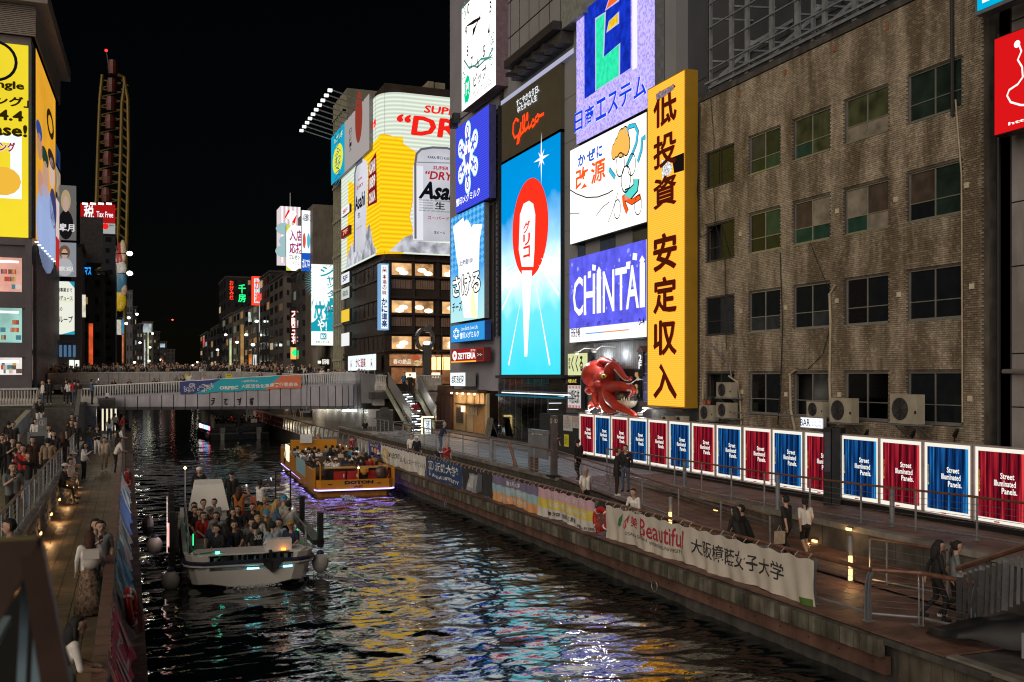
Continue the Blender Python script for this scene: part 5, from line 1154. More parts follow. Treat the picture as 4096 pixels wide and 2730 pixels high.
for i,(u,v,lab) in enumerate([(2376,1404,'white arm spotlight shining on the octopus from above'),(2517,1538,'white arm spotlight in front of the octopus ball'),(2306,1412,'white arm spotlight over the brush sign'),(2350,1648,'white spotlight under the octopus, left one'),(2400,1655,'white spotlight under the octopus, middle one'),(2560,1655,'silver spotlight under the octopus, right one')]):
    P=Vector(onx(u,v,22.6));t=thing('spotlight',lab,'spotlight',P);MB().cbox(P,(.2,.22,.12)).build('housing',WHITE,t);MB().cbox(P+Vector((.02,0,-.065)),(.15,.16,.01)).build('lens',em((.9,1,1),6),t)
    MB().tube([P,P+Vector((.5,.1,.25)),P+Vector((1.3,.1,.2))],.025,6).build('arm',WHITE,t)
    up=v>1600;lamp(P+Vector((.15,0,.2 if up else-.15)),(.95,1,1),60,.1,parent=t)
t=thing('rusty_beam','rusty horizontal beam under the tall yellow sign','beam',onx(2572,1632,22.8));MB().bar(onx(2572,1632,22.8),onx(2735,1643,22.8),.08).build('bar',BRNR,t)
t=thing('alley_fill_wall','dark cluttered wall strip under the yellow sign','wall',(23.4,40,2));MB().box((23.25,37.15,2),(24.9,ya+.2,5)).build('wall',mat('grimy_wall',(.06,.055,.05),.8,0,.5,1,stain=.5),t)
MB().box((23.15,37.15,5),(24.9,onx(2600,900,23.15)[1],16.7)).build('wall',DARKM,t)
# ================================================================ BRIDGE, STAIRS, FAR RIGHT BUILDINGS
def tl(b,t,xL,yB,yT,xR,m,**k):return b.text(t,(b.p(xL,yB)[0],b.p(xL,yB)[1]),(b.p(xR,yB)[0],b.p(xL,yT)[1]),m,**k)
WRM=[em((1,.56,.24),1.15,False,'mottle',.9,.6),em((.9,.46,.18),.9,False,'mottle',.7,.7),em((.45,.22,.08),.8,False,'mottle',.7,.6),mat('unlit_pane',(.02,.022,.025),.1)]
CB=thing('corner_restaurant_building','dark brown five storey corner restaurant building behind the bridge stairs','building',(22.7,92,5))
CX,CY=22.7,92.0;BRW=mat('brown_metal',(.055,.038,.032),.45,.3,.2,1);BRW2=mat('brown_spandrel',(.26,.17,.125),.6,0,.15,2)
fz=lambda zy,x=1560:ony(x,1000+zy*.4785,CY)[2]
z_ad=fz(35);MB().box((CX+.3,CY+.3,2),(50,112,34)).build('core',mat('dark_interior',(.03,.02,.015),.8),CB)
bands=[(100,215),(415,530),(715,835)]
colx=[(550,735),(740,915),(972,1130),(1140,1300)]
for(a,c) in bands:
    z1,z0=fz(a),fz(c)
    for i,(p_,q_) in enumerate(colx):
        X0,X1=ony(1300+p_*.4785,1200,CY)[0],ony(1300+q_*.4785,1200,CY)[0]
        w_=MB().box((X0,CY,z0),(X0+.1,CY+.12,z1)).box((X1-.1,CY,z0),(X1,CY+.12,z1)).box((X0+.1,CY,z0),(X1-.1,CY+.12,z0+.08)).box((X0+.1,CY,z1-.08),(X1-.1,CY+.12,z1)).build('window',BRW,CB)
        MB().box((X0+.1,CY+.10,z0+.08),(X1-.1,CY+.13,z1-.08)).build('pane',WRM[i%2]if a!=715 else WRM[0],w_)
        for k in range(2):MB().ell((X0+(X1-X0)*random.uniform(.2,.8),CY-.03,z1-.7-.3*k),(.45,.05,.22),10,5).build('lamp_glow',em((1,.85,.6),2.2),w_)
        zs0=z0-(z1-z0)*1.55
        for k in range(9):MB().box((X0+(X1-X0)*k/9+.02,CY+.03,z0-(z1-z0)*.92),(X0+(X1-X0)*(k+1)/9-.02,CY+.14,z0-.35)).build('spandrel_panel',BRW2,CB)
    for zz_,h in((z0-.15,.18),(z1+.12,.2)):MB().box((CX-.1,CY-.25,zz_),(50,CY+.3,zz_+h)).build('ledge',BRW,CB)
    n=9
    for k in range(n):  # canal side windows
        y0_,y1_=CY+.8+k*2,CY+2.6+k*2
        w_=MB().box((CX,y0_,z0),(CX+.12,y0_+.25,z1)).build('window',BRW,CB);MB().box((CX+.08,y0_+.25,z0),(CX+.1,y1_,z1)).build('pane',WRM[random.choice([0,1,1,2,2])],w_)
        MB().box((CX+.02,y0_+.2,z0-(z1-z0)*.9),(CX+.14,y1_-.1,z0-.4)).build('spandrel_panel',BRW2,CB)
    MB().box((CX-.15,CY-.2,z0-.25),(CX+.3,111,z0-.05)).box((CX-.15,CY-.2,z1+.1),(CX+.3,111,z1+.28)).build('ledge',BRW,CB)
for u in(540,738,943,1135):X0=ony(1300+u*.4785,1200,CY)[0];MB().box((X0-.15,CY-.1,4),(X0+.15,CY+.3,z_ad)).build('column',BRW,CB)
MB().box((CX,CY+.2,2),(CX+.3,111,34)).box((CX+.3,CY+.15,2),(50,CY+.3,34)).build('wall',BRW,CB)
b=yboard('banner_sign','long warm food banner with white characters over the restaurant ground floor',CY-.2,1558,1464,1840,1421,.1,BRW,em((.62,.28,.12),.8,False,'mottle',.5,.4));b.text('春の絶品',(b.W*.05,b.H*.15),(b.W*.3,b.H*.6),em((1,.9,.7),.9),k=1)
for _ in range(16):b.disc((b.W*random.uniform(.34,.97),b.H*random.uniform(.25,.75)),.4,.3,em(random.choice([(.6,.1,.04),(.8,.6,.3),(.3,.12,.05)]),.8),1,8,'food_picture')
X0,X1=ony(1558,1400,CY)[0],42
MB().box((X0,CY-.05,fz(1120)),(X1,CY+.1,fz(985))).build('shop_window',em((.75,.30,.12),.55,False,'mottle',1.2,.7),CB)
for k in range(5):MB().cbox((X0+2+k*2.4,CY-.3,fz(1050)),(.9,.3,.5)).build('shop_lamp',em((1,.75,.4),3),CB)
for k in range(3):MB().cbox((ony(1725+k*28,1450,CY)[0],CY-.6,fz(950)),(.5,.4,1.2)).build('lantern',em((1,.55,.15),4),CB)
# wrap-round beer advert
th=thing('beer_advert','huge wrap round neon beer advert in white and yellow with a silver can','advert',(CX,CY,z_ad))
WN=em((.86,.95,.80),1.0,True,'lines',.38,.30);YN=em((1,.56,.01),1.4,True,'lines',.42,.38);YE=em((.95,.42,.01),1.1)
ICE=em((.66,.67,.74),1.15,False,'mottle',1.2,.7);CAN=em((.66,.66,.73),1.1,False,'mottle',6,.35);RN=em((.80,.015,.01),1.15);BK=em((.012,.012,.02),.4);DR=em((.48,.02,.03),.9)
def beer(b,W,H):
    b.W,b.H=W,H
R0=1.6;zt=ony(1556,372,CY)[2];H=zt-z_ad
MB().box((CX+R0,CY-.5,z_ad),(48,CY+.2,zt)).box((CX-.5,CY+R0,z_ad),(CX+.2,110,zt)).build('casing',DARKM,th)
f1=Board(th,(CX+R0,CY-.52,z_ad),(1,0,0),(0,-1,0));f1.lay=.03;f1.zoom(1250,350,.478);f1.rect((0,0),(24,H),WN,0,'white_tubes')
ylvl=f1.p(650,405)[1]
f2=Board(th,(CX-.52,110,z_ad),(0,-1,0),(-1,0,0));f2.lay=.03;f2.zoom(1250,350,.478);W2=110-CY-R0;f2.rect((0,0),(W2,H),WN,0,'white_tubes')
def arc(z0,z1,m,nm):
    n=8;r=R0+.52;c=(CX+R0,CY+R0);vs=[]
    for i in range(n+1):a=PI+(PI/2)*i/n;vs+=[(c[0]+r*math.cos(a),c[1]+r*math.sin(a),z0),(c[0]+r*math.cos(a),c[1]+r*math.sin(a),z1)]
    MB().add(vs,[(2*i,2*i+1,2*i+3,2*i+2) for i in range(n)]).build(nm,m,th)
arc(z_ad,z_ad+ylvl,YN,'yellow_tubes');arc(z_ad+ylvl,z_ad+H,WN,'white_tubes')
yp=[(600,392),(650,405),(860,545),(836,700),(830,960),(805,1085),(832,1195),(825,1235),(767,1252),(757,1310),(640,1366),(600,1372)]
f1.poly([(x+(8 if i<10 else 0),y) for i,(x,y) in enumerate(yp)],YE,1,'yellow_rim');f1.poly([(560,392)]+yp+[(560,1374)],YN,2,'yellow_tubes')
f1.poly([(640,1370),(757,1312),(768,1255),(832,1236),(870,1290),(1500,1330),(1500,1420),(640,1374)],ICE,3,'ice');f1.poly([(858,1285),(856,640),(868,560),(905,522),(1000,507),(1120,512),(1230,545),(1245,640),(1245,1292),(900,1292)],CAN,4,'can')
f1.stroke([(858,1270),(856,640),(868,560),(905,522),(1000,507),(1120,512),(1230,545)],.22,em((.16,.16,.2),.8),k=5,name='can_edge');f1.stroke([(1245,640),(870,630)],.1,em((.3,.3,.36),.8),k=5,name='can_edge');f1.stroke([(880,1280),(880,660)],1.0,em((.80,.80,.86),1),k=4.5,name='can_highlight')
tl(f1,'SUPER',930,214,152,1262,RN,bold=.05,shear=.2,k=3);tl(f1,'“DRY”',690,384,224,1480,RN,bold=.05,shear=.15,k=3)
tl(f1,'KARA 辛口 KUCHI',960,600,572,1170,BK,k=6);tl(f1,'SUPER',1002,690,660,1132,DR,k=6,bold=.04,shear=.2);tl(f1,'“DRY”',930,768,700,1195,DR,k=6,bold=.04,shear=.2)
tl(f1,'Asahi',886,930,790,1235,BK,k=6,bold=.06,shear=.3);tl(f1,'生',1020,1022,962,1102,BK,k=6,bold=.03)
for i,s_ in enumerate(['ASAHI SUPER DRY IS BREWED WITH PRECISION','QUALITY STANDARDS.','VISION OF JAPANESE','OUR ADVANCED BREW-','DELIVERA DRY, CRISP TASTE AND QUICK, CLEAN']):tl(f1,s_,886,950+i*22,938+i*22,1190 if i in(0,4) else 1005,BK,k=6,bold=.01,shear=.1)
tl(f1,'スーパードライ',958,1108,1078,1215,DR,k=6,bold=.03);tl(f1,'生ビール',1012,1228,1204,1105,BK,k=6)
f2.poly([(305,785),(362,812),(375,650),(470,600),(520,460),(575,392),(575,1360),(290,1440)],YN,1,'yellow_tubes');f2.poly([(284,1515),(302,1400),(338,1288),(360,1370),(440,1350),(484,1140),(520,1330),(545,1360),(545,1385)],ICE,2,'ice')
f2.poly([(358,1385),(364,720),(382,635),(428,598),(465,622),(472,720),(450,1355)],CAN,3,'can');f2.stroke([(360,1380),(366,720),(384,640),(430,602)],.6,em((.16,.16,.2),.8),k=4,name='can_edge')
f2.textp('SUPER',385,388,480,214,RN,bold=.05,k=3);f2.textp('“DRY”',322,640,538,262,RN,bold=.05,k=3);f2.textp('Asahi',370,1040,452,862,BK,k=5,bold=.06);f2.textp('DRY',388,860,440,790,DR,k=5,bold=.04);f2.textp('SUPER',396,790,430,745,DR,k=5,bold=.03);f2.textp('生',392,1100,414,1040,BK,k=5,bold=.03);f2.textp('スーパードライ',382,1195,430,1150,DR,k=5)
f2.poly([(478,1000),(484,640),(548,543),(555,965)],em((.28,.01,.015),.8),5,'red_plate')
for i,s_ in enumerate(['ASAHI','1889','OSAKA']):f2.textp(s_,490,740+i*120,542,595+i*130,em((.9,.85,.8),1),k=6,bold=.05)
# rooftop units
rt=thing('rooftop_plant','grey tanks and fans on the roof above the beer advert','roof equipment',(30,94,zt))
for u in(1640,1700,1800):X=ony(u,380,95)[0];MB().lathe([(0,1.0),(1.3,.9),(1.5,0),(0,0)],12,(X,95,zt)).build('fan',STEEL,rt)
for u0,u1,vt in((1690,1710,345),(1712,1735,325),(1740,1780,330)):P0_=ony(u0,vt,95);P1_=ony(u1,vt,95);MB().box((P0_[0],95,zt),(P1_[0],98,P0_[2])).build('tank',mat('beige_tank',(.25,.22,.17),.5,0,.3,1),rt)
t=thing('roof_aerial','thin aerial on the roof above the beer advert','aerial',(33,95,zt));P=ony(1820,190,95);MB().tube([(P[0],95,zt),P],.07,5).build('mast',STEEL,t)
# corner signs
LB=em((.85,.95,1),1.1,True)
b=yboard('vertical_sign','tall white lit corner sign with red and blue characters and a crab',CY-1.0,1519,1320,1556,1056,.9,em((.25,.5,.85),.8),LB,margin=.12);W,H=b.W,b.H
RR=em((.55,.03,.02),.7);NB=em((.02,.06,.3),.5);b.text('本場の味',(W*.28,H*.52),(W*.72,H*.84),RR,k=1,vert=True,bold=.02);b.text('かに道楽',(W*.2,H*.04),(W*.8,H*.48),NB,k=1,vert=True,bold=.05)
def crab(b,c,s,m,k=2):
    mb=MB();b.disc(c,.38*s,.36*s,m,k,16,'crab_emblem')
    for sg in(-1,1):
        for j in range(4):q0=(c[0]+sg*.3*s,c[1]+(.2-.18*j)*s);b.stroke([q0,(q0[0]+sg*.35*s,q0[1]+(.12-.08*j)*s),(q0[0]+sg*.5*s,q0[1]-(.18+.1*j)*s)],.07*s,m,k=k,px=False,mb=mb)
        b.stroke([(c[0]+sg*.25*s,c[1]+.3*s),(c[0]+sg*.55*s,c[1]+.6*s),(c[0]+sg*.3*s,c[1]+1.0*s)],.12*s,m,k=k,px=False,mb=mb);b.stroke([(c[0]+sg*.32*s,c[1]+.75*s),(c[0]+sg*.12*s,c[1]+.95*s)],.14*s,m,k=k,px=False,mb=mb)
    mb.build('crab_legs',m,b.th)
crab(b,(W/2,H*.895),.3,RR)
b=xboard('crab_sign','wide white lit sign with red characters between two red crabs',CX-.8,1393,1484,1505,1416,.5,BRW,LB);W,H=b.W,b.H
crab(b,(W*.13,H*.38),H*.32,RR);crab(b,(W*.86,H*.38),H*.32,RR);b.text('かに道楽',(W*.3,H*.2),(W*.66,H*.8),RR,k=1,bold=.03)
def ftower(name,label,uL,uR,vT,Y,depth,m,fl=6,nc=3,lit=.3,zb=4.5,base=True,pal=None):
    A=ony(uL,vT,Y);B_=ony(uR,vT,Y);t=thing(name,label,'building',((A[0]+B_[0])/2,Y,zb));z1=A[2]
    MB().box((A[0],Y,0),(B_[0],Y+depth,z1)).build('wall',m,t);fh=(z1-8)/fl
    pal=pal or[em((1,.75,.45),.45),em((.7,.85,1),.35),em((.9,.5,.2),.3),em((.8,.9,.6),.15),em((1,.6,.3),.1)]
    for j in range(fl):
        for i in range(nc):
            x0=A[0]+(B_[0]-A[0])*(i+.3)/nc;x1=A[0]+(B_[0]-A[0])*(i+random.uniform(.5,.8))/nc;z=8+j*fh
            MB().box((x0,Y-.06,z+fh*.4),(x1,Y+.05,z+fh*.8)).build('window',random.choice(pal) if random.random()<lit else WRM[3],t)
        if A[0]>0:
            for i in range(3):y0_=Y+depth*(i+.2)/3;z=8+j*fh;MB().box((A[0]-.05,y0_,z+fh*.25),(A[0]+.05,y0_+depth*.2,z+fh*.8)).build('window',random.choice(pal) if random.random()<lit else WRM[3],t)
    MB().box((A[0]-.15,Y-.15,z1),(B_[0]+.15,Y+depth,z1+.3)).build('roof_edge',CONCD,t)
    return t
DG=mat('dusky_wall',(.07,.068,.07),.7,0,.2,.5,stain=.3);DG2=mat('beige_dusk_wall',(.17,.15,.125),.7,0,.2,.5,stain=.3);DG3=mat('near_black_wall',(.035,.035,.04),.6,0,.3,.5);DG4=mat('pale_dusk_wall',(.16,.16,.175),.6,0,.15,.5)
# next building with framed bays
nb_=thing('bay_building','grey framed building covered in small shop signs beside the beer advert','building',(22.9,113,5))
yF=onx(1345,900,22.9)[1];MB().box((22.9,110.5,2),(40,yF,38.5)).build('wall',mat('grey_green_wall',(.20,.20,.15),.6,0,.2,.6),nb_)  # grey-green base colour with mild random variation
for k in range(6):y=111+(yF-111.5)*k/5;MB().box((22.5,y,6),(22.9,y+.35,38)).build('rib',mat('pale_olive_metal',(.30,.30,.22),.5),nb_)
for k in range(8):z=8+k*4;MB().box((22.4,111,z),(22.9,yF,z+.25)).build('ledge',mat('pale_olive_metal',(.30,.30,.22)),nb_)
for(v,c,s_,cc) in[(850,(.9,.92,1),'8F',(.8,.2,.1)),(935,(.25,.01,.01),'7F',(1,.6,.4)),(1120,(.85,.9,.95),'5F',(.05,.05,.08)),(1180,(.6,.65,.6),'目白',(.1,.12,.1)),(1270,(.9,.6,.05),'酒場',(.9,.85,.7)),(1365,(.9,.9,.9),'100',(.7,.05,.03))]:
    b=xboard('shop_sign',{850:'small white sign with rings high on the bay building',935:'dark red 7F sign on the bay building',1120:'white and orange 5F sign beside the restaurant',1180:'pale sign with grey characters on the bay building',1270:'yellow sign low on the bay building',1365:'plain white sign just above the crab sign'}[v],21.9,1366,v+22,1398,v-35,.3,DARKM,em(c,1.0))
    if v<1250:b.text(s_,(b.W*.2,b.H*.25),(b.W*.8,b.H*.75),em(cc,.8),k=1,bold=.04)
b=xboard('rooftop_sign','turquoise and white rooftop advert with a yellow face outline, lit by arm lamps',21.8,1326,742,1478,375,.5,mat('grey_sign_side',(.2,.2,.22),.5),em((.50,.45,.43),.75));b.zoom(1250,350,.478)
uu=b.p(272,500)[0];b.rect((0,0),(uu,b.H),em((.01,.38,.60),1.0),1,'blue_field');cc=b.p(215,600);b.disc(cc,uu*.38,b.H*.30,em((.85,.85,.05),1.0),2,24,'yellow_face');TK=em((.02,.25,.4),.7);b.text('リブふわマスク',(cc[0]-uu*.22,cc[1]-3),(cc[0]+uu*.22,cc[1]+3),TK,k=3,vert=True);b.text('リプラボ',(uu*.25,b.H*.78),(uu*.85,b.H*.90),em((.9,.9,.2),1),k=2)
b.disc(b.p(390,250),1.7,2.6,em((.35,.05,.03),.8),2,20,'red_picture');b.text('ロンドール',(b.p(312,0)[0],b.H*.3),(b.p(330,0)[0],b.H*.75),em((.05,.05,.05),.5),k=2,vert=True)
for k in range(10):
    y=b.P0.y-b.W*(k+.3)/10.2;z=b.P0.z+b.H+.3;MB().tube([(21.6,y,z-.6),(18.3,y,z+.2)],.07,5).build('lamp_arm',STEEL,b.th);MB().cbox((18.3,y,z+.1),(.4,.35,.25)).build('lamp',em((.95,1,.95),1.6),b.th)
b.th['label']='turquoise and white rooftop advert lit by a row of arm lamps'
# BX building
bx=thing('concrete_pier_building','beige building with round concrete piers behind the tall sunburst sign','building',(22,121,5));P0_=ony(1252,1300,120.5);P1_=ony(1345,1300,120.5)
MB().box((P0_[0],120.5,2),(P1_[0]+3,135,27)).build('wall',DG2,bx);MB().tube([(P0_[0]+.6,120,3),(P0_[0]+.6,120,12)],.9,14).tube([(P1_[0]-.4,120,3),(P1_[0]-.4,120,12)],.5,10).build('pier',DG2,bx)
b=yboard('sunburst_sign','tall teal and white sunburst sign with brush katakana and a BX square',119,1245,1382,1349,1061,.6,STEEL,em((.86,.93,.80),1.3,True));W,H=b.W,b.H;TL=em((.01,.36,.48),1.0);b.zoom(900,750,.4785)
b.rect((0,b.p(730,1203)[1]),(W,b.p(730,1030)[1]),TL,1,'teal_field');b.polys([[(722,940),(790,990),(870,1100),(722,1130)]],em((.86,.93,.80),1.3),1.5,'white_sweep')
c0=b.p(780,790);mb=MB()
for k in range(34):
    a=2*PI*k/34;r1=1.9
    q_=[(c0[0]+r1*math.cos(a),c0[1]+r1*1.1*math.sin(a))]
    for da in(-.035,.035):
        L=9.0;dx,dy=math.cos(a+da),math.sin(a+da);L=min(L,(W-.05-c0[0])/dx if dx>0 else(c0[0]-.05)/-dx if dx<0 else 9,((H-.05-c0[1])/dy) if dy>0 else(4.4/-dy if dy<0 else 9));q_.append((c0[0]+L*dx,c0[1]+L*dy))
    mb.add([b.w(u,v,2) for u,v in q_],[(0,1,2)])
mb.build('ray',em((.15,.55,.65),1),b.th)
for ch,x0,x1,y0_,y1_ in[('シ',790,900,745,665),('ャ',845,905,800,745),('ッ',850,910,840,805),('タ',850,925,920,860),('ー',870,930,985,930)]:b.textp(ch,x0,y0_,x1,y1_,TL,k=3,bold=.03,shear=.1)
tl(b,'は',862,1045,985,925,em((.05,.05,.05),.4),k=3,bold=.02);tl(b,'文化',735,1150,950,900,TL,k=3,bold=.05,shear=.1);tl(b,'や!',775,1200,1110,850,em((.9,.95,.85),1.2),k=4,bold=.05);b.rectp(797,1272,848,1221,TL,2,'square');tl(b,'BX',803,1262,1232,842,WS,k=3,bold=.03);tl(b,'文化シヤッター',757,1303,1283,890,em((.05,.05,.05),.4),k=3)
lt=thing('roof_truss','pale steel lattice tower beside the golf net advert','lattice tower',ony(1300,1050,121))
ua=[ony(u,1050,121)[0]for u in(1275,1292,1308,1320)];zA,zB=ony(1300,1052,121)[2],ony(1300,825,121)[2]
for X in ua:MB().bar((X,121,zA-3),(X,121,zB),.22).build('upright',STEEL,lt)
for k in range(8):z=zA-2+(zB-zA+2)*k/7;MB().bar((ua[0],121,z),(ua[-1],121,z),.15).build('rung',STEEL,lt)
for a,c in[((1292,850),(1350,985)),((1350,985),(1292,1035)),((1320,850),(1292,910)),((1292,960),(1320,905))]:MB().bar(ony(*a,121.3),ony(*c,121.3),.2).build('brace',STEEL,lt)
b=yboard('golf_advert','blue and white advert with red and black slanted lettering',122.5,1207,1085,1256,845,.5,mat('steel_back',(.2,.2,.18),.5),em((.90,.92,.95),1.4,True));W,H=b.W,b.H;BB=em((.01,.10,.55),1);b.rect((0,0),(W,H*.30),BB,1,'blue_field');b.text('ガルフネット',(W*.05,H*.05),(W*.95,H*.2),WS,k=2,bold=.03);b.text('AI店舗の工程',(W*.05,H*.82),(W*.95,H*.95),em((.05,.05,.08),.5),k=1,bold=.03)
for x,c in((.2,(.7,.1,.05)),(.55,(.1,.5,.7)),(.8,(.9,.5,.3))):b.disc((W*x,H*.5),W*.13,H*.13,em(c,1),1,14,'picture')
b=yboard('recruit_sign','white sign with large purple characters and yellow corners',128,1145,1083,1210,905,.5,DARKM,em((.90,.93,.88),1.3,True));W,H=b.W,b.H;PU=em((.42,.01,.18),.9);b.text('入店',(W*.2,H*.66),(W*1.0,H*.9),PU,k=1,bold=.04);b.text('応援',(W*.2,H*.38),(W*1.0,H*.62),PU,k=1,bold=.04);b.text('プレゼント',(W*.18,H*.25),(W*1.0,H*.35),em((.03,.03,.03),.4),k=1,bold=.03);b.text('いちごなび',(W*.25,H*.12),(W*.95,H*.2),PU,k=1,bold=0)
b.polys([[(0,H),(W*.3,H),(0,H*.85)],[(0,0),(W*.35,0),(0,H*.1)]],em((.7,.72,.05),1),1,'yellow_corner',px=False)
b=yboard('striped_tower_sign','white and pink striped rooftop tower sign with a red tilted emblem',132,1122,1051,1202,830,3.5,em((.85,.75,.78),.9),em((.95,.80,.82),1.25,True,'lines',.55,.5,0));W,H=b.W,b.H
b.polys([[(W*.38,H*.94),(W*.82,H*.88),(W*.72,H*.70),(W*.2,H*.80)]],RN,1,'red_emblem',px=False);b.stroke([(W*.35,H*.78),(W*.6,H*.93)],.5,WS,k=2,px=False);b.stroke([(W*.5,H*.74),(W*.75,H*.89)],.4,WS,k=2,px=False)
for(x,y) in((.15,.6),(.3,.38),(.12,.2)):b.disc((W*x,H*y),1,.8,em((.4,.6,.62),.9),1,10,'grey_spot')
t=thing('roof_aerial','thin aerial above the striped tower sign','aerial',ony(1161,830,132));MB().tube([ony(1161,830,133),ony(1161,772,133)],.07,5).build('mast',STEEL,t)
# buildings of the row
ftower('shop_building','beige narrow building with dark windows behind the red vertical neon',1135,1215,1100,133,14,mat('dusk_brown_wall',(.16,.14,.13),.7,0,.2,.5),7,2,.12)
ftower('shop_building','dark slab building next to the beige narrow building',1080,1140,1090,150,12,DG3,7,2,.08)
ftower('shop_building','dark block carrying the golf and recruit signs',1200,1262,1085,126,8,DG,6,2,.1)
ftower('shop_building','blue lit narrow building in the far right row',1030,1082,1215,175,20,DG4,6,2,.25)
ftower('shop_building','beige four storey building in the far right row',975,1032,1235,195,20,DG2,5,3,.4)
ftower('shop_building','grey building in the far right row with bright lower floors',930,978,1255,225,25,DG,5,3,.4)
ftower('shop_building','low dark building at the far end of the right row',880,932,1300,260,30,DG3,4,3,.5)
ftower('shop_building','very far dark block with a red roof lamp right of the canal end',830,884,1330,300,30,DG3,5,4,.35)
ftower('shop_building','tall black block behind the green and red neon signs',905,1010,1110,240,20,mat('black_block',(.012,.012,.015),.6),8,4,.05)
NG=em((.02,.9,.25),1.4);NRd=em((1,.05,.02),1.5)
def neon(label,u0,v0,u1,v1,Y,t_,m,vert,back=BLACK,bold=.03,cat='neon sign',halo=None):
    b=yboard('neon_sign',label,Y,u0-3,v0+3,u1+3,v1-3,.3,back,None,cat);b.text(t_,(.2,.2),(b.W-.2,b.H-.2),m,k=1,vert=vert,bold=bold,halo=halo);return b
neon('red vertical neon characters left of the green neon',917,1202,936,1122,200,'お好み焼',NRd,True)
neon('green neon characters high above the far buildings',952,1212,984,1136,200,'千房',NG,True)
b=yboard('crab_neon_sign','red framed neon sign with red characters on pale blue tubes',165,1008,1221,1072,1108,.6,NRd,em((.55,.85,.9),1.2,True,'lines',.5,.4,0),margin=.35);b.text('かに',(b.W*.18,b.H*.55),(b.W*.92,b.H*.88),NRd,k=1,bold=.05);b.text('道楽',(b.W*.18,b.H*.12),(b.W*.92,b.H*.45),NRd,k=1,bold=.05)
b=neon('tall vertical neon sign with white and red flame edged characters',1163,1380,1200,1232,130,'大阪王将',em((1,.95,.9),1.4),True,bold=.04,halo=(NRd,.05))
b=yboard('diamond_sign','orange sign with a green diamond and 2F',129,1162,1438,1196,1391,.3,DARKM,em((.9,.5,.12),1.1));W,H=b.W,b.H;b.polys([[(W*.1,H*.55),(W*.5,H*.95),(W*.9,H*.55),(W*.5,H*.2)]],NG,1,'diamond',px=False);b.text('2F',(W*.6,H*.05),(W*.9,H*.2),NRd,k=1)
b=yboard('picture_board','green and orange picture board right of the diamond sign',128,1198,1450,1228,1413,.3,DARKM,em((.35,.22,.08),.8,False,'mottle',.8,.6))
neon('red neon squid shaped squiggle low among the shop fronts',1118,1470,1136,1436,150,'る',NRd,False,bold=.06)
neon('yellow neon shop name with big characters low on the beige piers',1336,1472,1372,1432,118,'びっくり',em((1,.8,.02),1.5),False,bold=.04);neon('white neon shop name left of the yellow neon',1285,1462,1320,1434,118.5,'黒沢砂場店',em((1,.95,.8),1.5),False,bold=.03);neon('small white neon word in a dark red sign',1338,1428,1366,1410,118.2,'バースト',WS,False)
b=yboard('lit_box_sign','tiny white lit box at the left of the neon shop names',118.3,1271,1455,1284,1444,.2,DARKM,em((1,.95,.8),1.3))
sp_=random.Random(3)
for(u0,v0,u1,v1,Y,c,lab) in[(1012,1465,1026,1420,170,(.9,.92,.95),'blue and white vertical sign in the far row'),(995,1460,1008,1418,172,(.8,.25,.06),'red and yellow sign in the far row'),(993,1288,1010,1250,185,(.8,.9,.8),'pale sign high on the beige four storey building'),(918,1470,926,1363,210,(.8,.9,.45),'tall yellow green lit strip in the far row'),(1050,1470,1055,1320,165,(.5,.6,1),'thin blue white light strip on the far row'),(1036,1330,1044,1180,170,(.6,.62,.6),'pale vertical pipe-like lit edge in the far row'),(812,1385,818,1350,250,(.9,.1,.08),'thin red far sign right of the canal end'),(962,1480,975,1300,190,(.5,.28,.1),'brown lit pillar strip in the far row')]:
    b=yboard('shop_sign',lab,Y,u0,v0,u1,v1,.3,DARKM,em(c,1.0,False,'mottle',1.5,.5))
# lights between buildings: street lamps
for i,(u,v,Y,c) in enumerate([(1012,1380,150,(.9,1,.9)),(1027,1286,160,(.9,1,.9)),(948,1370,180,(1,.9,.6)),(903,1340,200,(1,1,.9)),(870,1400,220,(1,.9,.7)),(985,1340,170,(.8,1,.8))]):
    P=ony(u,v,Y);t=thing('street_lamp','small bright street lamp in the far right row, %s nearest of six'%['first','second','third','fifth','last and faint, sixth','fourth'][i],'street lamp',P,0,'far street lamps on the right');MB().ell(P,(.3,.3,.2),8,5).build('lamp_head',em(c,6),t);MB().tube([P,(P[0]+.5,P[1],5)],.06,5).build('pole',DARKM,t)
# ---------------------------------------------------------------- the bridge
bg_=thing('arched_bridge','wide low arched bridge with pale fascia panels and curved slat railing','bridge',(7,95,3))
fas=[(375,90,1592,1641),(460,89.6,1588,1641),(600,89,1581,1640),(745,88.6,1574,1640),(900,88,1564,1639),(1050,87.5,1556,1638),(1200,87,1548,1637),(1300,86.4,1543,1638),(1370,86.0,1541,1638),(1420,86.2,1541,1636),(1450,87.2,1543,1634),(1463,89.5,1545,1632)]
def fint(u):
    for a,c in zip(fas[:-1],fas[1:]):
        if u<=c[0]:t_=(u-a[0])/(c[0]-a[0]);return[a[i]+(c[i]-a[i])*t_ for i in range(1,4)]
    return list(fas[-1][1:])
FAS=mat('pale_fascia',(.31,.305,.36),.55,.1,.1,.8,stain=.18)
edges=[375,415,457,500,550,600,647,694,741,790,839,888,937,985,1032,1078,1122,1163,1204,1242,1278,1312,1342,1369,1393,1414,1431,1444,1454,1463]
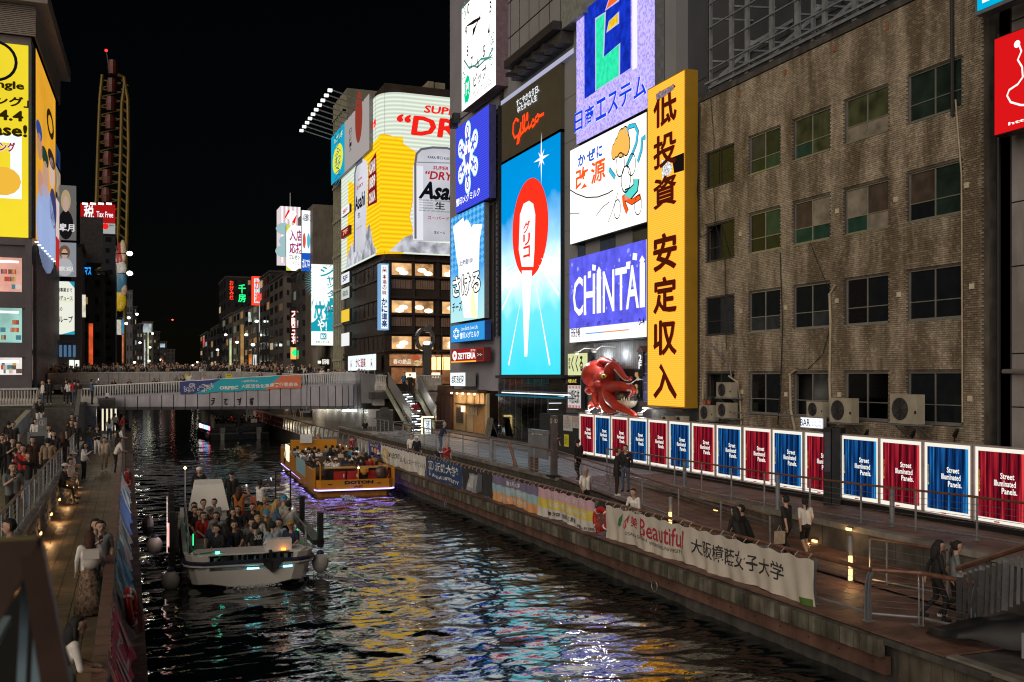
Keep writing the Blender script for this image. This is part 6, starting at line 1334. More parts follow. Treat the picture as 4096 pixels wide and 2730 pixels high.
for a,c in zip(edges[:-1],edges[1:]):
    g_=1.6;A,B_=fint(a+g_),fint(c-g_);p0,p1=Vector(ond(a+g_,A[2],A[0])),Vector(ond(c-g_,B_[2],B_[0]));q0,q1=Vector(ond(a+g_,A[1],A[0])),Vector(ond(c-g_,B_[1],B_[0]));n=Vector((.0,.25,0));lo=Vector((0,-.12,.28))
    mb=MB();mb.prism([p0+lo,p1+lo,q1,q0],n);mb.prism([p0+Vector((0,.2,0)),p1+Vector((0,.2,0)),p1+lo+Vector((0,0,-.02)),p0+lo+Vector((0,0,-.02))],n);mb.build('fascia_panel',FAS,bg_)
def row(k,dv=0):return[ond(u,fint(u)[k]+dv,fint(u)[0]) for u in edges]
for r_,rad,m_,nm in((row(1,-1),.12,FAS,'top_rail_ledge'),):MB().tube([Vector(p)+Vector((0,.1,0)) for p in r_],rad,6).build(nm,m_,bg_)
# deck body
top=[Vector(p)+Vector((0,.3,.1)) for p in row(1)];bot=[Vector(p)+Vector((0,.3,.05)) for p in row(2)];mb=MB()
for i in range(len(edges)-1):
    bk=22;a,c,d,e=top[i],top[i+1],bot[i],bot[i+1];mb.add([d,e,c,a,d+Vector((0,bk,0)),e+Vector((0,bk,0)),c+Vector((0,bk,0)),a+Vector((0,bk,0))],[(0,1,2,3),(3,2,6,7),(0,4,5,1)])
mb.build('deck',DARKM,bg_)
# lettering on the fascia
for ch,x0,x1,y0_,y1_ in[('え',845,866,1619,1595),('び',898,920,1618,1595),('す',950,971,1619,1595),('橋',1000,1025,1619,1594)]:
    d=fint(x0)[0];Y=ond(x0,1600,d)[1]-.18;A=ony(x0,y0_,Y);B_=ony(x1,y1_,Y);bb=Board(bg_,(A[0],Y,A[2]),(1,0,0),(0,-1,0));bb.text(ch,(-.05,-.05),(B_[0]-A[0]+.05,B_[2]-A[2]+.05),BLACK,bold=.06)
# curved slats
SL=mat('slat_metal',(.55,.56,.58),.4,.2,.15,2);proto_=None
def slat(u):
    global proto_
    d,vt,vb=fint(u);P=Vector(ond(u,vt-1,d))+Vector((0,.12,0))
    if proto_ is None:
        prof=[(0,0),(-.10,.35),(-.08,.6),(.18,1.02),(.28,1.02),(.06,.58),(.04,.35),(.12,0)]
        proto_=MB().prism([(-.05,y,z) for y,z in prof],(.10,0,0)).build('slat',SL,bg_,local=True);o=proto_
    else:o=inst(proto_)
    o.location=P-bg_.location
u=380.0
while u<1462:
    if not(722<u<1196):slat(u)
    d=fint(u)[0];u+=10.2 if u<1250 else max(2.6,10.2*(1-(u-1250)/260))
for u in range(730,1196,20):slat(u)
MB().tube([Vector(ond(u,fint(u)[1],fint(u)[0]))+Vector((0,.36,1.06)) for u in edges],.06,6).build('handrail',SL,bg_)
# long blue banner on the bridge
bt_=thing('bridge_banner','long turquoise, navy and orange banner with white characters hung on the bridge railing','banner',ond(900,1560,88));
def bp_(s,t_,k=0):
    u=721+s*(1203-721);d,vt,vb=fint(u);P=Vector(ond(u,vt-2,d));return P+Vector((0,-.13-.012*k+.03*math.sin(s*60)*(1-t_),-.12+1.12*t_+.03*math.sin(s*25)))
def bcl(s0,s1,t0,t1,m,k=0,sl0=0,sl1=0):
    nu=max(2,int((s1-s0)*150));nv=6;vs=[bp_(s0+sl0*(j/nv)+(s1+sl1*(j/nv)-s0-sl0*(j/nv))*i/nu,t0+(t1-t0)*j/nv,k) for j in range(nv+1) for i in range(nu+1)]
    MB().add(vs,[(j*(nu+1)+i,j*(nu+1)+i+1,(j+1)*(nu+1)+i+1,(j+1)*(nu+1)+i) for j in range(nv) for i in range(nu)]).build('cloth',m,bt_,smooth=True)
NVY,TQS,CRL=cl((.03,.05,.22)),cl((.01,.36,.48)),cl((.62,.16,.08))
bcl(0,.12,0,1,NVY,0,0,.22);bcl(.12,.70,0,1,TQS,0,.22,.14);bcl(.70,1,0,1,CRL,0,.14,0)
def btx(t_,s0,s1,t0,t1,bold=.02):
    v,f_,hx,hy=glyphs(t_,bold);MB().add([bp_(s0+x*(s1-s0),t0+y*(t1-t0),2) for x,y in v],f_).build('lettering',CW,bt_)
btx('ORPEC',.325,.48,.16,.44,.05);btx('一般社団法人',.505,.645,.62,.80);btx('大阪活性化事業実行委員会',.505,.975,.16,.46)
mb=MB();rn=random.Random(5)
for k in range(26):s0=.03+rn.random()*.24;t0=.1+rn.random()*.5;h=.08+rn.random()*.2;wdt=.004+rn.random()*.016;q_=[bp_(s0,t0,2),bp_(s0+wdt,t0,2),bp_(s0+wdt,t0+h,2),bp_(s0,t0+h,2)];[mb.bar(q_[i],q_[(i+1)%4],.035) for i in range(4)]
mb.build('line_drawing',CW,bt_)
# piers, approach walls
GRN=mat('speckled_granite',(.27,.265,.275),.5,0,.25,9,stain=.15);GRW=mat('granite_parapet',(.26,.25,.26),.45,0,.2,3,stain=.2)
pr_=thing('bridge_pier','long granite pier wall under the right end of the bridge with downlights','pier',(18,90,1.2));pts=[onz(1250,1704,1.15),onz(1300,1714,1.15),onz(1360,1723,1.15),onz(1420,1733,1.15),onz(1472,1741,1.15)];pts=[(p[0],p[1]) for p in pts]+[(21.3,83.5)]
for a,c in zip(pts[:-1],pts[1:]):
    for k in range(3):z0,z1=1.15+k*.75,1.15+(k+1)*.75-.012;d=Vector((c[0]-a[0],c[1]-a[1],0));MB().obox((a[0],a[1],z0),d*.993,Vector((.3,.6,0)),(0,0,z1-z0)).build('stone',GRN,pr_)
MB().prism([(x+.25,y+.3,1.1) for x,y in pts]+[(24,100,1.1),(20,104,1.1)],(0,0,2.2)).build('core',CONCD,pr_)
for k in range(8):t_=k/7*3.9;i=min(3,int(t_));f_=t_-i;x=pts[i][0]+(pts[i+1][0]-pts[i][0])*f_;y=pts[i][1]+(pts[i+1][1]-pts[i][1])*f_;lamp((x-.35,y-.3,3.1),(.95,1,.9),14,.05,parent=pr_)
MB().cbox((ond(1398,1637,84)[0],ond(1398,1637,84)[1],3.35),(1.2,.2,.12)).build('tube_lamp',em((.95,1,.9),6),pr_)
lamp((16.6,100,3.0),(1,.86,.6),160,.5,parent=pr_);lamp((16.8,112,3.2),(1,.86,.6),240,.5,parent=pr_)
pl_=thing('bridge_pier','square pale granite pier under the left end of the bridge','pier',(-3.3,88,1.5));A,B_=onz(320,1735,1.5),onz(385,1728,1.5)
for k in range(3):MB().box((A[0],84.5,1.5+k*.8),(B_[0]+.2,87,1.5+k*.8+.79)).build('stone',GRN,pl_)
for k in range(4):MB().box((B_[0]+.4+k*.35,94,1.5),(B_[0]+.55+k*.35,94.1,3.4)).build('lit_louvre',em((1,.9,.65),.9),pl_)
lamp((-1.6,90,3.2),(1,.9,.7),30,.2,parent=pl_)
MB().box((A[0]-.1,84.4,3.9),(B_[0]+.4,87.5,4.0)).box((A[0]-.1,84.45,4.0),(B_[0]+.3,87,4.6)).build('ledge',mat('pale_block',(.42,.40,.38),.6),pl_)
# granite parapet of the upper deck, crowd level behind
pw=thing('granite_parapet','long curved granite parapet wall in front of the crowd on the bridge','wall',(8,104,5))
par=[(-60,1494,108),(105,1496,107),(210,1493,106),(355,1490,105),(500,1489,104.5),(650,1488,104),(800,1487,104),(950,1487,103.5),(1050,1490,103),(1150,1494,102.5),(1300,1500,102)]
def parint(u):
    for a,c in zip(par[:-1],par[1:]):
        if u<=c[0]:t_=(u-a[0])/(c[0]-a[0]);return[a[i]+(c[i]-a[i])*t_ for i in(1,2)]
    return[par[-1][1],par[-1][2]]
u=-58
while u<1298:
    u2=u+41;(va,da),(vb_,db)=parint(u),parint(u2)
    for r0,r1 in((0,.93),(.95,1.85)):
        A=Vector(ond(u+.6,va,da));B_=Vector(ond(u2-.6,vb_,db));MB().prism([A-Vector((0,0,r0+.12)),B_-Vector((0,0,r0+.12)),B_-Vector((0,0,r1+.12)),A-Vector((0,0,r1+.12))],(0,.3,0)).build('stone',GRW,pw)
    A=Vector(ond(u,va,da));B_=Vector(ond(u2,vb_,db));MB().prism([A,B_,B_-Vector((0,0,.1)),A-Vector((0,0,.1))],(0,.5,0)).build('coping',mat('granite_coping',(.36,.34,.33),.35),pw);u=u2
struct(MB().prism([Vector(ond(u,parint(u)[0],parint(u)[1]))*1 for u in(-60,200,500,800,1300)][:0]or[(-60,104.6,5.45),(32,103,5.45),(60,96,5.45),(60,240,5.45),(-60,240,5.45)][:5],(0,0,-.5)).build('bridge_deck',CONCD)) if 0 else None
struct(MB().box((-60,109.5,4.9),(-2,300,5.4)).box((-2,106,4.9),(28,112,5.4)).box((24,92.5,1),(60,130,4.85)).box((-30,96,3.2),(-3.4,109.5,4.4)).box((20,92.6,3.2),(24,96,4.85)).box((19.5,84,4.3),(24,92.6,4.85)).build('bridge_deck',CONCD))
for i,(u0,v0,u1,v1) in enumerate([(741,1515,767,1497),(902,1516,929,1497),(1120,1506,1132,1501)]):
    b=yboard('yellow_notice',['yellow notice on the granite parapet left of the bridge banner lettering','yellow notice with red heading on the granite parapet above the banner','small half hidden yellow notice near the right of the parapet'][i],101.3,u0,v0,u1,v1,.05,NY,None,'notice');b.text('飛込み危険',(b.W*.2,b.H*.65),(b.W*.8,b.H*.85),NR,k=1)
cp_=thing('camera_pole','thin grey camera pole in front of the bridge fascia','pole',ond(1226,1650,85));MB().tube([ond(1228,1525,85),ond(1226,1645,85)],.05,6).build('pole',STEEL,cp_);MB().cbox(ond(1224,1648,85),(.7,.3,.18)).build('box',GREYP,cp_)
cm=thing('camera_box','small white camera on the left end of the bridge fascia','camera',ond(430,1583,88));MB().cbox(ond(430,1580,88),(.3,.3,.3)).build('housing',WHITE,cm);MB().cbox(ond(427,1592,88),(.25,.2,.2)).build('base',BLACK,cm)
# right abutment and stairs
ab=thing('abutment','grey metal clad abutment joining the bridge to the right stairs','wall',(20.5,86,4));A,B_=ond(1462,1545,85),ond(1545,1535,84.5)
MB().box((A[0],85,3.9),(B_[0]+.2,86,6.35)).build('block',mat('clad_grey',(.24,.24,.26),.5,.2,.15,1),ab);MB().box((A[0],84.95,6.35),(B_[0]+.3,86.1,6.45)).build('coping',STEEL,ab);MB().box((A[0]+1,84.9,3.7),(B_[0]+.4,85.8,4.4)).build('pale_block',mat('pale_block',(.42,.40,.38)),ab)
MB().box((A[0]+.3,86.2,1.2),(24,92,4)).build('recess_shade',BLACK,ab)  # solid black block paints in the shade of the recess
st_=thing('right_stairs','steel staircase with lit treads rising from the plaza to the bridge','stairs',(20,78,2));SG=mat('stringer_olive',(.30,.31,.22),.5,.1,.15,1)
tp,bp2=(ond(1592,1575,84),ond(1645,1572,84)),(ond(1646,1737,73.5),ond(1733,1734,73.5));n=16
for i in range(n):
    t_=(i+.5)/n;a=lerp(tp[0],bp2[0],t_);c=lerp(tp[1],bp2[1],t_);MB().obox((a[0],a[1],a[2]),Vector(c)-Vector(a),(0,.5,0),(0,0,-.05)).build('tread',STEEL,st_)
    MB().obox((a[0],a[1]-.01,a[2]-.17),Vector(c)-Vector(a),(0,.04,0),(0,0,.12)).build('riser',DARKM,st_)
    if i<15:
        e=Vector(c)-Vector(a);s0=[.35,.55,.1][i%3];MB().obox(Vector(a)+e*s0+Vector((0,-.03,-.07)),e*.40,(0,.02,0),(0,0,.08)).build('step_light',em((.85,.95,1),4.5),st_)
for sx,(a,c) in enumerate(((ond(1545,1535,84),ond(1640,1718,73)),(ond(1660,1535,84),ond(1738,1702,73)))):
    MB().bar(Vector(a)-Vector((0,0,.5)),Vector(c)-Vector((0,0,.1)),.12,.45).build('stringer',SG,st_)
    d0,d1=Vector(a)+Vector((.15,0,.1)),Vector(c)+Vector((.15,0,.55));MB().add([d0-Vector((0,0,.35)),d1-Vector((0,0,.35)),d1+Vector((0,0,.75)),d0+Vector((0,0,.75))],[(0,1,2,3)]).build('mesh_panel',mat('perforated_panel',(.26,.26,.27),.4,.5,.2,14),st_)
    MB().tube([d0+Vector((0,0,.8)),d1+Vector((0,0,.8))],.06,6).build('handrail',STEEL,st_)
lamp((ond(1650,1650,78)[0],76,4.6),(1,.9,.75),60,.4,parent=st_)
bl=thing('balustrade','pale bottle shaped balustrade right of the stair head','balustrade',ond(1700,1530,84))
for i in range(16):
    P=Vector(ond(1668+i*6.4,1566,83.5));MB().lathe([(.05,0),(.14,.1),(.17,.45),(.07,.8),(.06,1.25)],8,P).build('baluster',mat('pale_block',(.42,.40,.38)),bl)
A,B_=Vector(ond(1664,1566,83.5)),Vector(ond(1770,1566,83.5));MB().bar(A+Vector((0,0,1.3)),B_+Vector((0,0,1.3)),.25,.12).build('rail',STEEL,bl);MB().obox(A-Vector((0,.2,.9)),B_-A,(0,.5,0),(0,0,.85)).build('base',mat('clad_grey',(.24,.24,.26)),bl)
bl=thing('balustrade','short pale balustrade left of the stair head','balustrade',ond(1520,1530,84))
for i in range(6):P=Vector(ond(1506+i*7,1566,84));MB().lathe([(.05,0),(.14,.1),(.17,.45),(.07,.8),(.06,1.25)],8,P).build('baluster',mat('pale_block',(.42,.40,.38)),bl)
A,B_=Vector(ond(1502,1566,84)),Vector(ond(1546,1566,84));MB().bar(A+Vector((0,0,1.3)),B_+Vector((0,0,1.3)),.25,.12).build('rail',STEEL,bl)
b=yboard('bulb_sign','white standing sign edged with round yellow bulbs at the foot of the stairs',71,1689,1755,1730,1672,.3,BLACK,em((.85,.95,.98),1.4,True),margin=.12);b.text('はるの',(b.W*.35,b.H*.35),(b.W*.65,b.H*.85),KB,k=1,vert=True,bold=.02)
for k in range(14):MB().ell((b.P0.x-.05,70.9,b.P0.z+b.H*k/13),(.07,.07,.07),6,4).build('bulb',em((1,.75,.25),5),b.th)
for k in range(7):MB().ell((b.P0.x+b.W*k/6,70.9,b.P0.z+b.H+.06),(.07,.07,.07),6,4).build('bulb',em((1,.75,.25),5),b.th)
rc=thing('ring_column','tall polished steel column topped with a ring beside the stair head','sculpture',ond(1708,1530,86));CHR=mat('polished_steel',(.55,.55,.57),.18,.95,.1,2);P=Vector(ond(1708,1512,86));zt_=ond(1708,1303,86)[2];zr=ond(1708,1358,86)[2]
MB().box((P.x-.35,P.y-.25,4.8),(P.x+.35,P.y+.25,zr-.5)).box((P.x-.1,P.y-.25,zr+.6),(P.x+.35,P.y+.25,zt_)).build('shaft',CHR,rc)
mb=MB();N=24;r1,r2=1.3,.95;ps=[]
for i in range(N):a=2*PI*i/N;ps.append((math.cos(a),math.sin(a)))
for y in(-.3,.3):
    for r_ in(r1*.62,r2*.62):mb.v+=[(P.x-.2+r_*1.05*c,P.y+y,zr+r_*1.3*s_) for c,s_ in ps]
for i in range(N):j=(i+1)%N;mb.f+=[(i,j,N+j,N+i),(2*N+i,3*N+i,3*N+j,2*N+j),(i,2*N+i,2*N+j,j),(N+i,N+j,3*N+j,3*N+i)]
mb.build('ring',CHR,rc)
fp=thing('flag_pole','thin dark pole right of the ring column','pole',ond(1766,1530,86));MB().tube([ond(1766,1560,86),ond(1768,1315,86)],.07,6).build('shaft',DARKM,fp)
mn=thing('stone_monument','dark carved stone monument on the quay corner by the stairs','monument',onz(1540,1735,2.0));P=onz(1540,1738,2.0);MB().prism([(P[0]-.6,P[1],2.2),(P[0]+.6,P[1],2.2),(P[0]+.6,P[1],3.7),(P[0]+.35,P[1],3.75),(P[0]+.2,P[1],3.95),(P[0]-.2,P[1],3.95),(P[0]-.35,P[1],3.75),(P[0]-.6,P[1],3.7)],(0,.3,0)).build('stele',CONCD,mn);MB().box((P[0]-.9,P[1]-.4,2),(P[0]+.9,P[1]+.5,2.2)).build('plinth',mat('pale_block',(.42,.40,.38)),mn)
# ================================================================ LEFT BUILDINGS, WHEEL, STAIRS, FOREGROUND
LV=thing('screen_building','big grey corner building with a yellow and orange wrap round screen at the upper left','building',(-9,108,5))
C0=Vector(ond(124,1500,98));C0.z=0;r_=ray(636,1508);dr=Vector((r_[0],r_[1],0)).normalized();nr=Vector((dr.y,-dr.x,0))
zf_=lambda v:CH+(HZ-v)/FPX*98
def along(u):
    r=Vector((ray(u,0)[0],ray(u,0)[1],0));M=Matrix(((dr.x,-r.x),(dr.y,-r.y)));s_=M.inverted()@Vector((-C0.x,-C0.y));return s_[0]
LS=along(226);GRY=mat('mauve_cladding',(.15,.135,.155),.5,.1,.12,.6,stain=.15);YL=em((.92,.72,.03),1.05,True,'mottle',9,.12)
MB().prism([C0,C0+dr*LS,C0+dr*LS+Vector((-40,0,0)),C0+Vector((-40,0,0))],(0,0,zf_(150))).build('wall',GRY,LV)
def eav(o,z0,z1,m,nm):
    a=C0+(nr+Vector((0,-1,0)))*o;c=C0+dr*LS+nr*o;mb=MB();mb.prism([a+Vector((0,0,z0)),c+Vector((0,0,z0)),c+Vector((-45,0,z0)),a+Vector((-45,0,z0))],(0,0,z1-z0));mb.build(nm,m,LV)
zr=zf_(30);eav(1.6,zr,zr+1.4,mat('pale_eaves',(.27,.225,.22),.5),'roof_slab');eav(.3,zf_(150),zr,mat('louvre_dark',(.12,.10,.09),.5),'roof_wall')
for k in range(16):z=zf_(150)+(zr-zf_(150))*k/16;eav(.45,z,z+.12,mat('louvre_slat',(.30,.25,.22),.5),'louvre')
f1=Board(LV,C0+Vector((-26,-.4,zf_(955))),(1,0,0),(0,-1,0));f1.zoom(0,0,.5805);f1.lay=.03;H=zf_(190)-zf_(955);f1.rect((0,0),(26,H),YL,0,'yellow_screen')
f1.disc(f1.p(-35,420),2.0,2.0,BK,1,24,'ring',inner=.86);BRK=em((.05,.03,.0),.5)
for t_,xl,yb_,yt in[('Single',-105,612,545),('「キング」',-190,712,642),('2024.4.4',-330,800,728),('Release!',-320,908,826)]:tl(f1,t_,xl,yb_,yt,{'S':165,'「':200,'2':158,'R':185}[t_[0]],BRK,bold=.06,k=1)
WH=em((.85,.92,.95),1.15);q0,q1=f1.p(-250,1352),f1.p(150,930);
for a,c in(((q0[0],q0[1]),(q1[0],q0[1]+.9)),((q0[0],q1[1]-.9),(q1[0],q1[1])),((q1[0]-1.0,q0[1]),(q1[0],q1[1]))):f1.rect(a,c,WH,1,'white_border')
tl(f1,'キング',-60,1040,975,105,em((.45,.02,.08),.8),k=2,bold=.06,halo=(WH,.06));f1.disc(f1.p(20,1250),1.6,1.4,em((.9,.5,.05),1),2,14,'picture')
f2=Board(LV,C0+nr*.4+Vector((0,0,zf_(955))),dr,nr);f2.lay=.03;f2.zoom(0,0,.5805);L1=along(206);OG=em((.85,.40,.03),1.0,True,'mottle',5,.2)
f2.rect((0,0),(L1,H),OG,0,'orange_screen')
for(x,y,rx,ry,c) in[(.5,.12,.5,.25,(.35,.45,.75)),(.16,.52,.13,.07,(.55,.28,.16)),(.14,.60,.14,.05,(.03,.08,.3)),(.45,.40,.16,.10,(.6,.35,.24)),(.42,.52,.18,.05,(.02,.05,.03)),(.78,.5,.16,.09,(.7,.5,.42)),(.76,.58,.2,.05,(.04,.02,.02)),(.85,.30,.2,.12,(.05,.05,.15)),(.2,.33,.14,.07,(.6,.3,.2))]:f2.disc((L1*x,H*y),L1*rx,H*ry,em(c,.9),1,16,'picture')
f2.rect((L1*.1,H*.01),(L1*.9,H*.22),em((.40,.52,.80),.9),1,'picture');f2.disc((L1*.68,H*.77),L1*.2,H*.08,BRK,2,14,'emblem',inner=.6)
for a,c,m_ in[(.62,.74,em((.03,.06,.2),.7,False,'mottle',2,.6)),(.44,.60,em((.6,.45,.3),.8,False,'mottle',1.5,.5)),(.16,.40,em((.75,.6,.55),.9)),(-.05,.16,em((.6,.03,.03),.8))]:f2.rect((L1+.3,H*a),(LS,H*c),m_,.5,'side_advert')
for u in(f1.W or 0,):MB().tube([C0+Vector((.1,-.3,zf_(955))),C0+Vector((.1,-.3,zf_(190)))],.35,8).build('corner_trim',DARKM,LV)
# lower storeys
levels=[(1035,1170,(.9,.45,.35)),(1235,1372,(.35,.62,.55)),(1432,1500,(1,.5,.15))]
for v0,v1,c in levels:
    for k in range(4):
        x1_=C0.x-.8-k*2.3;z0,z1=zf_(v1),zf_(v0);y=C0.y-.06;MB().box((x1_-2.1,y,z0),(x1_,y+.1,z1)).build('shop_window',em(c if(k+v0)%2 else(.95,.85,.8),1.1,False,'mottle',2.2,.35),LV)
        for q_ in range(12):xa,za=x1_-random.uniform(.3,2),z0+(z1-z0)*random.choice([.08,.3,.52]);MB().box((xa,y-.03,za),(xa+random.uniform(.15,.5),y,za+.45)).build('display',em(random.choice([(.7,.1,.06),(.9,.8,.7),(.1,.3,.35),(.2,.12,.1),(.8,.5,.15)]),.7),LV)
        MB().box((x1_-2.0,y-.03,z1-.5),(x1_-.3,y,z1-.3)).build('ceiling_light',em((1,1,1),3),LV)
for j,(v0,v1) in enumerate([(1055,1235),(1240,1398),(1420,1520)]):
    z0,z1=zf_(v1),zf_(v0);q=C0+nr*.1;L0=LS
    MB().add([q+dr*.8+Vector((0,0,z0)),q+dr*L0+Vector((0,0,z0)),q+dr*L0+Vector((0,0,z1)),q+dr*.8+Vector((0,0,z1))],[(0,1,2,3)]).build('backlit_screen',em([(.55,.28,.22),(.75,.55,.36),(.75,.45,.28)][j],.9,False,'mottle',5,.5),LV)
for k in range(26):p=C0+nr*.12+dr*(.6+(LS-.8)*k/26);MB().obox(p+Vector((0,0,5)),dr*.35,nr*.35,(0,0,zf_(975)-5)).build('rib',mat('rib_metal',(.19,.18,.20),.5,.2),LV)
MB().box((C0.x-30,C0.y-.3,zf_(985)),(C0.x,C0.y-.05,zf_(957))).box((C0.x-30,C0.y-.2,zf_(1235)),(C0.x,C0.y-.05,zf_(1175))).box((C0.x-30,C0.y-.2,zf_(1430)),(C0.x,C0.y-.05,zf_(1375))).build('spandrel',GRY,LV)
MB().box((C0.x-.5,C0.y-.4,5),(C0.x+.1,C0.y,zf_(957))).build('column',GRY,LV)
for k in range(8):P=C0+nr*.5+dr*(L1*k/8);MB().cbox((P.x,P.y,zf_(968)),(.3,.3,.1)).build('downlight',em((.9,1,.8),3),LV)
# buildings with portrait posters
ftower('poster_building','narrow grey building carrying the portrait posters',205,325,985,136,12,DG4,5,1,0)
def portrait(lab,u0,v0,u1,v1,Y,bgc,hair,top,txt):
    b=yboard('portrait_poster',lab,Y,u0,v0,u1,v1,.8,mat('maroon_edge',(.15,.02,.05),.4),em(bgc,.8));W,H=b.W,b.H
    b.disc((W*.45,H*.72),W*.26,H*.20,em(hair,.75),1,18,'picture');b.disc((W*.45,H*.66),W*.15,H*.15,em((.62,.42,.34),.8),2,16,'picture');b.disc((W*.45,H*.28),W*.40,H*.27,em(top,.7),1.5,16,'picture')
    b.text(txt,(W*.1,H*.16),(W*.9,H*.3),em((.8,.8,.8),.9),k=3,bold=.03);return b
portrait('portrait poster of a blonde person in black with pale characters',229,960,305,745,133,(.16,.15,.14),(.55,.42,.22),(.01,.01,.012),'皐月');b=portrait('portrait poster of a person in sunglasses and white jacket',220,1106,305,973,133,(.30,.32,.36),(.22,.10,.05),(.60,.60,.62),'歓迎');b.rect((b.W*.3,b.H*.64),(b.W*.6,b.H*.69),em((.02,.02,.02),.5),3,'dark_glasses')
b=yboard('white_group_sign','white lit sign with black katakana and coloured corners',133,210,1338,298,1128,.8,DARKM,em((.85,.86,.74),1.0,True));W,H=b.W,b.H
for t_,a,c,x1_ in[('介護事業まで',.80,.88,.9),('プロデュース',.64,.73,.92),('産業の',.44,.52,.45),('グループ',.22,.35,.92)]:b.text(t_,(W*.06,H*a),(W*x1_,H*c),KB,k=1,bold=.03)
b.polys([[(W*.4,0),(W,H*.07),(W,0)]],em((.02,.35,.5),1),1,'corner',px=False);b.polys([[(W*.75,H),(W,H),(W,H*.88)]],em((.02,.3,.45),1),1,'corner',px=False);b.rect((0,H*.625),(W*.9,H*.635),em((.8,.7,.05),1),1,'underline')
t=thing('low_shop','small low building with lit posters under the white katakana sign','building',ony(250,1440,131));A,B_=ony(208,1490,131),ony(297,1370,131);MB().box((A[0],131,5),(B_[0],134,B_[2])).build('wall',DG4,t);MB().box((A[0]-.2,130,B_[2]),(B_[0]+.2,134,B_[2]+.2)).build('roof',DG4,t)
for k in range(2):MB().box((A[0]+1.9+k*.6,130.9,6),(A[0]+2.4+k*.6,131,8.2)).build('lit_door',em((.85,.95,.8),1.2),t)
for k in range(4):MB().box((A[0]+.8+k*.5,130.9,8.6),(A[0]+1.1+k*.5,131,10)).build('poster',em((.1,.2,.35),.7),t)
b=yboard('tax_free_sign','red sign with a white character and Tax Free above a grey wall',150,322,888,461,820,.6,DARKM,em((.50,.01,.01),.8));b.text('税',(b.W*.1,b.H*.15),(b.W*.38,b.H*.9),WH,k=1,bold=.03);b.text('Tax Free',(b.W*.46,b.H*.3),(b.W*.94,b.H*.6),WH,k=1,bold=.02)
for k in range(4):MB().cbox(ony(340+k*32,816,149),(.7,.5,.2)).build('lamp',em((1,.9,.8),3),b.th)
b2=yboard('tax_free_lower_sign','white strip with a red round mark under the red Tax Free sign',150.2,412,935,461,889,.5,DARKM,em((.45,.48,.47),.8));b2.disc((b2.W*.2,b2.H*.6),b2.H*.25,b2.H*.25,RN,1,14,'mark');b2.text('Japan.',(b2.W*.5,b2.H*.6),(b2.W*.9,b2.H*.8),KB,k=1)
t=ftower('blank_wall_building','building with a blank grey hoarding wall on its roof',318,414,1105,148,14,DG,5,2,.1);A,B_=ony(320,1050,147.5),ony(412,872,147.5);MB().box((A[0],147.5,A[2]),(B_[0],148.2,B_[2])).build('hoarding',mat('warm_grey_board',(.22,.21,.22),.6),t)
ftower('dark_tower','dark blue louvred tower behind the blank hoarding',405,462,940,170,20,mat('blue_black_wall',(.05,.055,.075),.5,.2,.1,.3),12,1,0)
neon('blue neon katakana on a corner roof',336,1103,368,1068,146,'マス',em((.02,.35,1),1.3),False,bold=.05)
for i,(u0,u1,vt,Y,m_,l) in enumerate([(300,330,985,140,DG4,.1),(385,420,1085,165,DG3,.15),(418,452,1180,185,DG,.3),(505,530,1165,245,mat('steel_grey_tower',(.13,.13,.15),.5),.02),(528,548,1230,262,DG3,.3),(546,572,1300,280,DG3,.6),(570,612,1290,300,DG4,.25),(612,640,1330,320,DG3,.3),(638,668,1370,340,DG,.5),(665,700,1400,380,DG3,.3)]):
    ftower('shop_building',['slim grey building right of the poster building','dark building with small shop signs in the left row','grey building just left of the yellow wheel legs','tall windowless grey tower right of the wheel','dark building after the windowless tower','dark building with many lit windows in the left row','pale topped building in the far left row','second last dark building of the left row','last lit building of the left row','faint dark block at the left side of the canal end'][i],u0,u1,vt,Y,14,m_,6,2,l)
for(u0,v1,u1,v0,Y,c,lab) in[(355,1460,372,1295,138,(.9,.12,.03),'tall red yellow and green lit strip sign on the left row'),(328,1270,343,1180,139,(.8,.75,.6),'pale oblong side sign on the left row'),(462,1340,486,1280,205,(.6,.58,.5),'pale sign with dark characters hung by the wheel'),(488,1450,494,1340,210,(.8,.2,.12),'slim red lit strip beside the wheel leg'),(489,1335,494,1275,210,(.05,.4,.8),'slim blue lit strip beside the wheel leg'),(556,1330,606,1296,290,(.45,.52,.55),'wide pale rooftop sign in the far left row'),(638,1390,660,1376,335,(.6,.8,.95),'small pale blue lit sign in the far left row'),(648,1470,653,1440,330,(.9,.2,.1),'tiny red lit strip near the canal end'),(577,1470,581,1360,285,(.8,.85,.85),'thin white lit strip in the far left row'),(590,1470,595,1320,286,(.8,.85,.4),'thin yellow green lit strip in the far left row')]:
    yboard('shop_sign',lab,Y,u0,v1,u1,v0,.3,DARKM,em(c,1.0,False,'mottle',1.2,.6))
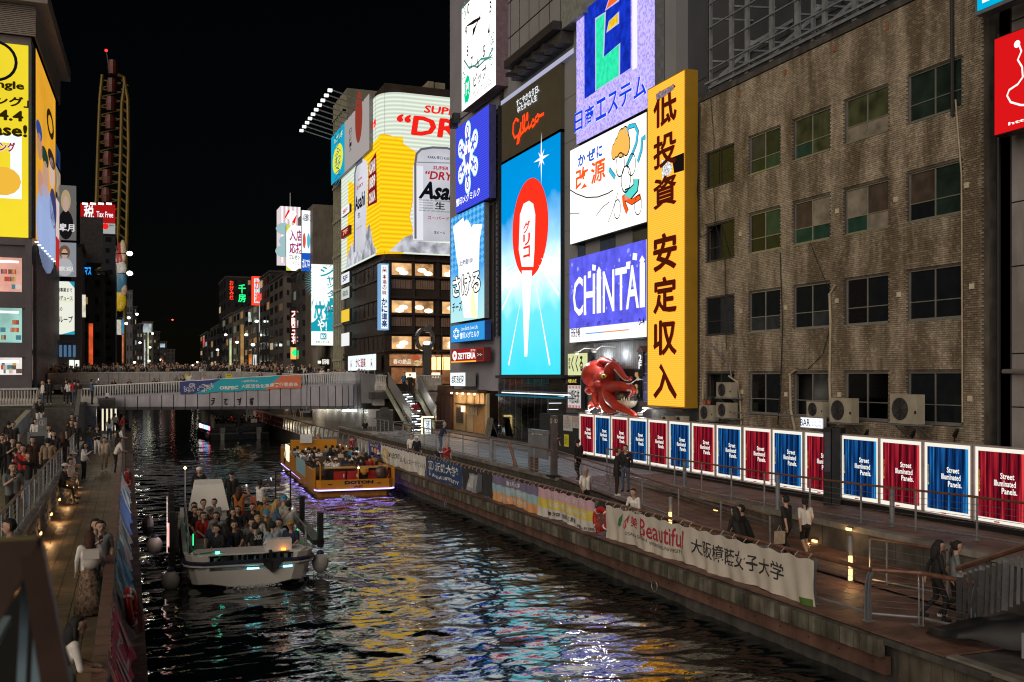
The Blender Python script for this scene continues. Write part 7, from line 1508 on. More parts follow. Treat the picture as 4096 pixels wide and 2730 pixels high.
for i,(u,v,Y,c) in enumerate([(519,1015,200,(.95,1,.95)),(519,1094,200,(.95,1,.95)),(548,1258,230,(.8,.8,1)),(515,1272,215,(.8,.9,1)),(505,1295,212,(1,.9,.7)),(610,1335,290,(1,1,.9)),(596,1445,280,(1,1,.9)),(560,1372,270,(.9,.9,1)),(600,1390,290,(1,.95,.8)),(538,1450,250,(1,.8,.5)),(640,1440,330,(1,.9,.8)),(430,1450,190,(1,.8,.6)),(690,1455,380,(1,.3,.2)),(790,1450,320,(1,.85,.6)),(770,1462,380,(1,.9,.7)),(690,1280,390,(1,.05,.03))]):
    P=ony(u,v,Y);t=thing('street_lamp',['big round white lamp high by the wheel, upper','big round white lamp by the wheel, lower','violet white lamp right of the wheel'][i]if i<3 else 'small street lamp of the far left row, %s in size and distance'%['fourth','fifth','sixth','seventh','eighth','ninth','tenth','eleventh','twelfth','thirteenth','fourteenth','fifteenth','sixteenth'][i-3],'street lamp',P,0,'far street lamps on the left');r_=.55 if i<2 else.32;MB().ell(P,(r_,r_,r_*.8),8,5).build('lamp_head',em(c,7),t);MB().tube([P,(P[0]-2.2,P[1],P[2]-.1)],.08,5).build('arm',DARKM,t)
# oval ferris wheel tower
fw=thing('oval_wheel','tall narrow oval yellow ferris wheel frame seen edge on with dark red gondolas','ferris wheel',ony(450,1480,225));YM=mat('yellow_steel',(.14,.09,.006),.45,.1,.2,.5);YW=225
def wp(u,v,dy=0):return Vector(ony(u,v,YW+dy))
for pts,r in[([(470,300),(496,310),(512,400),(515,600),(508,900),(500,1200),(494,1460)],.38),([(500,330),(488,420),(484,600),(474,900),(463,1200),(452,1470)],.4),([(410,300),(400,400),(392,600),(386,800),(382,860)],.35),([(400,420),(396,600),(390,860)],.2)]:
    P=[wp(*p) for p in pts];MB().tube(P,r,8).build('frame_tube',YM,fw)
for k in range(22):
    v=320+k*36;MB().bar(wp(486-k*.9,v),wp(512-k*.5,v+26),.35).bar(wp(400-k*.5,v),wp(484-k*.8,v+14),.25).bar(wp(484-k*.8,v+14),wp(396-k*.3,v+34),.2).build('lattice',YM,fw)
for k in range(8):
    c=wp(452-k*3.8,270+k*73);MB().lathe([(0,-1.5),(.9,-1.5),(1.1,0),(.9,1.4),(0,1.5)],12,c).build('gondola',mat('dark_red_gondola',(.09,.015,.012),.4),fw)
MB().ell(wp(425,203),(.3,.3,.3),8,5).build('beacon',em((1,.02,.02),5),fw);MB().tube([wp(440,300),wp(426,206)],.15,5).build('mast',DARKM,fw)
for k,(u,v,ru,rv,c) in enumerate([(474,1020,1.2,2.6,(.45,.04,.03)),(492,1005,.8,2.4,(.55,.42,.3)),(480,1075,1.5,1.8,(.5,.48,.45)),(484,1130,1.3,2.8,(.04,.16,.28)),(480,1205,1.5,2.2,(.6,.42,.02)),(495,1160,.8,1.5,(.5,.35,.25))]):MB().ell(wp(u,v,-2),(ru*.9,.6,rv),12,8).build('coloured_shield',mat('shield_%d'%k,c,.4),fw,smooth=True)
lamp(wp(505,700,-8),(1,.85,.5),120,1,parent=fw);lamp(wp(490,1250,-8),(1,.9,.6),350,1,parent=fw);lamp(wp(519,1050,-9),(1,1,.95),700,.5,parent=fw)
# left stairs
ls=thing('left_stairs','dark stairs with lit treads coming down to the left promenade, lined with pale handrails','stairs',(-4,62,2.3));a0,a1,b0,b1=ond(168,1628,66),ond(285,1628,66),ond(168,1745,60),ond(262,1745,60);n=11
for i in range(n):
    t_=(i+.5)/n;a,c=Vector(lerp(a0,b0,t_)),Vector(lerp(a1,b1,t_));MB().obox(a,c-a,(0,.6,0),(0,0,-.04)).build('tread',CONC,ls);MB().obox(a-Vector((0,.01,.2)),c-a,(0,.05,0),(0,0,.16)).build('riser',BLACK,ls)
    if i>1 and i<9:
        for s0 in(.02,.72):MB().obox(a+(c-a)*s0+Vector((0,-.04,-.09)),(c-a)*(.4 if s0<.1 else.24),(0,.02,0),(0,0,.06)).build('step_light',em((.75,.8,1),3.2),ls)
for a,c in((ond(155,1560,66),ond(122,1690,59)),(ond(318,1560,66),ond(305,1665,59.5))):
    MB().bar(a,c,.22,.12).build('handrail',STEEL,ls);
    MB().add([Vector(a)-Vector((0,0,.1)),Vector(c)-Vector((0,0,.1)),Vector(c)-Vector((0,0,1.0)),Vector(a)-Vector((0,0,1.0))],[(0,1,2,3)]).build('side_panel',mat('perforated_panel',(.26,.26,.27)),ls)
struct(MB().box((-13,66,2),(-3.0,96,4.25)).box((-3.0,88,3.6),(-1,96,4.3)).build('landing',CONCD))
bl=thing('balustrade','long pale bottle shaped balustrade at the far left above the crowd','balustrade',(-8,60,4))
for i in range(15):P=Vector(ond(-20+i*12,1622,63));MB().lathe([(.04,0),(.1,.08),(.13,.3),(.05,.5),(.05,.95)],8,P).build('baluster',mat('pale_block',(.42,.40,.38)),bl)
MB().bar(ond(-30,1558,63),ond(155,1556,63),.2,.12).bar(ond(-30,1622,63),ond(155,1620,63),.2,.08).build('rail',STEEL,bl)
bl=thing('balustrade','short pale balustrade at the left end of the arched bridge','balustrade',(-4,84,4))
for i in range(5):P=Vector(ond(326+i*12,1614,84));MB().lathe([(.05,0),(.13,.1),(.16,.4),(.06,.7),(.06,1.2)],8,P).build('baluster',mat('pale_block',(.42,.40,.38)),bl)
MB().bar(ond(318,1556,84),ond(376,1556,84),.2,.12).build('rail',STEEL,bl)
t=thing('slanted_panel_wall','slanted grey wall panel below the left balustrade','wall',(-7,55,2.3));MB().prism([Vector(ond(55,1715,52)),Vector(ond(125,1640,58)),Vector(ond(120,1700,58)),Vector(ond(60,1780,52))],(-.3,.2,0)).build('panel',GREYP,t)
P=onz(170,1885,2.25);t=thing('information_pylon','dark blue grey post with a round letter i mark in the left crowd','signpost',P);dep=P[0]*FW[0]+P[1]*FW[1];zt_=CH+(HZ-1672)/FPX*dep;MB().box((P[0]-.16,P[1]-.1,2.2),(P[0]+.16,P[1]+.1,zt_)).build('shaft',GREYP,t)
bb=Board(t,(P[0]-.16,P[1]-.1,zt_-.45),(1,0,0),(0,-1,0));bb.disc((.16,.25),.12,.12,WHITE,1,18,'ring',inner=.84);bb.text('i',(.14,.17),(.18,.33),WHITE,k=1,bold=.03)
P=onz(150,1925,2.25);t=thing('information_board','dark framed map board in the left crowd','information board',P);MB().box((P[0]-.35,P[1],2.2),(P[0]-.25,P[1]+.1,3.95)).box((P[0]+.25,P[1],2.2),(P[0]+.35,P[1]+.1,3.95)).box((P[0]-.35,P[1],3.95),(P[0]+.35,P[1]+.12,4.1)).build('frame',GREYP,t);MB().box((P[0]-.25,P[1]+.02,2.7),(P[0]+.25,P[1]+.06,3.95)).build('panel',DARKM,t)
lamp((-1.2,60,5.0),(1,.85,.65),60,.4,parent=None)
# foreground: end of the viewing bridge's own stair railing (out of focus)
fr=thing('near_railing','blurred dark brown handrail with steel bars close to the camera at the lower left','railing',ond(150,2400,1.6));BRF=mat('foreground_brown',(.05,.03,.027),.45,0,.2,8)
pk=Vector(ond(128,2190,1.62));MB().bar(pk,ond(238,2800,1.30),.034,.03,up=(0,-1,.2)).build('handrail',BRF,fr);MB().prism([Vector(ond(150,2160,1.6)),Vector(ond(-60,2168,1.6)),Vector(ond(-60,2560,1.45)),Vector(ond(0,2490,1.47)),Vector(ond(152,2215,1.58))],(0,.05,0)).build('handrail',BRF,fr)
MB().prism([Vector(ond(125,2300,1.75)),Vector(ond(-60,2560,1.75)),Vector(ond(-60,2800,1.75)),Vector(ond(320,2800,1.75)),Vector(ond(185,2350,1.75))],(0,.03,0)).build('shade_sheet',mat('matt_black',(.004,.004,.005),.95),fr)  # black sheet painted in for the dark space between the rails
BLS=mat('blue_steel',(.22,.33,.42),.35,.2,.1,5)
for a,c in(((104,2310),(82,2800)),((160,2300),(140,2800)),((275,2680),(272,2800)),((30,2480),(-40,2600))):MB().bar(ond(*a,1.62),ond(*c,1.5),.012).build('bar',BLS,fr)
# lower right stair and covered box
sr=thing('near_stair_railing','steel baluster railing with a brown handrail rising at the lower right corner','railing',onz(3840,2560,1.15));A=Vector(onz(3835,2500,1.15));B_=Vector(ond(4130,2395,16.5));a2,b2_=A+Vector((0,0,1.22)),Vector(ond(4130,2175,16.5))
MB().tube([Vector(ond(3830,2275,18.6)),b2_],.055,8).build('handrail',BRNR,sr)
for k in range(13):t_=k/12;p0,p1=A.lerp(B_,t_),Vector(ond(3838,2300,18.6)).lerp(b2_-Vector((0,0,.15)),t_);MB().bar(p0,p1,.10 if k%4==0 else.055).build('baluster',GREYP,sr)
for k in range(4):MB().obox((16.9+k*.35,15.6-k*.1,1.15),(.33,0,0),(0,1.6,0),(0,0,.16*(k+1))).build('step',CONCD,sr)
cb=thing('covered_machine','long object under a dark sagging cover on the quay at the lower right','covered box',onz(3900,2560,1.15));mb=MB();O=Vector(onz(3815,2590,1.15));E=Vector(onz(4150,2640,1.15));n=14
for i in range(n+1):
    t_=i/n;p=O.lerp(E,t_);zt_=CH+(HZ-(2535-60*t_+4*math.sin(t_*9)))/FPX*(p.x*FW[0]+p.y*FW[1]);mb.v+=[(p.x,p.y,1.3+.05*math.sin(t_*7)),(p.x,p.y,zt_),(p.x+.1,p.y+.7,zt_-.05),(p.x+.1,p.y+.8,1.2)]
for i in range(n):
    for j in range(3):mb.f.append((4*i+j,4*(i+1)+j,4*(i+1)+j+1,4*i+j+1))
mb.f.append((0,1,2,3));mb.build('cover',mat('dark_tarpaulin',(.007,.008,.011),.5,0,.2,3),cb,smooth=True)
MB().box((15.0,12.9,1.14),(15.5,13.4,1.6)).build('pale_box',mat('pale_box',(.3,.3,.36),.5),cb)
# ================================================================ BOATS
HW=mat('gelcoat_white',(.78,.76,.73),.3,0,.06,1,coat=.3);NVB=mat('navy_rubber',(.02,.025,.06),.5);BLKB=mat('boat_black',(.015,.015,.017),.45)
def hull(par,st,m,name='hull',deck=None,dz=None):
    """stations: (y, half beam at gunwale, half beam at chine, keel z, chine z, gunwale z), closed loft"""
    vs=[];fs=[]
    for y,hb,hc,kz,cz,gz in st:vs+=[(-hb,y,gz),(-hc,y,cz),(0,y,kz),(hc,y,cz),(hb,y,gz),(hb-.14,y,gz),(hb-.18,y,gz-.45),(-hb+.18,y,gz-.45),(-hb+.14,y,gz)]
    n=9
    for i in range(len(st)-1):
        for j in range(n):k=(j+1)%n;fs.append((i*n+j,i*n+k,(i+1)*n+k,(i+1)*n+j))
    fs+=[tuple(range(n)),tuple((len(st)-1)*n+j for j in range(n))[::-1]]
    return MB().add(vs,fs).build(name,m,par,local=True)
def LMB():return MB()
# white open tour boat, bow to the camera (local: bow -Y)
wb=thing('tour_boat','white open tour boat full of passengers heading to the camera, with round white fenders','boat',(3.42,30.4,0),math.radians(-2))
P_=lambda mb,n,m,**k:mb.build(n,m,wb,local=True,**k)
st=[(-.24,1.36,1.15,-.06,.16,.97),(-.04,1.68,1.48,-.12,.12,.97),(.35,1.86,1.66,-.2,.08,.95),(1.2,1.9,1.65,-.3,.2,.90),(3,1.9,1.7,-.3,.1,.86),(8,1.9,1.75,-.3,.05,.85),(12.4,1.85,1.7,-.25,.05,.85)]
hull(wb,st,HW)
for i,(z,r) in enumerate(((-.22,.06),(-.31,.035))):
    pts=[(s*(hb+.01),y,gz+z) for s in(-1,) for y,hb,hc,kz,cz,gz in reversed(st)]+[(hb+.01,y,gz+z) for y,hb,hc,kz,cz,gz in st];P_(MB().tube(pts,r,6),'rub_strake',NVB if i==0 else WHITE)
P_(MB().box((-1.75,.4,.22),(1.75,12.2,.3)),'deck',mat('grey_deck',(.16,.16,.17),.7));P_(MB().prism([(-1.45,-.15,.955),(1.45,-.15,.955),(1.7,.35,.955),(1.5,.95,.955),(-1.5,.95,.955),(-1.7,.35,.955)],(0,0,.05)),'foredeck',HW)
for s,c in((-1,(.1,1,.7)),(1,(1,.25,.02))):P_(MB().cbox((s*.95,-.05,1.03),(.12,.06,.07)),'navigation_light',em(c,5))
for x in(-.05,1.0):P_(MB().cbox((x+.1,-.12-(.06 if x<0 else 0),.52),(.34,.05,.07)),'bow_light',em((.15,.85,1),8))
AN=MB().bar((.55,-.15,1.05),(.6,-.32,.5),.08).prism([(.6,-.35,.40),(.35,-.33,.62),(.30,-.33,.85),(.55,-.3,.80)],(0,.03,0)).prism([(.6,-.35,.40),(.85,-.33,.62),(.90,-.33,.85),(.65,-.3,.80)],(0,.03,0)).bar((.1,-.2,.93),(1.1,-.2,1.0),.03);P_(AN,'anchor',mat('anchor_iron',(.04,.045,.05),.5,.6))
P_(MB().obox((.45,.05,1.0),(.75,0,0),(0,.35,0),(0,0,.32)),'winch_box',HW);P_(MB().tube([(.45,.2,1.05),(.40,.1,1.2),(.5,.15,1.3)],.04,6),'rope',WHITE)
P_(MB().tube([(-1.45,-.02,1.02),(-1.0,.05,1.05),(-.75,.1,1.0),(-.9,-.1,.9),(-1.1,-.22,.75)],.02,5).tube([(-1.0,.05,1.04),(-1.6,.0,1.0),(-1.8,.3,1.5),(-1.95,.6,2.0)],.018,5),'mooring_rope',mat('green_rope',(.02,.2,.12),.7))
SEAT=mat('grey_cushion',(.16,.145,.145),.7,0,.1,4)
for r in range(7):
    y=1.9+r*1.05
    if r>=6:continue
    P_(MB().box((-1.5,y,.3),(1.5,y+.45,.62)),'bench',HW);P_(MB().box((-1.5,y-.02,.62),(1.5,y+.46,.70)),'cushion',SEAT);P_(MB().obox((-1.5,y+.46,.62),(3.0,0,0),(0,.14,0),(0,.1,.28)),'seat_back',SEAT)
P_(MB().obox((-1.55,9.1,.3),(1.35,0,0),(0,1.1,0),(0,0,1.0)),'console',HW)
c=MB();c.prism([(-1.6,9.0,1.1),(-.1,9.0,1.1),(-.3,9.5,2.05),(-1.4,9.5,2.05)],(0,.06,0)).prism([(-1.4,9.5,2.05),(-.3,9.5,2.05),(-.35,9.9,2.18),(-1.35,9.9,2.18)],(0,0,.04));P_(c,'windscreen',mat('frosted_white',(.85,.85,.82),.25,0,.05,2,coat=.5))
P_(MB().bar((-1.7,9.5,.9),(-1.7,9.5,2.7),.03),'light_mast',WHITE);P_(MB().ell((-1.7,9.5,2.72),(.05,.05,.05),8,5),'mast_lamp',em((1,.6,.25),10))
for x0,x1,m_ in((.1,.9,BLKB),(1.0,1.7,WHITE)):P_(MB().box((x0,8.6,.3),(x1,8.75,1.1)),'locker',m_)
P_(MB().obox((.75,9.9,.9),(.5,0,0),(0,.12,.0),(0,.1,.55)),'orange_seat',mat('orange_seat',(.4,.1,.05),.5))
for s in(-1,1):
    for y in(1.0,3.2,5.4,7.6):P_(MB().tube([(s*1.75,y,.9),(s*1.72,y,1.5)],.02,6),'stanchion',STEEL)
    P_(MB().tube([(s*1.75,.9,.95),(s*1.75,1.0,1.5),(s*1.72,8,1.6)],.025,6),'grab_rail',STEEL)
    P_(MB().box((s*2.12-.22,.9,.95) if s<0 else(1.95,.9,.95),(s*2.12+.12,8.8,1.1) if s<0 else(2.3,8.8,1.1)),'side_platform',BLKB)
    for k in range(4 if s<0 else 2):y=.9+k*(2.5 if s<0 else 4.5);P_(MB().box((s*2.2-.08,y,.5 if s<0 else.85),(s*2.2+.08,y+.3,2.15 if s<0 else 1.95)),'fender_post',BLKB)
for k in range(3):y=1.2+k*2.5;x=-2.34;P_(MB().box((x,y,.85),(x+.06,y+2.1,1.85)),'screen_case',BLKB);P_(MB().box((x-.02,y+.05,.9),(x-.003,y+2.05,1.8)),'screen',em((1,.75,.7),2.5,True,'mottle',.3,.6));P_(MB().box((x+.0,y-.03,.9),(x+.05,y-.004,1.8)),'screen_edge',em((.95,.35,.3),1.6));P_(MB().bar((x,y,.8),(x+.1,y+.2,.35),.05),'strut',STEEL)
for(x,y,z) in((-2.25,.35,.22),(2.15,.7,.42),(-2.75,4.9,.55)):
    P_(MB().ell((x,y,z),(.26,.26,.31),14,9),'fender_ball',mat('buoy_white',(.55,.53,.5),.4,0,.1,3),smooth=True);P_(MB().ell((x,y,z+.3),(.12,.12,.10),10,6),'fender_cap',mat('buoy_blue',(.02,.03,.12),.5),smooth=True)
P_(MB().ell((-3.0,7.2,.9),(.2,.35,.4),12,8),'tyre_fender',BLKB);P_(MB().bar((1.55,8.2,.8),(1.55,8.2,2.6),.05).bar((2.1,8.2,.8),(2.1,8.2,2.6),.05).bar((1.5,8.2,2.6),(2.15,8.2,2.6),.05),'gate_frame',BLKB)
for s in(-1,1):P_(MB().box((s*1.6,2.0,.95),(s*1.6+.03,2.1,1.3)),'green_tube',em((.03,.8,.25),2))
# wake foam at the bow and orange boat stern
mb=MB();rn=random.Random(2)
def foam(cx,cy_,rx,ry,n,s=.05):
    for _ in range(n):a=rn.random()*2*PI;r_=rn.random()**.5;x,y=cx+rx*r_*math.cos(a),cy_+ry*r_*math.sin(a);q_=rn.uniform(.3,1)*s;mb.ell((x,y,.04+rn.random()*.05),(q_,q_*1.3,q_*.5),5,3)
foam(3.5,30.0,.8,.3,160,.035);foam(5.75,31.1,.35,.5,160,.035);foam(.6,35.2,.4,.4,90,.04);foam(10.5,50.3,.35,.9,200,.05)
o=mb.build('wake_foam',FOAM,None,stuff=True);o['label']='white foam churned up beside the boats';o['category']='foam'
# yellow boat seen from astern (local: stern at y=0, bow +Y)
ob=thing('tour_boat','orange yellow tour boat with a violet light strip and DOTON on its stern','boat',(11.05,51.25,0),math.radians(-2.6));YB=mat('orange_hull',(.62,.255,.02),.35,0,.06,1,coat=.3)
P_=lambda mb,n,m,**k:mb.build(n,m,ob,local=True,**k)
outl=[(-2.0,.25),(-1.8,0),(1.8,0),(2.05,.25),(2.1,17),(1.2,20.5),(.3,22),(-.3,22),(-1.2,20.5),(-2.1,17)];pr=lambda z0,z1,sc=1:MB().prism([(x*sc,y if sc==1 else y*.98+.15,z0) for x,y in outl],(0,0,z1-z0))
P_(pr(-.1,.26,.93),'lower_hull',mat('hull_ochre',(.4,.16,.02),.5));P_(pr(.26,.33),'rubbing_strip',BLKB)
ring=[(x*1.015,y+(-.03 if y<1 else.03),.34) for x,y in outl];P_(MB().tube(ring+[ring[0]],.035,6),'light_strip',em((.36,.30,1),4));lamp((ob.location.x,ob.location.y-.6,.4),(.35,.2,1),2,.3)
def wallp(a,c,z0,z1,nm='side_panel',m=YB,th=.07):
    a,c=Vector((*a,z0)),Vector((*c,z0));d=(c-a);n=Vector((-d.y,d.x,0)).normalized()*th;P_(MB().obox(a,d,n,(0,0,z1-z0)),nm,m)
wallp((-1.98,.22),(-1.78,.0),.36,.86,'stern_panel');wallp((-1.78,0),(1.78,0),.36,.86,'stern_panel');wallp((1.78,0),(2.03,.24),.36,.86,'stern_panel');P_(MB().box((-2.0,.1,.38),(2.0,19,.42)),'deck',BLKB)
for s in(-1,1):
    for k in range(6):y0=.3+k*2.85;wallp((s*2.05,y0+.05),(s*2.07,y0+2.75),.36,1.38 if k<5 else 1.5);P_(MB().box((s*2.07-.06,y0-.07,.42),(s*2.07+.06,y0+.04,1.48)),'upright',BLKB if k%2 else YB)
    P_(MB().prism([(s*2.08,17.3,.42),(s*1.25,20.5,.42),(s*.3,22,.42),(s*.3,22,1.3),(s*1.25,20.5,1.45),(s*2.08,17.3,1.6)],(-s*.06,0,0)),'bow_side',YB)
P_(MB().box((-.3,21.7,.42),(.3,22,1.3)),'stem',YB);P_(MB().prism([(-1.2,18.2,1.55),(1.2,18.2,1.55),(.5,21.5,1.35),(-.5,21.5,1.35)],(0,0,.07)),'foredeck',YB);P_(MB().box((-1.5,17.0,.42),(1.6,17.3,1.9)),'cabin_front',YB);P_(MB().box((-.5,17.6,1.9),(0,18,2.2)),'lamp_box',YB);P_(MB().box((-.9,16.8,1.7),(-.1,16.85,2.3)),'white_notice',WHITE)
b=Board(ob,(-2.135,13.6,.62),(0,-1,0),(-1,0,0));
def lb(*a,**k):pass
P_(MB().box((-2.15,12.0,.85),(-2.10,14.1,1.85)),'screen',em((1,.95,.6),1.6,True,'mottle',.5,.3));P_(MB().box((-2.15,3.7,.7),(-2.13,7.9,1.55)),'cloth_banner',cl((.25,.45,.55)))
for x0,y_ in((-1.45,.45),(.35,.45)):P_(MB().box((x0,.5,.42),(x0+1.55,1.0,1.40)),'cabinet',BLKB);P_(MB().box((x0-.05,.42,1.40),(x0+1.6,1.1,1.45)),'cabinet_top',YB)
for x0 in(-1.05,-.35,.75,1.3):P_(MB().box((x0,.36,.5),(x0+.6,.48,1.26)),'red_box',mat('red_locker',(.45,.02,.02),.5));P_(MB().box((x0+.48,.345,.95),(x0+.54,.355,1.12)),'tag',WHITE)
for s in(-1,1):P_(MB().tube([(s*1.75,.3,.45),(s*1.75,.3,1.6),(s*1.75,.9,1.72),(s*1.75,1.4,1.72)],.04,6),'corner_pipe',YB);P_(MB().lathe([(0,1.42),(.08,1.42),(.08,1.12),(.08,1.12)],10,(s*1.55,.12,0)),'bollard',BLKB)
P_(MB().lathe([(0,1.42),(.22,1.40),(.22,1.2),(.12,1.2),(.12,1.1)],12,(.52,.2,0)),'capstan',YB);P_(MB().tube([(.2,.2,.45),(.2,.2,1.6)],.04,6),'post',YB);P_(MB().ell((.2,.15,1.45),(.05,.05,.05),8,5),'stern_lamp',em((.9,1,.85),8));P_(MB().ell((1.45,.3,1.15),(.38,.2,.35),14,8),'rubber_ball',mat('brown_ball',(.10,.06,.05),.3),smooth=True)
bb=Board(ob,(0,0,0),(1,0,0),(0,-1,0));
def ltext(t_,x0,x1,z0,z1,par,y,m,bold=.05):
    v,f_,hx,hy=glyphs(t_,bold);MB().add([(x0+x*(x1-x0),y,z0+q_*(z1-z0)) for x,q_ in v],f_).build('lettering',m,par,local=True)
ltext('DOTON',-.55,.95,.62,.80,ob,-.012,BLKB,.06);ltext('大阪',-.08,.42,.42,.55,ob,-.012,BLKB,.04)
for x in(-1.3,1.25):P_(MB().box((x-.1,-.02,.62),(x+.1,-.004,.66)),'scupper',BLKB)
for r in range(9):y=2.2+r*1.45;P_(MB().box((-1.8,y,.42),(1.8,y+.45,.88)),'bench',mat('bench_brown',(.12,.07,.04),.6));P_(MB().box((-1.8,y-.12,.88),(1.8,y-.03,1.25)),'seat_back',mat('bench_brown',(.12,.07,.04)))
P_(MB().lathe([(.25,1.3),(.28,1.33),(.25,1.36)],16,(-.3,16.3,0)),'steering_wheel',BLKB)
# dark boat under the bridge
db=thing('tour_boat','dark tour boat with three outboard motors passing under the bridge','boat',(10.4,101.5,0),math.radians(4));P_=lambda mb,n,m,**k:mb.build(n,m,db,local=True,**k)
GB=mat('dark_boat_grey',(.06,.06,.065),.5);P_(MB().prism([(-2.8,0,-.1),(2.8,0,-.1),(2.8,10,-.1),(1.5,13,-.1),(-1.5,13,-.1),(-2.8,10,-.1)],(0,0,.65)),'hull',GB);P_(MB().box((-2.8,-.1,.55),(2.8,.1,.68)),'swim_deck',STEEL)
for x0 in(-2.4,.4):
    P_(MB().box((x0,.6,.7),(x0+2.1,.7,1.6)),'rail_panel',mat('panel_grey',(.13,.13,.14),.5))
    for k in range(3):P_(MB().box((x0,.55,.75+k*.4),(x0+2.1,.6,.79+k*.4)),'slat',BLKB)
for s in(-1,1):P_(MB().box((s*2.7-.05,.6,.6),(s*2.7+.05,9.5,1.5)),'side_rail',GB);P_(MB().ell((s*2.9,1.5,.4),(.25,.5,.35),10,7),'side_fender',mat('buoy_white',(.55,.53,.5)) if s<0 else BLKB)
for k in range(6):P_(MB().box((-2.8,1+k*1.3,.9),(-2.75,1.9+k*1.3,1.3)),'side_light',em(random.choice([(.2,.5,1),(1,.2,.3),(.9,.9,1),(.1,.9,.8)]),3))
for x,m_ in((-1.75,HW),(0,mat('blue_cowl',(.05,.08,.12),.3)),(1.75,HW)):
    mo=MB().prism([(x-.22,-.5,.75),(x+.22,-.5,.75),(x+.25,-.1,.75),(x-.25,-.1,.75)],(0,.0,.45)).build('motor',m_,db,local=True);MB().prism([(x-.16,-.42,-.1),(x+.16,-.42,-.1),(x+.2,-.2,.75),(x-.2,-.2,.75)],(0,.15,0)).build('motor_leg',m_,mo,local=True)
P_(MB().ell((.9,1.2,1.5),(.07,.07,.07),8,5),'stern_lamp',em((.9,1,1),6));P_(MB().box((1.3,1.3,1.5),(1.9,1.5,1.95)),'white_seat',WHITE)
# ================================================================ PEOPLE
V=Vector
# pose: torso lean, pelvis height, arms ((elbow),(hand)) right then left, legs ((knee),(ankle)) right then left
PO={'stand':(0,.92,[((.25,-.02,1.13),(.25,.06,.88)),((-.25,-.02,1.13),(-.25,.06,.88))],[((.1,.02,.5),(.11,-.02,.09)),((-.1,.02,.5),(-.11,-.02,.09))]),
      'phone':(.03,.92,[((.22,.16,1.16),(.08,.36,1.32)),((-.24,.0,1.13),(-.2,.14,.92))],[((.1,.03,.5),(.12,-.02,.09)),((-.1,.02,.5),(-.1,.0,.09))]),
      'photo':(-.03,.92,[((.24,.22,1.40),(.10,.34,1.62)),((-.24,.22,1.40),(-.10,.34,1.62))],[((.1,.02,.5),(.12,-.02,.09)),((-.1,.02,.5),(-.12,-.02,.09))]),
      'lean':(.20,.90,[((.24,.26,1.08),(.14,.46,1.02)),((-.24,.26,1.08),(-.14,.46,1.02))],[((.1,.02,.48),(.12,-.04,.09)),((-.1,.05,.48),(-.12,-.0,.09))]),
      'walk':(.03,.91,[((.25,.06,1.13),(.24,.22,.92)),((-.25,-.1,1.14),(-.25,-.16,.88))],[((.1,.16,.50),(.1,.12,.09)),((-.1,.02,.48),(-.1,-.28,.14))]),
      'cross':(.02,.92,[((.24,.08,1.13),(-.05,.2,1.14)),((-.24,.08,1.13),(.05,.22,1.10))],[((.1,.03,.5),(.12,0,.09)),((-.1,.02,.5),(-.12,-.02,.09))]),
      'sit':(.02,.50,[((.24,.08,.74),(.14,.30,.62)),((-.24,.08,.74),(-.14,.30,.62))],[((.11,.42,.48),(.11,.44,.09)),((-.11,.42,.48),(-.11,.44,.09))]),
      'sitphoto':(-.03,.50,[((.24,.22,.98),(.08,.32,1.22)),((-.24,.2,.96),(-.08,.32,1.2))],[((.11,.42,.48),(.11,.44,.09)),((-.11,.42,.48),(-.11,.44,.09))]),
      'perch':(.06,.72,[((.24,.12,.95),(.12,.32,.9)),((-.24,.1,.95),(-.1,.3,.96))],[((.12,.34,.58),(.12,.42,.12)),((-.12,.3,.5),(-.12,.12,.10))])}
PW_={'stand':'standing','phone':'texting','photo':'filming','lean':'leaning','walk':'walking','cross':'arms folded','sit':'seated','sitphoto':'seated filming','perch':'half seated'}
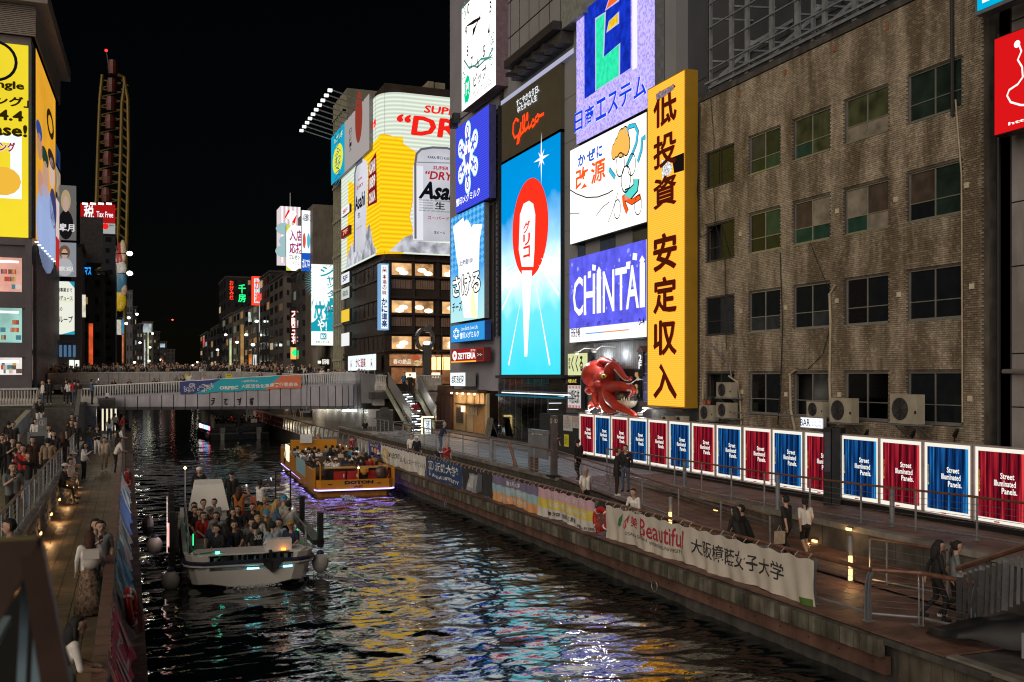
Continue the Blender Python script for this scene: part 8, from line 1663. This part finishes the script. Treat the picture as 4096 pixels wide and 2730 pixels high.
def bodymesh(name):
    lean,ph,arms,legs=PO[name];up=lambda z,f=1:V((0,lean*f,ph+z));prim=[]
    def cap(a,b,ra,rb,lab):prim.append((V(a),V(b),ra,rb,lab))
    hip=V((0,0,ph));ch=up(.33,.7);nk=up(.52);hd=up(.66)+V((0,.03+lean*.1,0))
    for s in(-1,1):cap(hip+V((s*.075,0,0)),ch+V((s*.075,0,.02)),.098,.105,1);cap(ch+V((s*.06,0,.05)),nk+V((s*.17,0,-.045)),.08,.062,1)
    cap(hip+V((-.07,-.01,-.03)),hip+V((.07,-.01,-.03)),.105,.105,2);cap(nk+V((0,0,-.04)),hd-V((0,.02,.05)),.052,.048,0)
    cap(hd+V((0,0,.035)),hd+V((0,.018,-.055)),.093,.062,0);cap(hd+V((0,-.02,.02)),hd+V((0,-.03,.03)),.088,.088,0);cap(hd+V((0,.09,-.01)),hd+V((0,.108,-.025)),.012,.015,0)
    for s in(-1,1):cap(hd+V((s*.088,-.005,.01)),hd+V((s*.09,-.005,-.02)),.018,.014,0)
    for(e,h),s in zip(arms,(1,-1)):
        sh=nk+V((s*.185,0,-.05));e,h=V(e),V(h);cap(sh,e,.055,.043,1);cap(e,e.lerp(h,.95),.041,.029,4);d=(h-e).normalized();cap(h,h+d*.07,.032,.028,0)
    for(k,a),s in zip(legs,(1,-1)):k,a=V(k),V(a);cap(hip+V((s*.085,0,-.05)),k,.088,.06,2);cap(k,a,.056,.04,5);cap(a+V((0,-.03,-.045)),a+V((0,.13,-.05)),.042,.036,3)
    mb=MB()
    for a,b,ra,rb,lab in prim:
        d=(b-a);d=d.normalized() if d.length>1e-5 else V((0,0,1));mb.tube([a-d*ra*.7,a-d*ra*.4,a,b,b+d*rb*.4,b+d*rb*.7],[ra*.5,ra*.88,ra,rb,rb*.88,rb*.5],12)
    o=link(bpy.data.objects.new('tmp',mb.mesh('tmp')));m=o.modifiers.new('r','REMESH');m.mode='VOXEL';m.voxel_size=.017;s_=o.modifiers.new('s','SMOOTH');s_.iterations=3;s_.factor=.5
    dg=bpy.context.evaluated_depsgraph_get();ev=o.evaluated_get(dg);me=bpy.data.meshes.new_from_object(ev);bpy.data.objects.remove(o)
    vs=[tuple(v.co) for v in me.vertices];fs=[tuple(p.vertices) for p in me.polygons];C=np.array([tuple(p.center) for p in me.polygons]);best=np.full(len(C),9.);lab_=np.zeros(len(C),int)
    for a,b,ra,rb,lab in prim:
        a,b=np.array(a),np.array(b);ab=b-a;t=np.clip(((C-a)@ab)/max(1e-9,ab@ab),0,1);d=np.linalg.norm(C-(a+t[:,None]*ab),axis=1)-(ra+(rb-ra)*t);k=d<best;best[k]=d[k];lab_[k]=lab
    mb=MB();mb.v=vs;mb.f=fs;li=list(lab_)
    def extra(f,lab):n0=len(mb.f);f();li.extend([lab]*(len(mb.f)-n0))
    for(e,h),s in zip(arms,(1,-1)):  # five fingers of unequal length per hand, slightly curled
        e,h=V(e),V(h);d=(h-e).normalized();x=d.cross(V((0,0,1)));x=x.normalized() if x.length>.1 else V((1,0,0));c=d.cross(x)
        for k in range(5):
            r0=h+d*(.07 if k else.01)+x*s*((k-2.5)*.019 if k else-.035);L=(.05,.062,.07,.066,.05)[k];dd=d if k else(d-x*s*.9).normalized()
            extra(lambda:mb.tube([r0,r0+dd*L*.55+c*.006,r0+dd*L+c*.022],[.0095,.0085,.0065],6),0)
    for s in(-1,1):extra(lambda:mb.ell(hd+V((s*.034,.086,.012)),(.014,.008,.007),6,4),6);extra(lambda:mb.ell(hd+V((s*.034,.09,.036)),(.02,.007,.004),6,4),6)
    extra(lambda:mb.ell(hd+V((0,.083,-.056)),(.022,.008,.006),6,4),7)
    out=mb.mesh('person',[GREYP]*8,True);out.polygons.foreach_set('material_index',np.array(li,np.int32));return out,hd
BM={k:bodymesh(k) for k in PO}
def hairmesh(kind):
    mb=MB();g=random.Random(len(kind));
    def capm(k,r):
        b=len(mb.v);mb.ell((0,-.012,.03),(r,r*1.1,r*1.08),14,10)
        for i in range(b,len(mb.v)):
            x,y,z=mb.v[i]
            if y>.005 and z<.075:y=-.01;x*=.8
            if z<-.05:x*=.8;y*=.8
            q=1+g.uniform(-.04,.05);mb.v[i]=(x*q,y*q,z*q)
    capm(0,.105)
    if kind in('long','longcap'):
        mb.tube([(0,-.05,.04),(0,-.085,-.06),(0,-.11,-.2),(0,-.12,-.32)],[.09,.10,.09,.04],10)
        for s in(-1,1):mb.tube([(s*.07,-.05,.05),(s*.085,-.045,-.08),(s*.08,-.03,-.2)],[.03,.03,.012],8)
    if kind=='bun':mb.ell((0,-.12,.07),(.045,.045,.045),8,6);mb.tube([(0,-.10,.0),(0,-.13,-.1),(0,-.12,-.2)],[.04,.035,.012],8)
    return mb.mesh('hair',GREYP,True)
HM={k:hairmesh(k) for k in('short','long','bun')}
mb=MB();b0=len(mb.v);mb.ell((0,-.01,.055),(.117,.125,.095),14,8);mb.v=[(x,y,max(z,.035)) for x,y,z in mb.v];mb.prism([(-.08,.09,.04),(.08,.09,.04),(.06,.19,.03),(-.06,.19,.03)],(0,0,.012));HM['cap']=mb.mesh('cap',GREYP,True)
mb=MB().lathe([(0,.16),(.09,.155),(.112,.06),(.19,.045),(.19,.035),(.1,.04)],16);HM['hat']=mb.mesh('hat',GREYP,True)
CN={'k':('black',(.012,.012,.014)),'w':('white',(.74,.72,.70)),'g':('grey',(.16,.17,.18)),'n':('navy',(.012,.02,.06)),'b':('bright blue',(.02,.25,.48)),'d':('denim blue',(.06,.11,.19)),'r':('red',(.42,.015,.015)),'o':('orange',(.40,.13,.02)),'y':('mustard',(.36,.2,.05)),
      'c':('cream',(.5,.42,.32)),'t':('tan',(.28,.2,.13)),'p':('pink',(.45,.2,.17)),'e':('pale green',(.28,.36,.3)),'m':('brown',(.06,.025,.014)),'l':('light blue',(.28,.36,.45)),'h':('blonde',(.42,.28,.12)),'s':('silver',(.35,.34,.33)),'v':('olive',(.08,.075,.04)),'i':('bare',None)}
CM={k:mat('fabric_'+v[0].replace(' ','_'),v[1],.8,0,.18,9) for k,v in CN.items() if v[1]};SKN=[mat('skin',(.52,.33,.24),.5,0,.05),mat('skin_tan',(.33,.19,.12),.5,0,.05),mat('skin_dark',(.07,.035,.02),.45,0,.05)];LIP=mat('lips',(.3,.08,.07),.4);EYE=mat('eye_dark',(.02,.015,.012),.3)
def person(P,h,pose,spec,label,sc=1,group=None,skin=0,z=None):
    """spec: top, bottom, hair colour, hair kind (s l b c hat), long sleeve flag S, bare shins B"""
    top,bot,hc,hk=spec[0],spec[1],spec[2],spec[3];me,hd=BM[pose];o=link(bpy.data.objects.new('person',me));o.location=P;o.rotation_euler=(0,0,math.radians(h));o.scale=(sc,)*3
    sk=SKN[skin];ms=[sk,CM[top],CM[bot],CM['w' if random.random()<.35 else 'k'],CM[top]if 'S' in spec else sk,sk if 'B' in spec else CM[bot],EYE,LIP]
    for i,m in enumerate(ms):o.material_slots[i].link='OBJECT';o.material_slots[i].material=m
    tag(o,label,'person',group)
    for kn in{'s':['short'],'l':['long'],'b':['bun'],'c':['short','cap'],'h':['short','hat']}[hk]:
        c=link(bpy.data.objects.new('hair' if kn in('short','long','bun') else kn,HM[kn]));c.parent=o;c.location=hd;c.material_slots[0].link='OBJECT';c.material_slots[0].material=CM[hc]if kn not in('cap','hat') else CM[spec[4]if len(spec)>4 and spec[4]in CM else 'w']
    return o
HK={'s':'short %s hair','l':'long %s hair','b':'tied %s hair','c':'%s hair with cap','h':'%s hair with hat'}
def ordi(i):return['first','second','third','fourth','fifth','sixth','seventh','eighth','ninth','tenth'][i]if i<10 else '%d%s'%(i+1,{1:'st',2:'nd',3:'rd'}.get((i+1)%10,'th') if i+1>20 else 'th')
def crowd(tab,ox,oy,s,floor,place,group,sc=1,xl=None,dd=0):
    rows=[r.split() for r in tab.strip().split('/')];rows.sort(key=lambda r:float(r[0]))
    for i,r in enumerate(rows):
        u,v=ox+float(r[0])*s,oy+float(r[1])*s;pose={'S':'stand','P':'phone','F':'photo','L':'lean','W':'walk','C':'cross','s':'sit','f':'sitphoto','p':'perch'}[r[3]];sp=r[4];k=float(r[5]) if len(r)>5 else 1;fl=floor if len(r)<7 else float(r[6]);sk=int(r[7]) if len(r)>7 else 0
        htop=(BM[pose][1].z+.13)*k*sc;P=onz(u,v,fl+htop);P=onx(u,v,xl[0]) if xl and P[0]<xl[0]else onx(u,v,xl[1]) if xl and P[0]>xl[1]else P
        if 'white tour' in place and r[3]in 'sf':P=ony(u,v,min(38.6,max(31.8,P[1])))
        if dd:P=ond(u,v,dd);fl=P[2]-htop
        top=CN[sp[0]][0];hair=HK[sp[3]]%CN[sp[2]][0]
        person((P[0],P[1],fl),float(r[2]),pose,sp,'%s in %s, %s, %s from left %s'%(PW_[pose],top,hair,ordi(i),place),k*sc,group,sk)
        if r[3]in 'PFf' and P[1]<75:
            c=V((P[0],P[1],fl))+Matrix.Rotation(math.radians(float(r[2])),3,'Z')@(V(PO[pose][2][0][1])+V((-.03,.05,.07)))*k*sc;t=thing('phone','phone held by the %s person from left %s'%(ordi(i),place),'phone',c);MB().cbox(c,(.07,.02,.14)).build('case',BLACK,t);MB().cbox(c+V((0,.012 if 90<float(r[2])%360<270 else-.012,0)),(.06,.004,.125)).build('screen',em((.7,.85,1),1.5),t)
crowd('500 455 190 s kkks/605 378 200 s wkks/740 378 150 s gkksS/505 500 200 s kkks/570 530 170 s kkms/605 565 200 s rkks/690 505 150 s kkkcg/650 600 185 s bkksS 1 .05 2/760 565 160 s gkkl/735 655 150 s nkkcg/770 720 140 s kkkbS/850 750 30 s nkklS/935 525 210 s kkklS/1000 495 170 s kkklS/960 665 180 s kkks/970 740 190 s pkks .6 .45/1170 465 170 s kkks/1310 395 160 s yvhs/1320 545 190 s vkhcb/1160 640 180 s gkksS/1220 600 200 s wkhlS/1480 640 140 s lkksS/1610 675 150 s nkkcy/1205 785 20 s kkks/1400 775 10 s lkks/560 55 180 S kkkcwS 1 .6/930 105 180 S kkkckS 1 .45/1020 278 330 F orml 1 .3/1262 195 300 F wkks 1 .3 2/1430 425 260 P dwhl 1 .3/1525 378 350 P egscb 1 .3/1575 440 340 P wkks .95 .3',600,1850,.351,.24,'aboard the white tour boat','passengers of the white tour boat',1.1)
crowd('515 460 10 s wkks/600 480 0 s gkks/640 455 20 s wkks/710 505 330 f wkks/745 530 0 s gkks/790 470 0 s kkks/840 510 30 s kkks/870 465 0 s kkks/925 490 0 s wkks/1020 445 350 s gkks/1085 475 0 s kkklS/1110 440 0 s gkks/1175 445 330 f kkks/1215 500 300 s ckmsS/1250 465 320 f kkks/1370 465 340 s bkms/1440 470 0 s wkks/850 580 30 f kkks/905 620 0 s kkmct/1045 610 340 f wkks/1155 615 0 s wkmcw/1285 565 330 s nkks/1335 580 320 s kkksS/1390 535 330 f wkks/1430 540 340 f kkks/1490 590 0 s kkks/1560 540 330 s kkkl/1605 580 0 s rkks/1645 535 0 s nkks/1730 545 350 s gkkc/1740 590 10 s kkml/915 290 200 P yyyhy 1 .45',1000,1650,.2975,.42,'aboard the orange boat','passengers of the orange yellow boat')
crowd('700 690 0 s kkks/740 695 10 s kkks/770 690 340 s kkkl/820 700 0 s mkks/850 675 0 s rkks/890 715 0 s kkks/965 680 0 s kkks/1000 665 270 S wkks/1045 690 0 s tkks/1085 690 0 s kkks/1120 675 0 s rkks',600,1400,.3827,.7,'aboard the dark boat','passengers of the dark boat')
A3=(0,1400,.4464)
crowd('935 785 185 W ctksS/870 690 180 C kwklS/800 675 200 P vdkckS/750 835 250 P wkklS/1045 775 90 S kkklS/1100 795 180 S nkks/1135 765 270 L kkks/1170 765 270 L wkks/1035 860 280 L wkks/1055 950 270 L wkks/1075 993 280 L rkksS/632 912 250 p wgkcw 1 1.65/612 975 240 p wtks 1 1.65/560 1015 260 p kkkcwS 1 1.55/980 610 0 S wdkl/1030 570 0 W ckks/1090 575 0 S wkks/1125 560 10 S kkks/1160 600 200 S kkks',*A3,1.5,'on left promenade','people on the left promenade',xl=(-2.2,-.55))
crowd('852 1512 200 P gkkl',*A3,1.5,'by the near left rail','people on the left promenade')
crowd('110 1010 200 P gkks 1.02/210 852 170 S rkks/255 918 100 F kdmlS/20 760 190 S kkkb/110 790 200 P kkks/45 750 190 S kkms/320 620 180 S wkksS/440 678 170 S wkkl/430 790 10 S tkks/560 740 20 S kkml/640 630 190 S kkks/680 640 180 S kkksS/645 580 170 S mkks/25 460 180 S wkkl/30 570 190 P kkkcw/120 650 180 S kkks/175 830 150 S kkks/290 780 200 S mkks/75 640 20 S kkks/480 730 190 S kkkl/350 435 200 P kwklS 1 3.3',*A3,2.25,'on the left terrace','crowd on the left terrace')
crowd('382 280 110 S wdhlS/440 262 180 S kkksS/592 252 0 S kkms/620 272 0 S wkks/668 265 0 S rdks/700 275 350 S kkks/825 263 280 F dkks 1 4.4/640 468 180 S nkks 1 3.4',*A3,4.25,'at the left stair head','people at the head of the left stairs',dd=67)
A4=(0,2000,.4655)
crowd('862 178 190 P gkks/770 272 10 S wtmlS .96',*A4,1.5,'at the near left rail','people by the near left rail')
crowd('92 165 100 S wkks',*A4,2.25,'behind the blurred handrail','lone man at the lower left')
o=person((-.82,13.6,1.5),275,'lean','wkkl','person in white with a wristband reaching for the left rail at the bottom edge',1.0)
o=person((-.15,11.6,.9),0,'stand','nkks','dark haired head peeking over the rail at the bottom of the left banners',1.0)
crowd('660 1025 200 S dkks/710 1035 180 S kkksS',1300,1000,.4785,4.87,'at the right stair head','people at the head of the right stairs',dd=83)
crowd('755 1260 0 S rckbS 1 3.4',1300,1000,.4785,3.4,'climbing the right stairs','lone climber',dd=78)
crowd('335 1418 190 S kkks',1300,1000,.4785,1.15,'standing against the granite pier','lone man by the pier',dd=82)
C3=(1500,1600,.34)
crowd('430 405 180 S wkms/490 425 190 S kkscS/460 520 20 S pkhb .68/740 560 180 S nkhs .66/840 500 190 P rghb .95',*C3,1.15,'behind the white resort banner','family on the lower quay',xl=(14.7,16.4))
crowd('770 265 270 L ndss/2130 375 200 P kkks .8',*C3,2.0,'on the plaza pavement','people on the plaza')
D4=(2200,1600,.3827)
crowd('295 405 10 W kkksS/695 498 250 P kkmsS/790 473 130 S kdksS',*D4,2.0,'on the walkway before the posters','people on the upper walkway')
crowd('370 712 180 W wkss 1 1.15 1/910 940 120 L wkksS .95/2010 1155 20 L kkklS/2092 1100 60 L kkksS',*D4,1.15,'behind the quay banners','people on the lower quay',xl=(14.7,16.5))
crowd('310 697 20 W kkks 1.03/465 720 350 W wkkbB .95/1560 1070 240 W kkklS .98/1710 1075 230 W gkkb .98',3000,1650,.4785,1.15,'walking at the lower right','walkers at the lower right')
# bridge crowd
rn=random.Random(11);u=-18.0;n=0;zones=[(150,'below the yellow screen'),(330,'below white katakana sign'),(480,'under the oval wheel'),(620,'left of the canal end'),(800,'above the canal end'),(950,'right of the canal end'),(1130,'under the neon signs'),(1260,'under the sunburst sign'),(1400,'under the crab sign'),(1900,'before the corner restaurant')]
while u<1500:
    va,da=parint(min(u,1298));
    for row_ in(0,1,2):
        if row_ and rn.random()<.35:continue
        uu=u+rn.uniform(-5,5)+row_*4;d=da+1.1+row_*1.3;k=rn.uniform(.95,1.06);Pp=ond(uu,0,d);fl=ond(uu,va,da)[2]-1.05+.16*row_
        if uu>1300:d=101-(uu-1300)*.035+row_;Pp=ond(uu,0,d);fl=5.05+.1*row_
        if uu>1150 and row_==0 and rn.random()<.3:continue
        sp=rn.choice('kkkkkkkkkkwwgnngtcdkv')+rn.choice('kkdg')+rn.choice('kkkkkmmh')+rn.choice('sssslllbc')+rn.choice('wkgt')+rn.choice(['','S']);pose=rn.choice(['stand','stand','phone','photo','cross','lean'])
        z=[q for q in zones if uu<q[0]][0][1];person((Pp[0],Pp[1],fl),rn.choice([180,180,170,195,150,210,20]),pose,sp,'%s in %s, %s, %s along the parapet, %s'%(PW_[pose],CN[sp[0]][0],HK[sp[3]]%CN[sp[2]][0],ordi(n),z),k,'crowd along the bridge',0);n+=1
    u+=rn.uniform(11,19)
for i,(u,v) in enumerate([(455,1518),(517,1518),(617,1514),(633,1516),(705,1505),(730,1503),(758,1492),(817,1501),(878,1499),(1042,1492),(1117,1480),(1225,1478)]):
    d=92;P=ond(u,v,d);sp=['kkkl','kkkl','kkkl','kkkl','gkkl','kkks','wkksS','wkkb','kkkl','kkkl','kkks','kkkl'][i];person((P[0],P[1],P[2]-1.7),[180,190,170,200][i%4],['stand','phone'][i%2],sp,'%s person between slat railing and granite wall, %s from left'%(CN[sp[0]][0]+' clad',ordi(i)),1,'people on the lower bridge path')
for i,(u,h) in enumerate([(1148,0),(1178,5),(1206,180),(1248,0)]):P=onz(u,1675,1.15);person((P[0],P[1],1.15),h,'stand',['wtks','gtksB','kckl','tkks'][i],['person in white tee and shorts seen under the bridge','person in grey tee under the bridge, bare legs','person in black top facing the camera under the bridge','person pushing a bicycle under the bridge'][i],1,'walkers under the bridge')
# things carried
def pick(txt):return[o for o in COL.objects if o.get('category')=='person' and txt in o['label']]
q=pick('in white, long brown hair')
if q:
    p=q[0];w_=Matrix.Rotation(p.rotation_euler.z,3,'Z');c=V(p.location)+w_@V((0,-.2,1.12));t=thing('backpack','white leather backpack worn by the woman in the long tan skirt','backpack',c);WL=mat('white_leather',(.62,.60,.56),.4,0,.05)
    MB().ell(c,(.17,.12,.2),12,9).build('bag',WL,t,smooth=True);MB().obox(c+V((-.15,-.12,.02)),(.3,0,0),(0,.1,.02),(0,0,.17)).build('flap',WL,t)
    sk=MB().lathe([(.14,1.0),(.17,.8),(.24,.4),(.31,.04),(.29,.04),(.1,.9)],18);[sk.v.__setitem__(i,(x*(1+.05*math.sin(i*1.9)),y*(1+.05*math.sin(i*2.3)),z)) for i,(x,y,z) in enumerate(sk.v)];sk.build('skirt',mat('speckled_skirt',(.25,.17,.12),.8,0,.9,16),p,smooth=True,local=True)
for i,(lab,key,off) in enumerate([('white paper shopping bag carried by the person in the dark jacket at the lower right','first from left walking at the lower right',(-.3,.05,.45)),('black handbag held by the person in denim trousers before the posters','third from left on the walkway',(.3,.05,.55))]):
    q=pick(key)
    if q:c=V(q[0].location)+Matrix.Rotation(q[0].rotation_euler.z,3,'Z')@V(off);t=thing('bag',lab,'bag',c);MB().obox(c-V((.14,.06,0)),(.28,0,0),(0,.12,0),(.02,0,.34)).build('body',CM['c']if i==0 else CM['k'],t);MB().tube([c+V((-.08,0,.33)),c+V((0,0,.5)),c+V((.08,0,.33))],.008,5).build('handle',CM['c']if i==0 else CM['k'],t)
q=[o for o in pick('aboard the white tour boat') if abs(o.rotation_euler.z-math.radians(20))<.01]
if q:
    v,f_,hx,hy=glyphs('Sox',.03);MB().add([(-.12+x*.24,-.135,.82+y*.2) for x,y in v],f_).build('lettering',CM['w'],q[0],local=True)
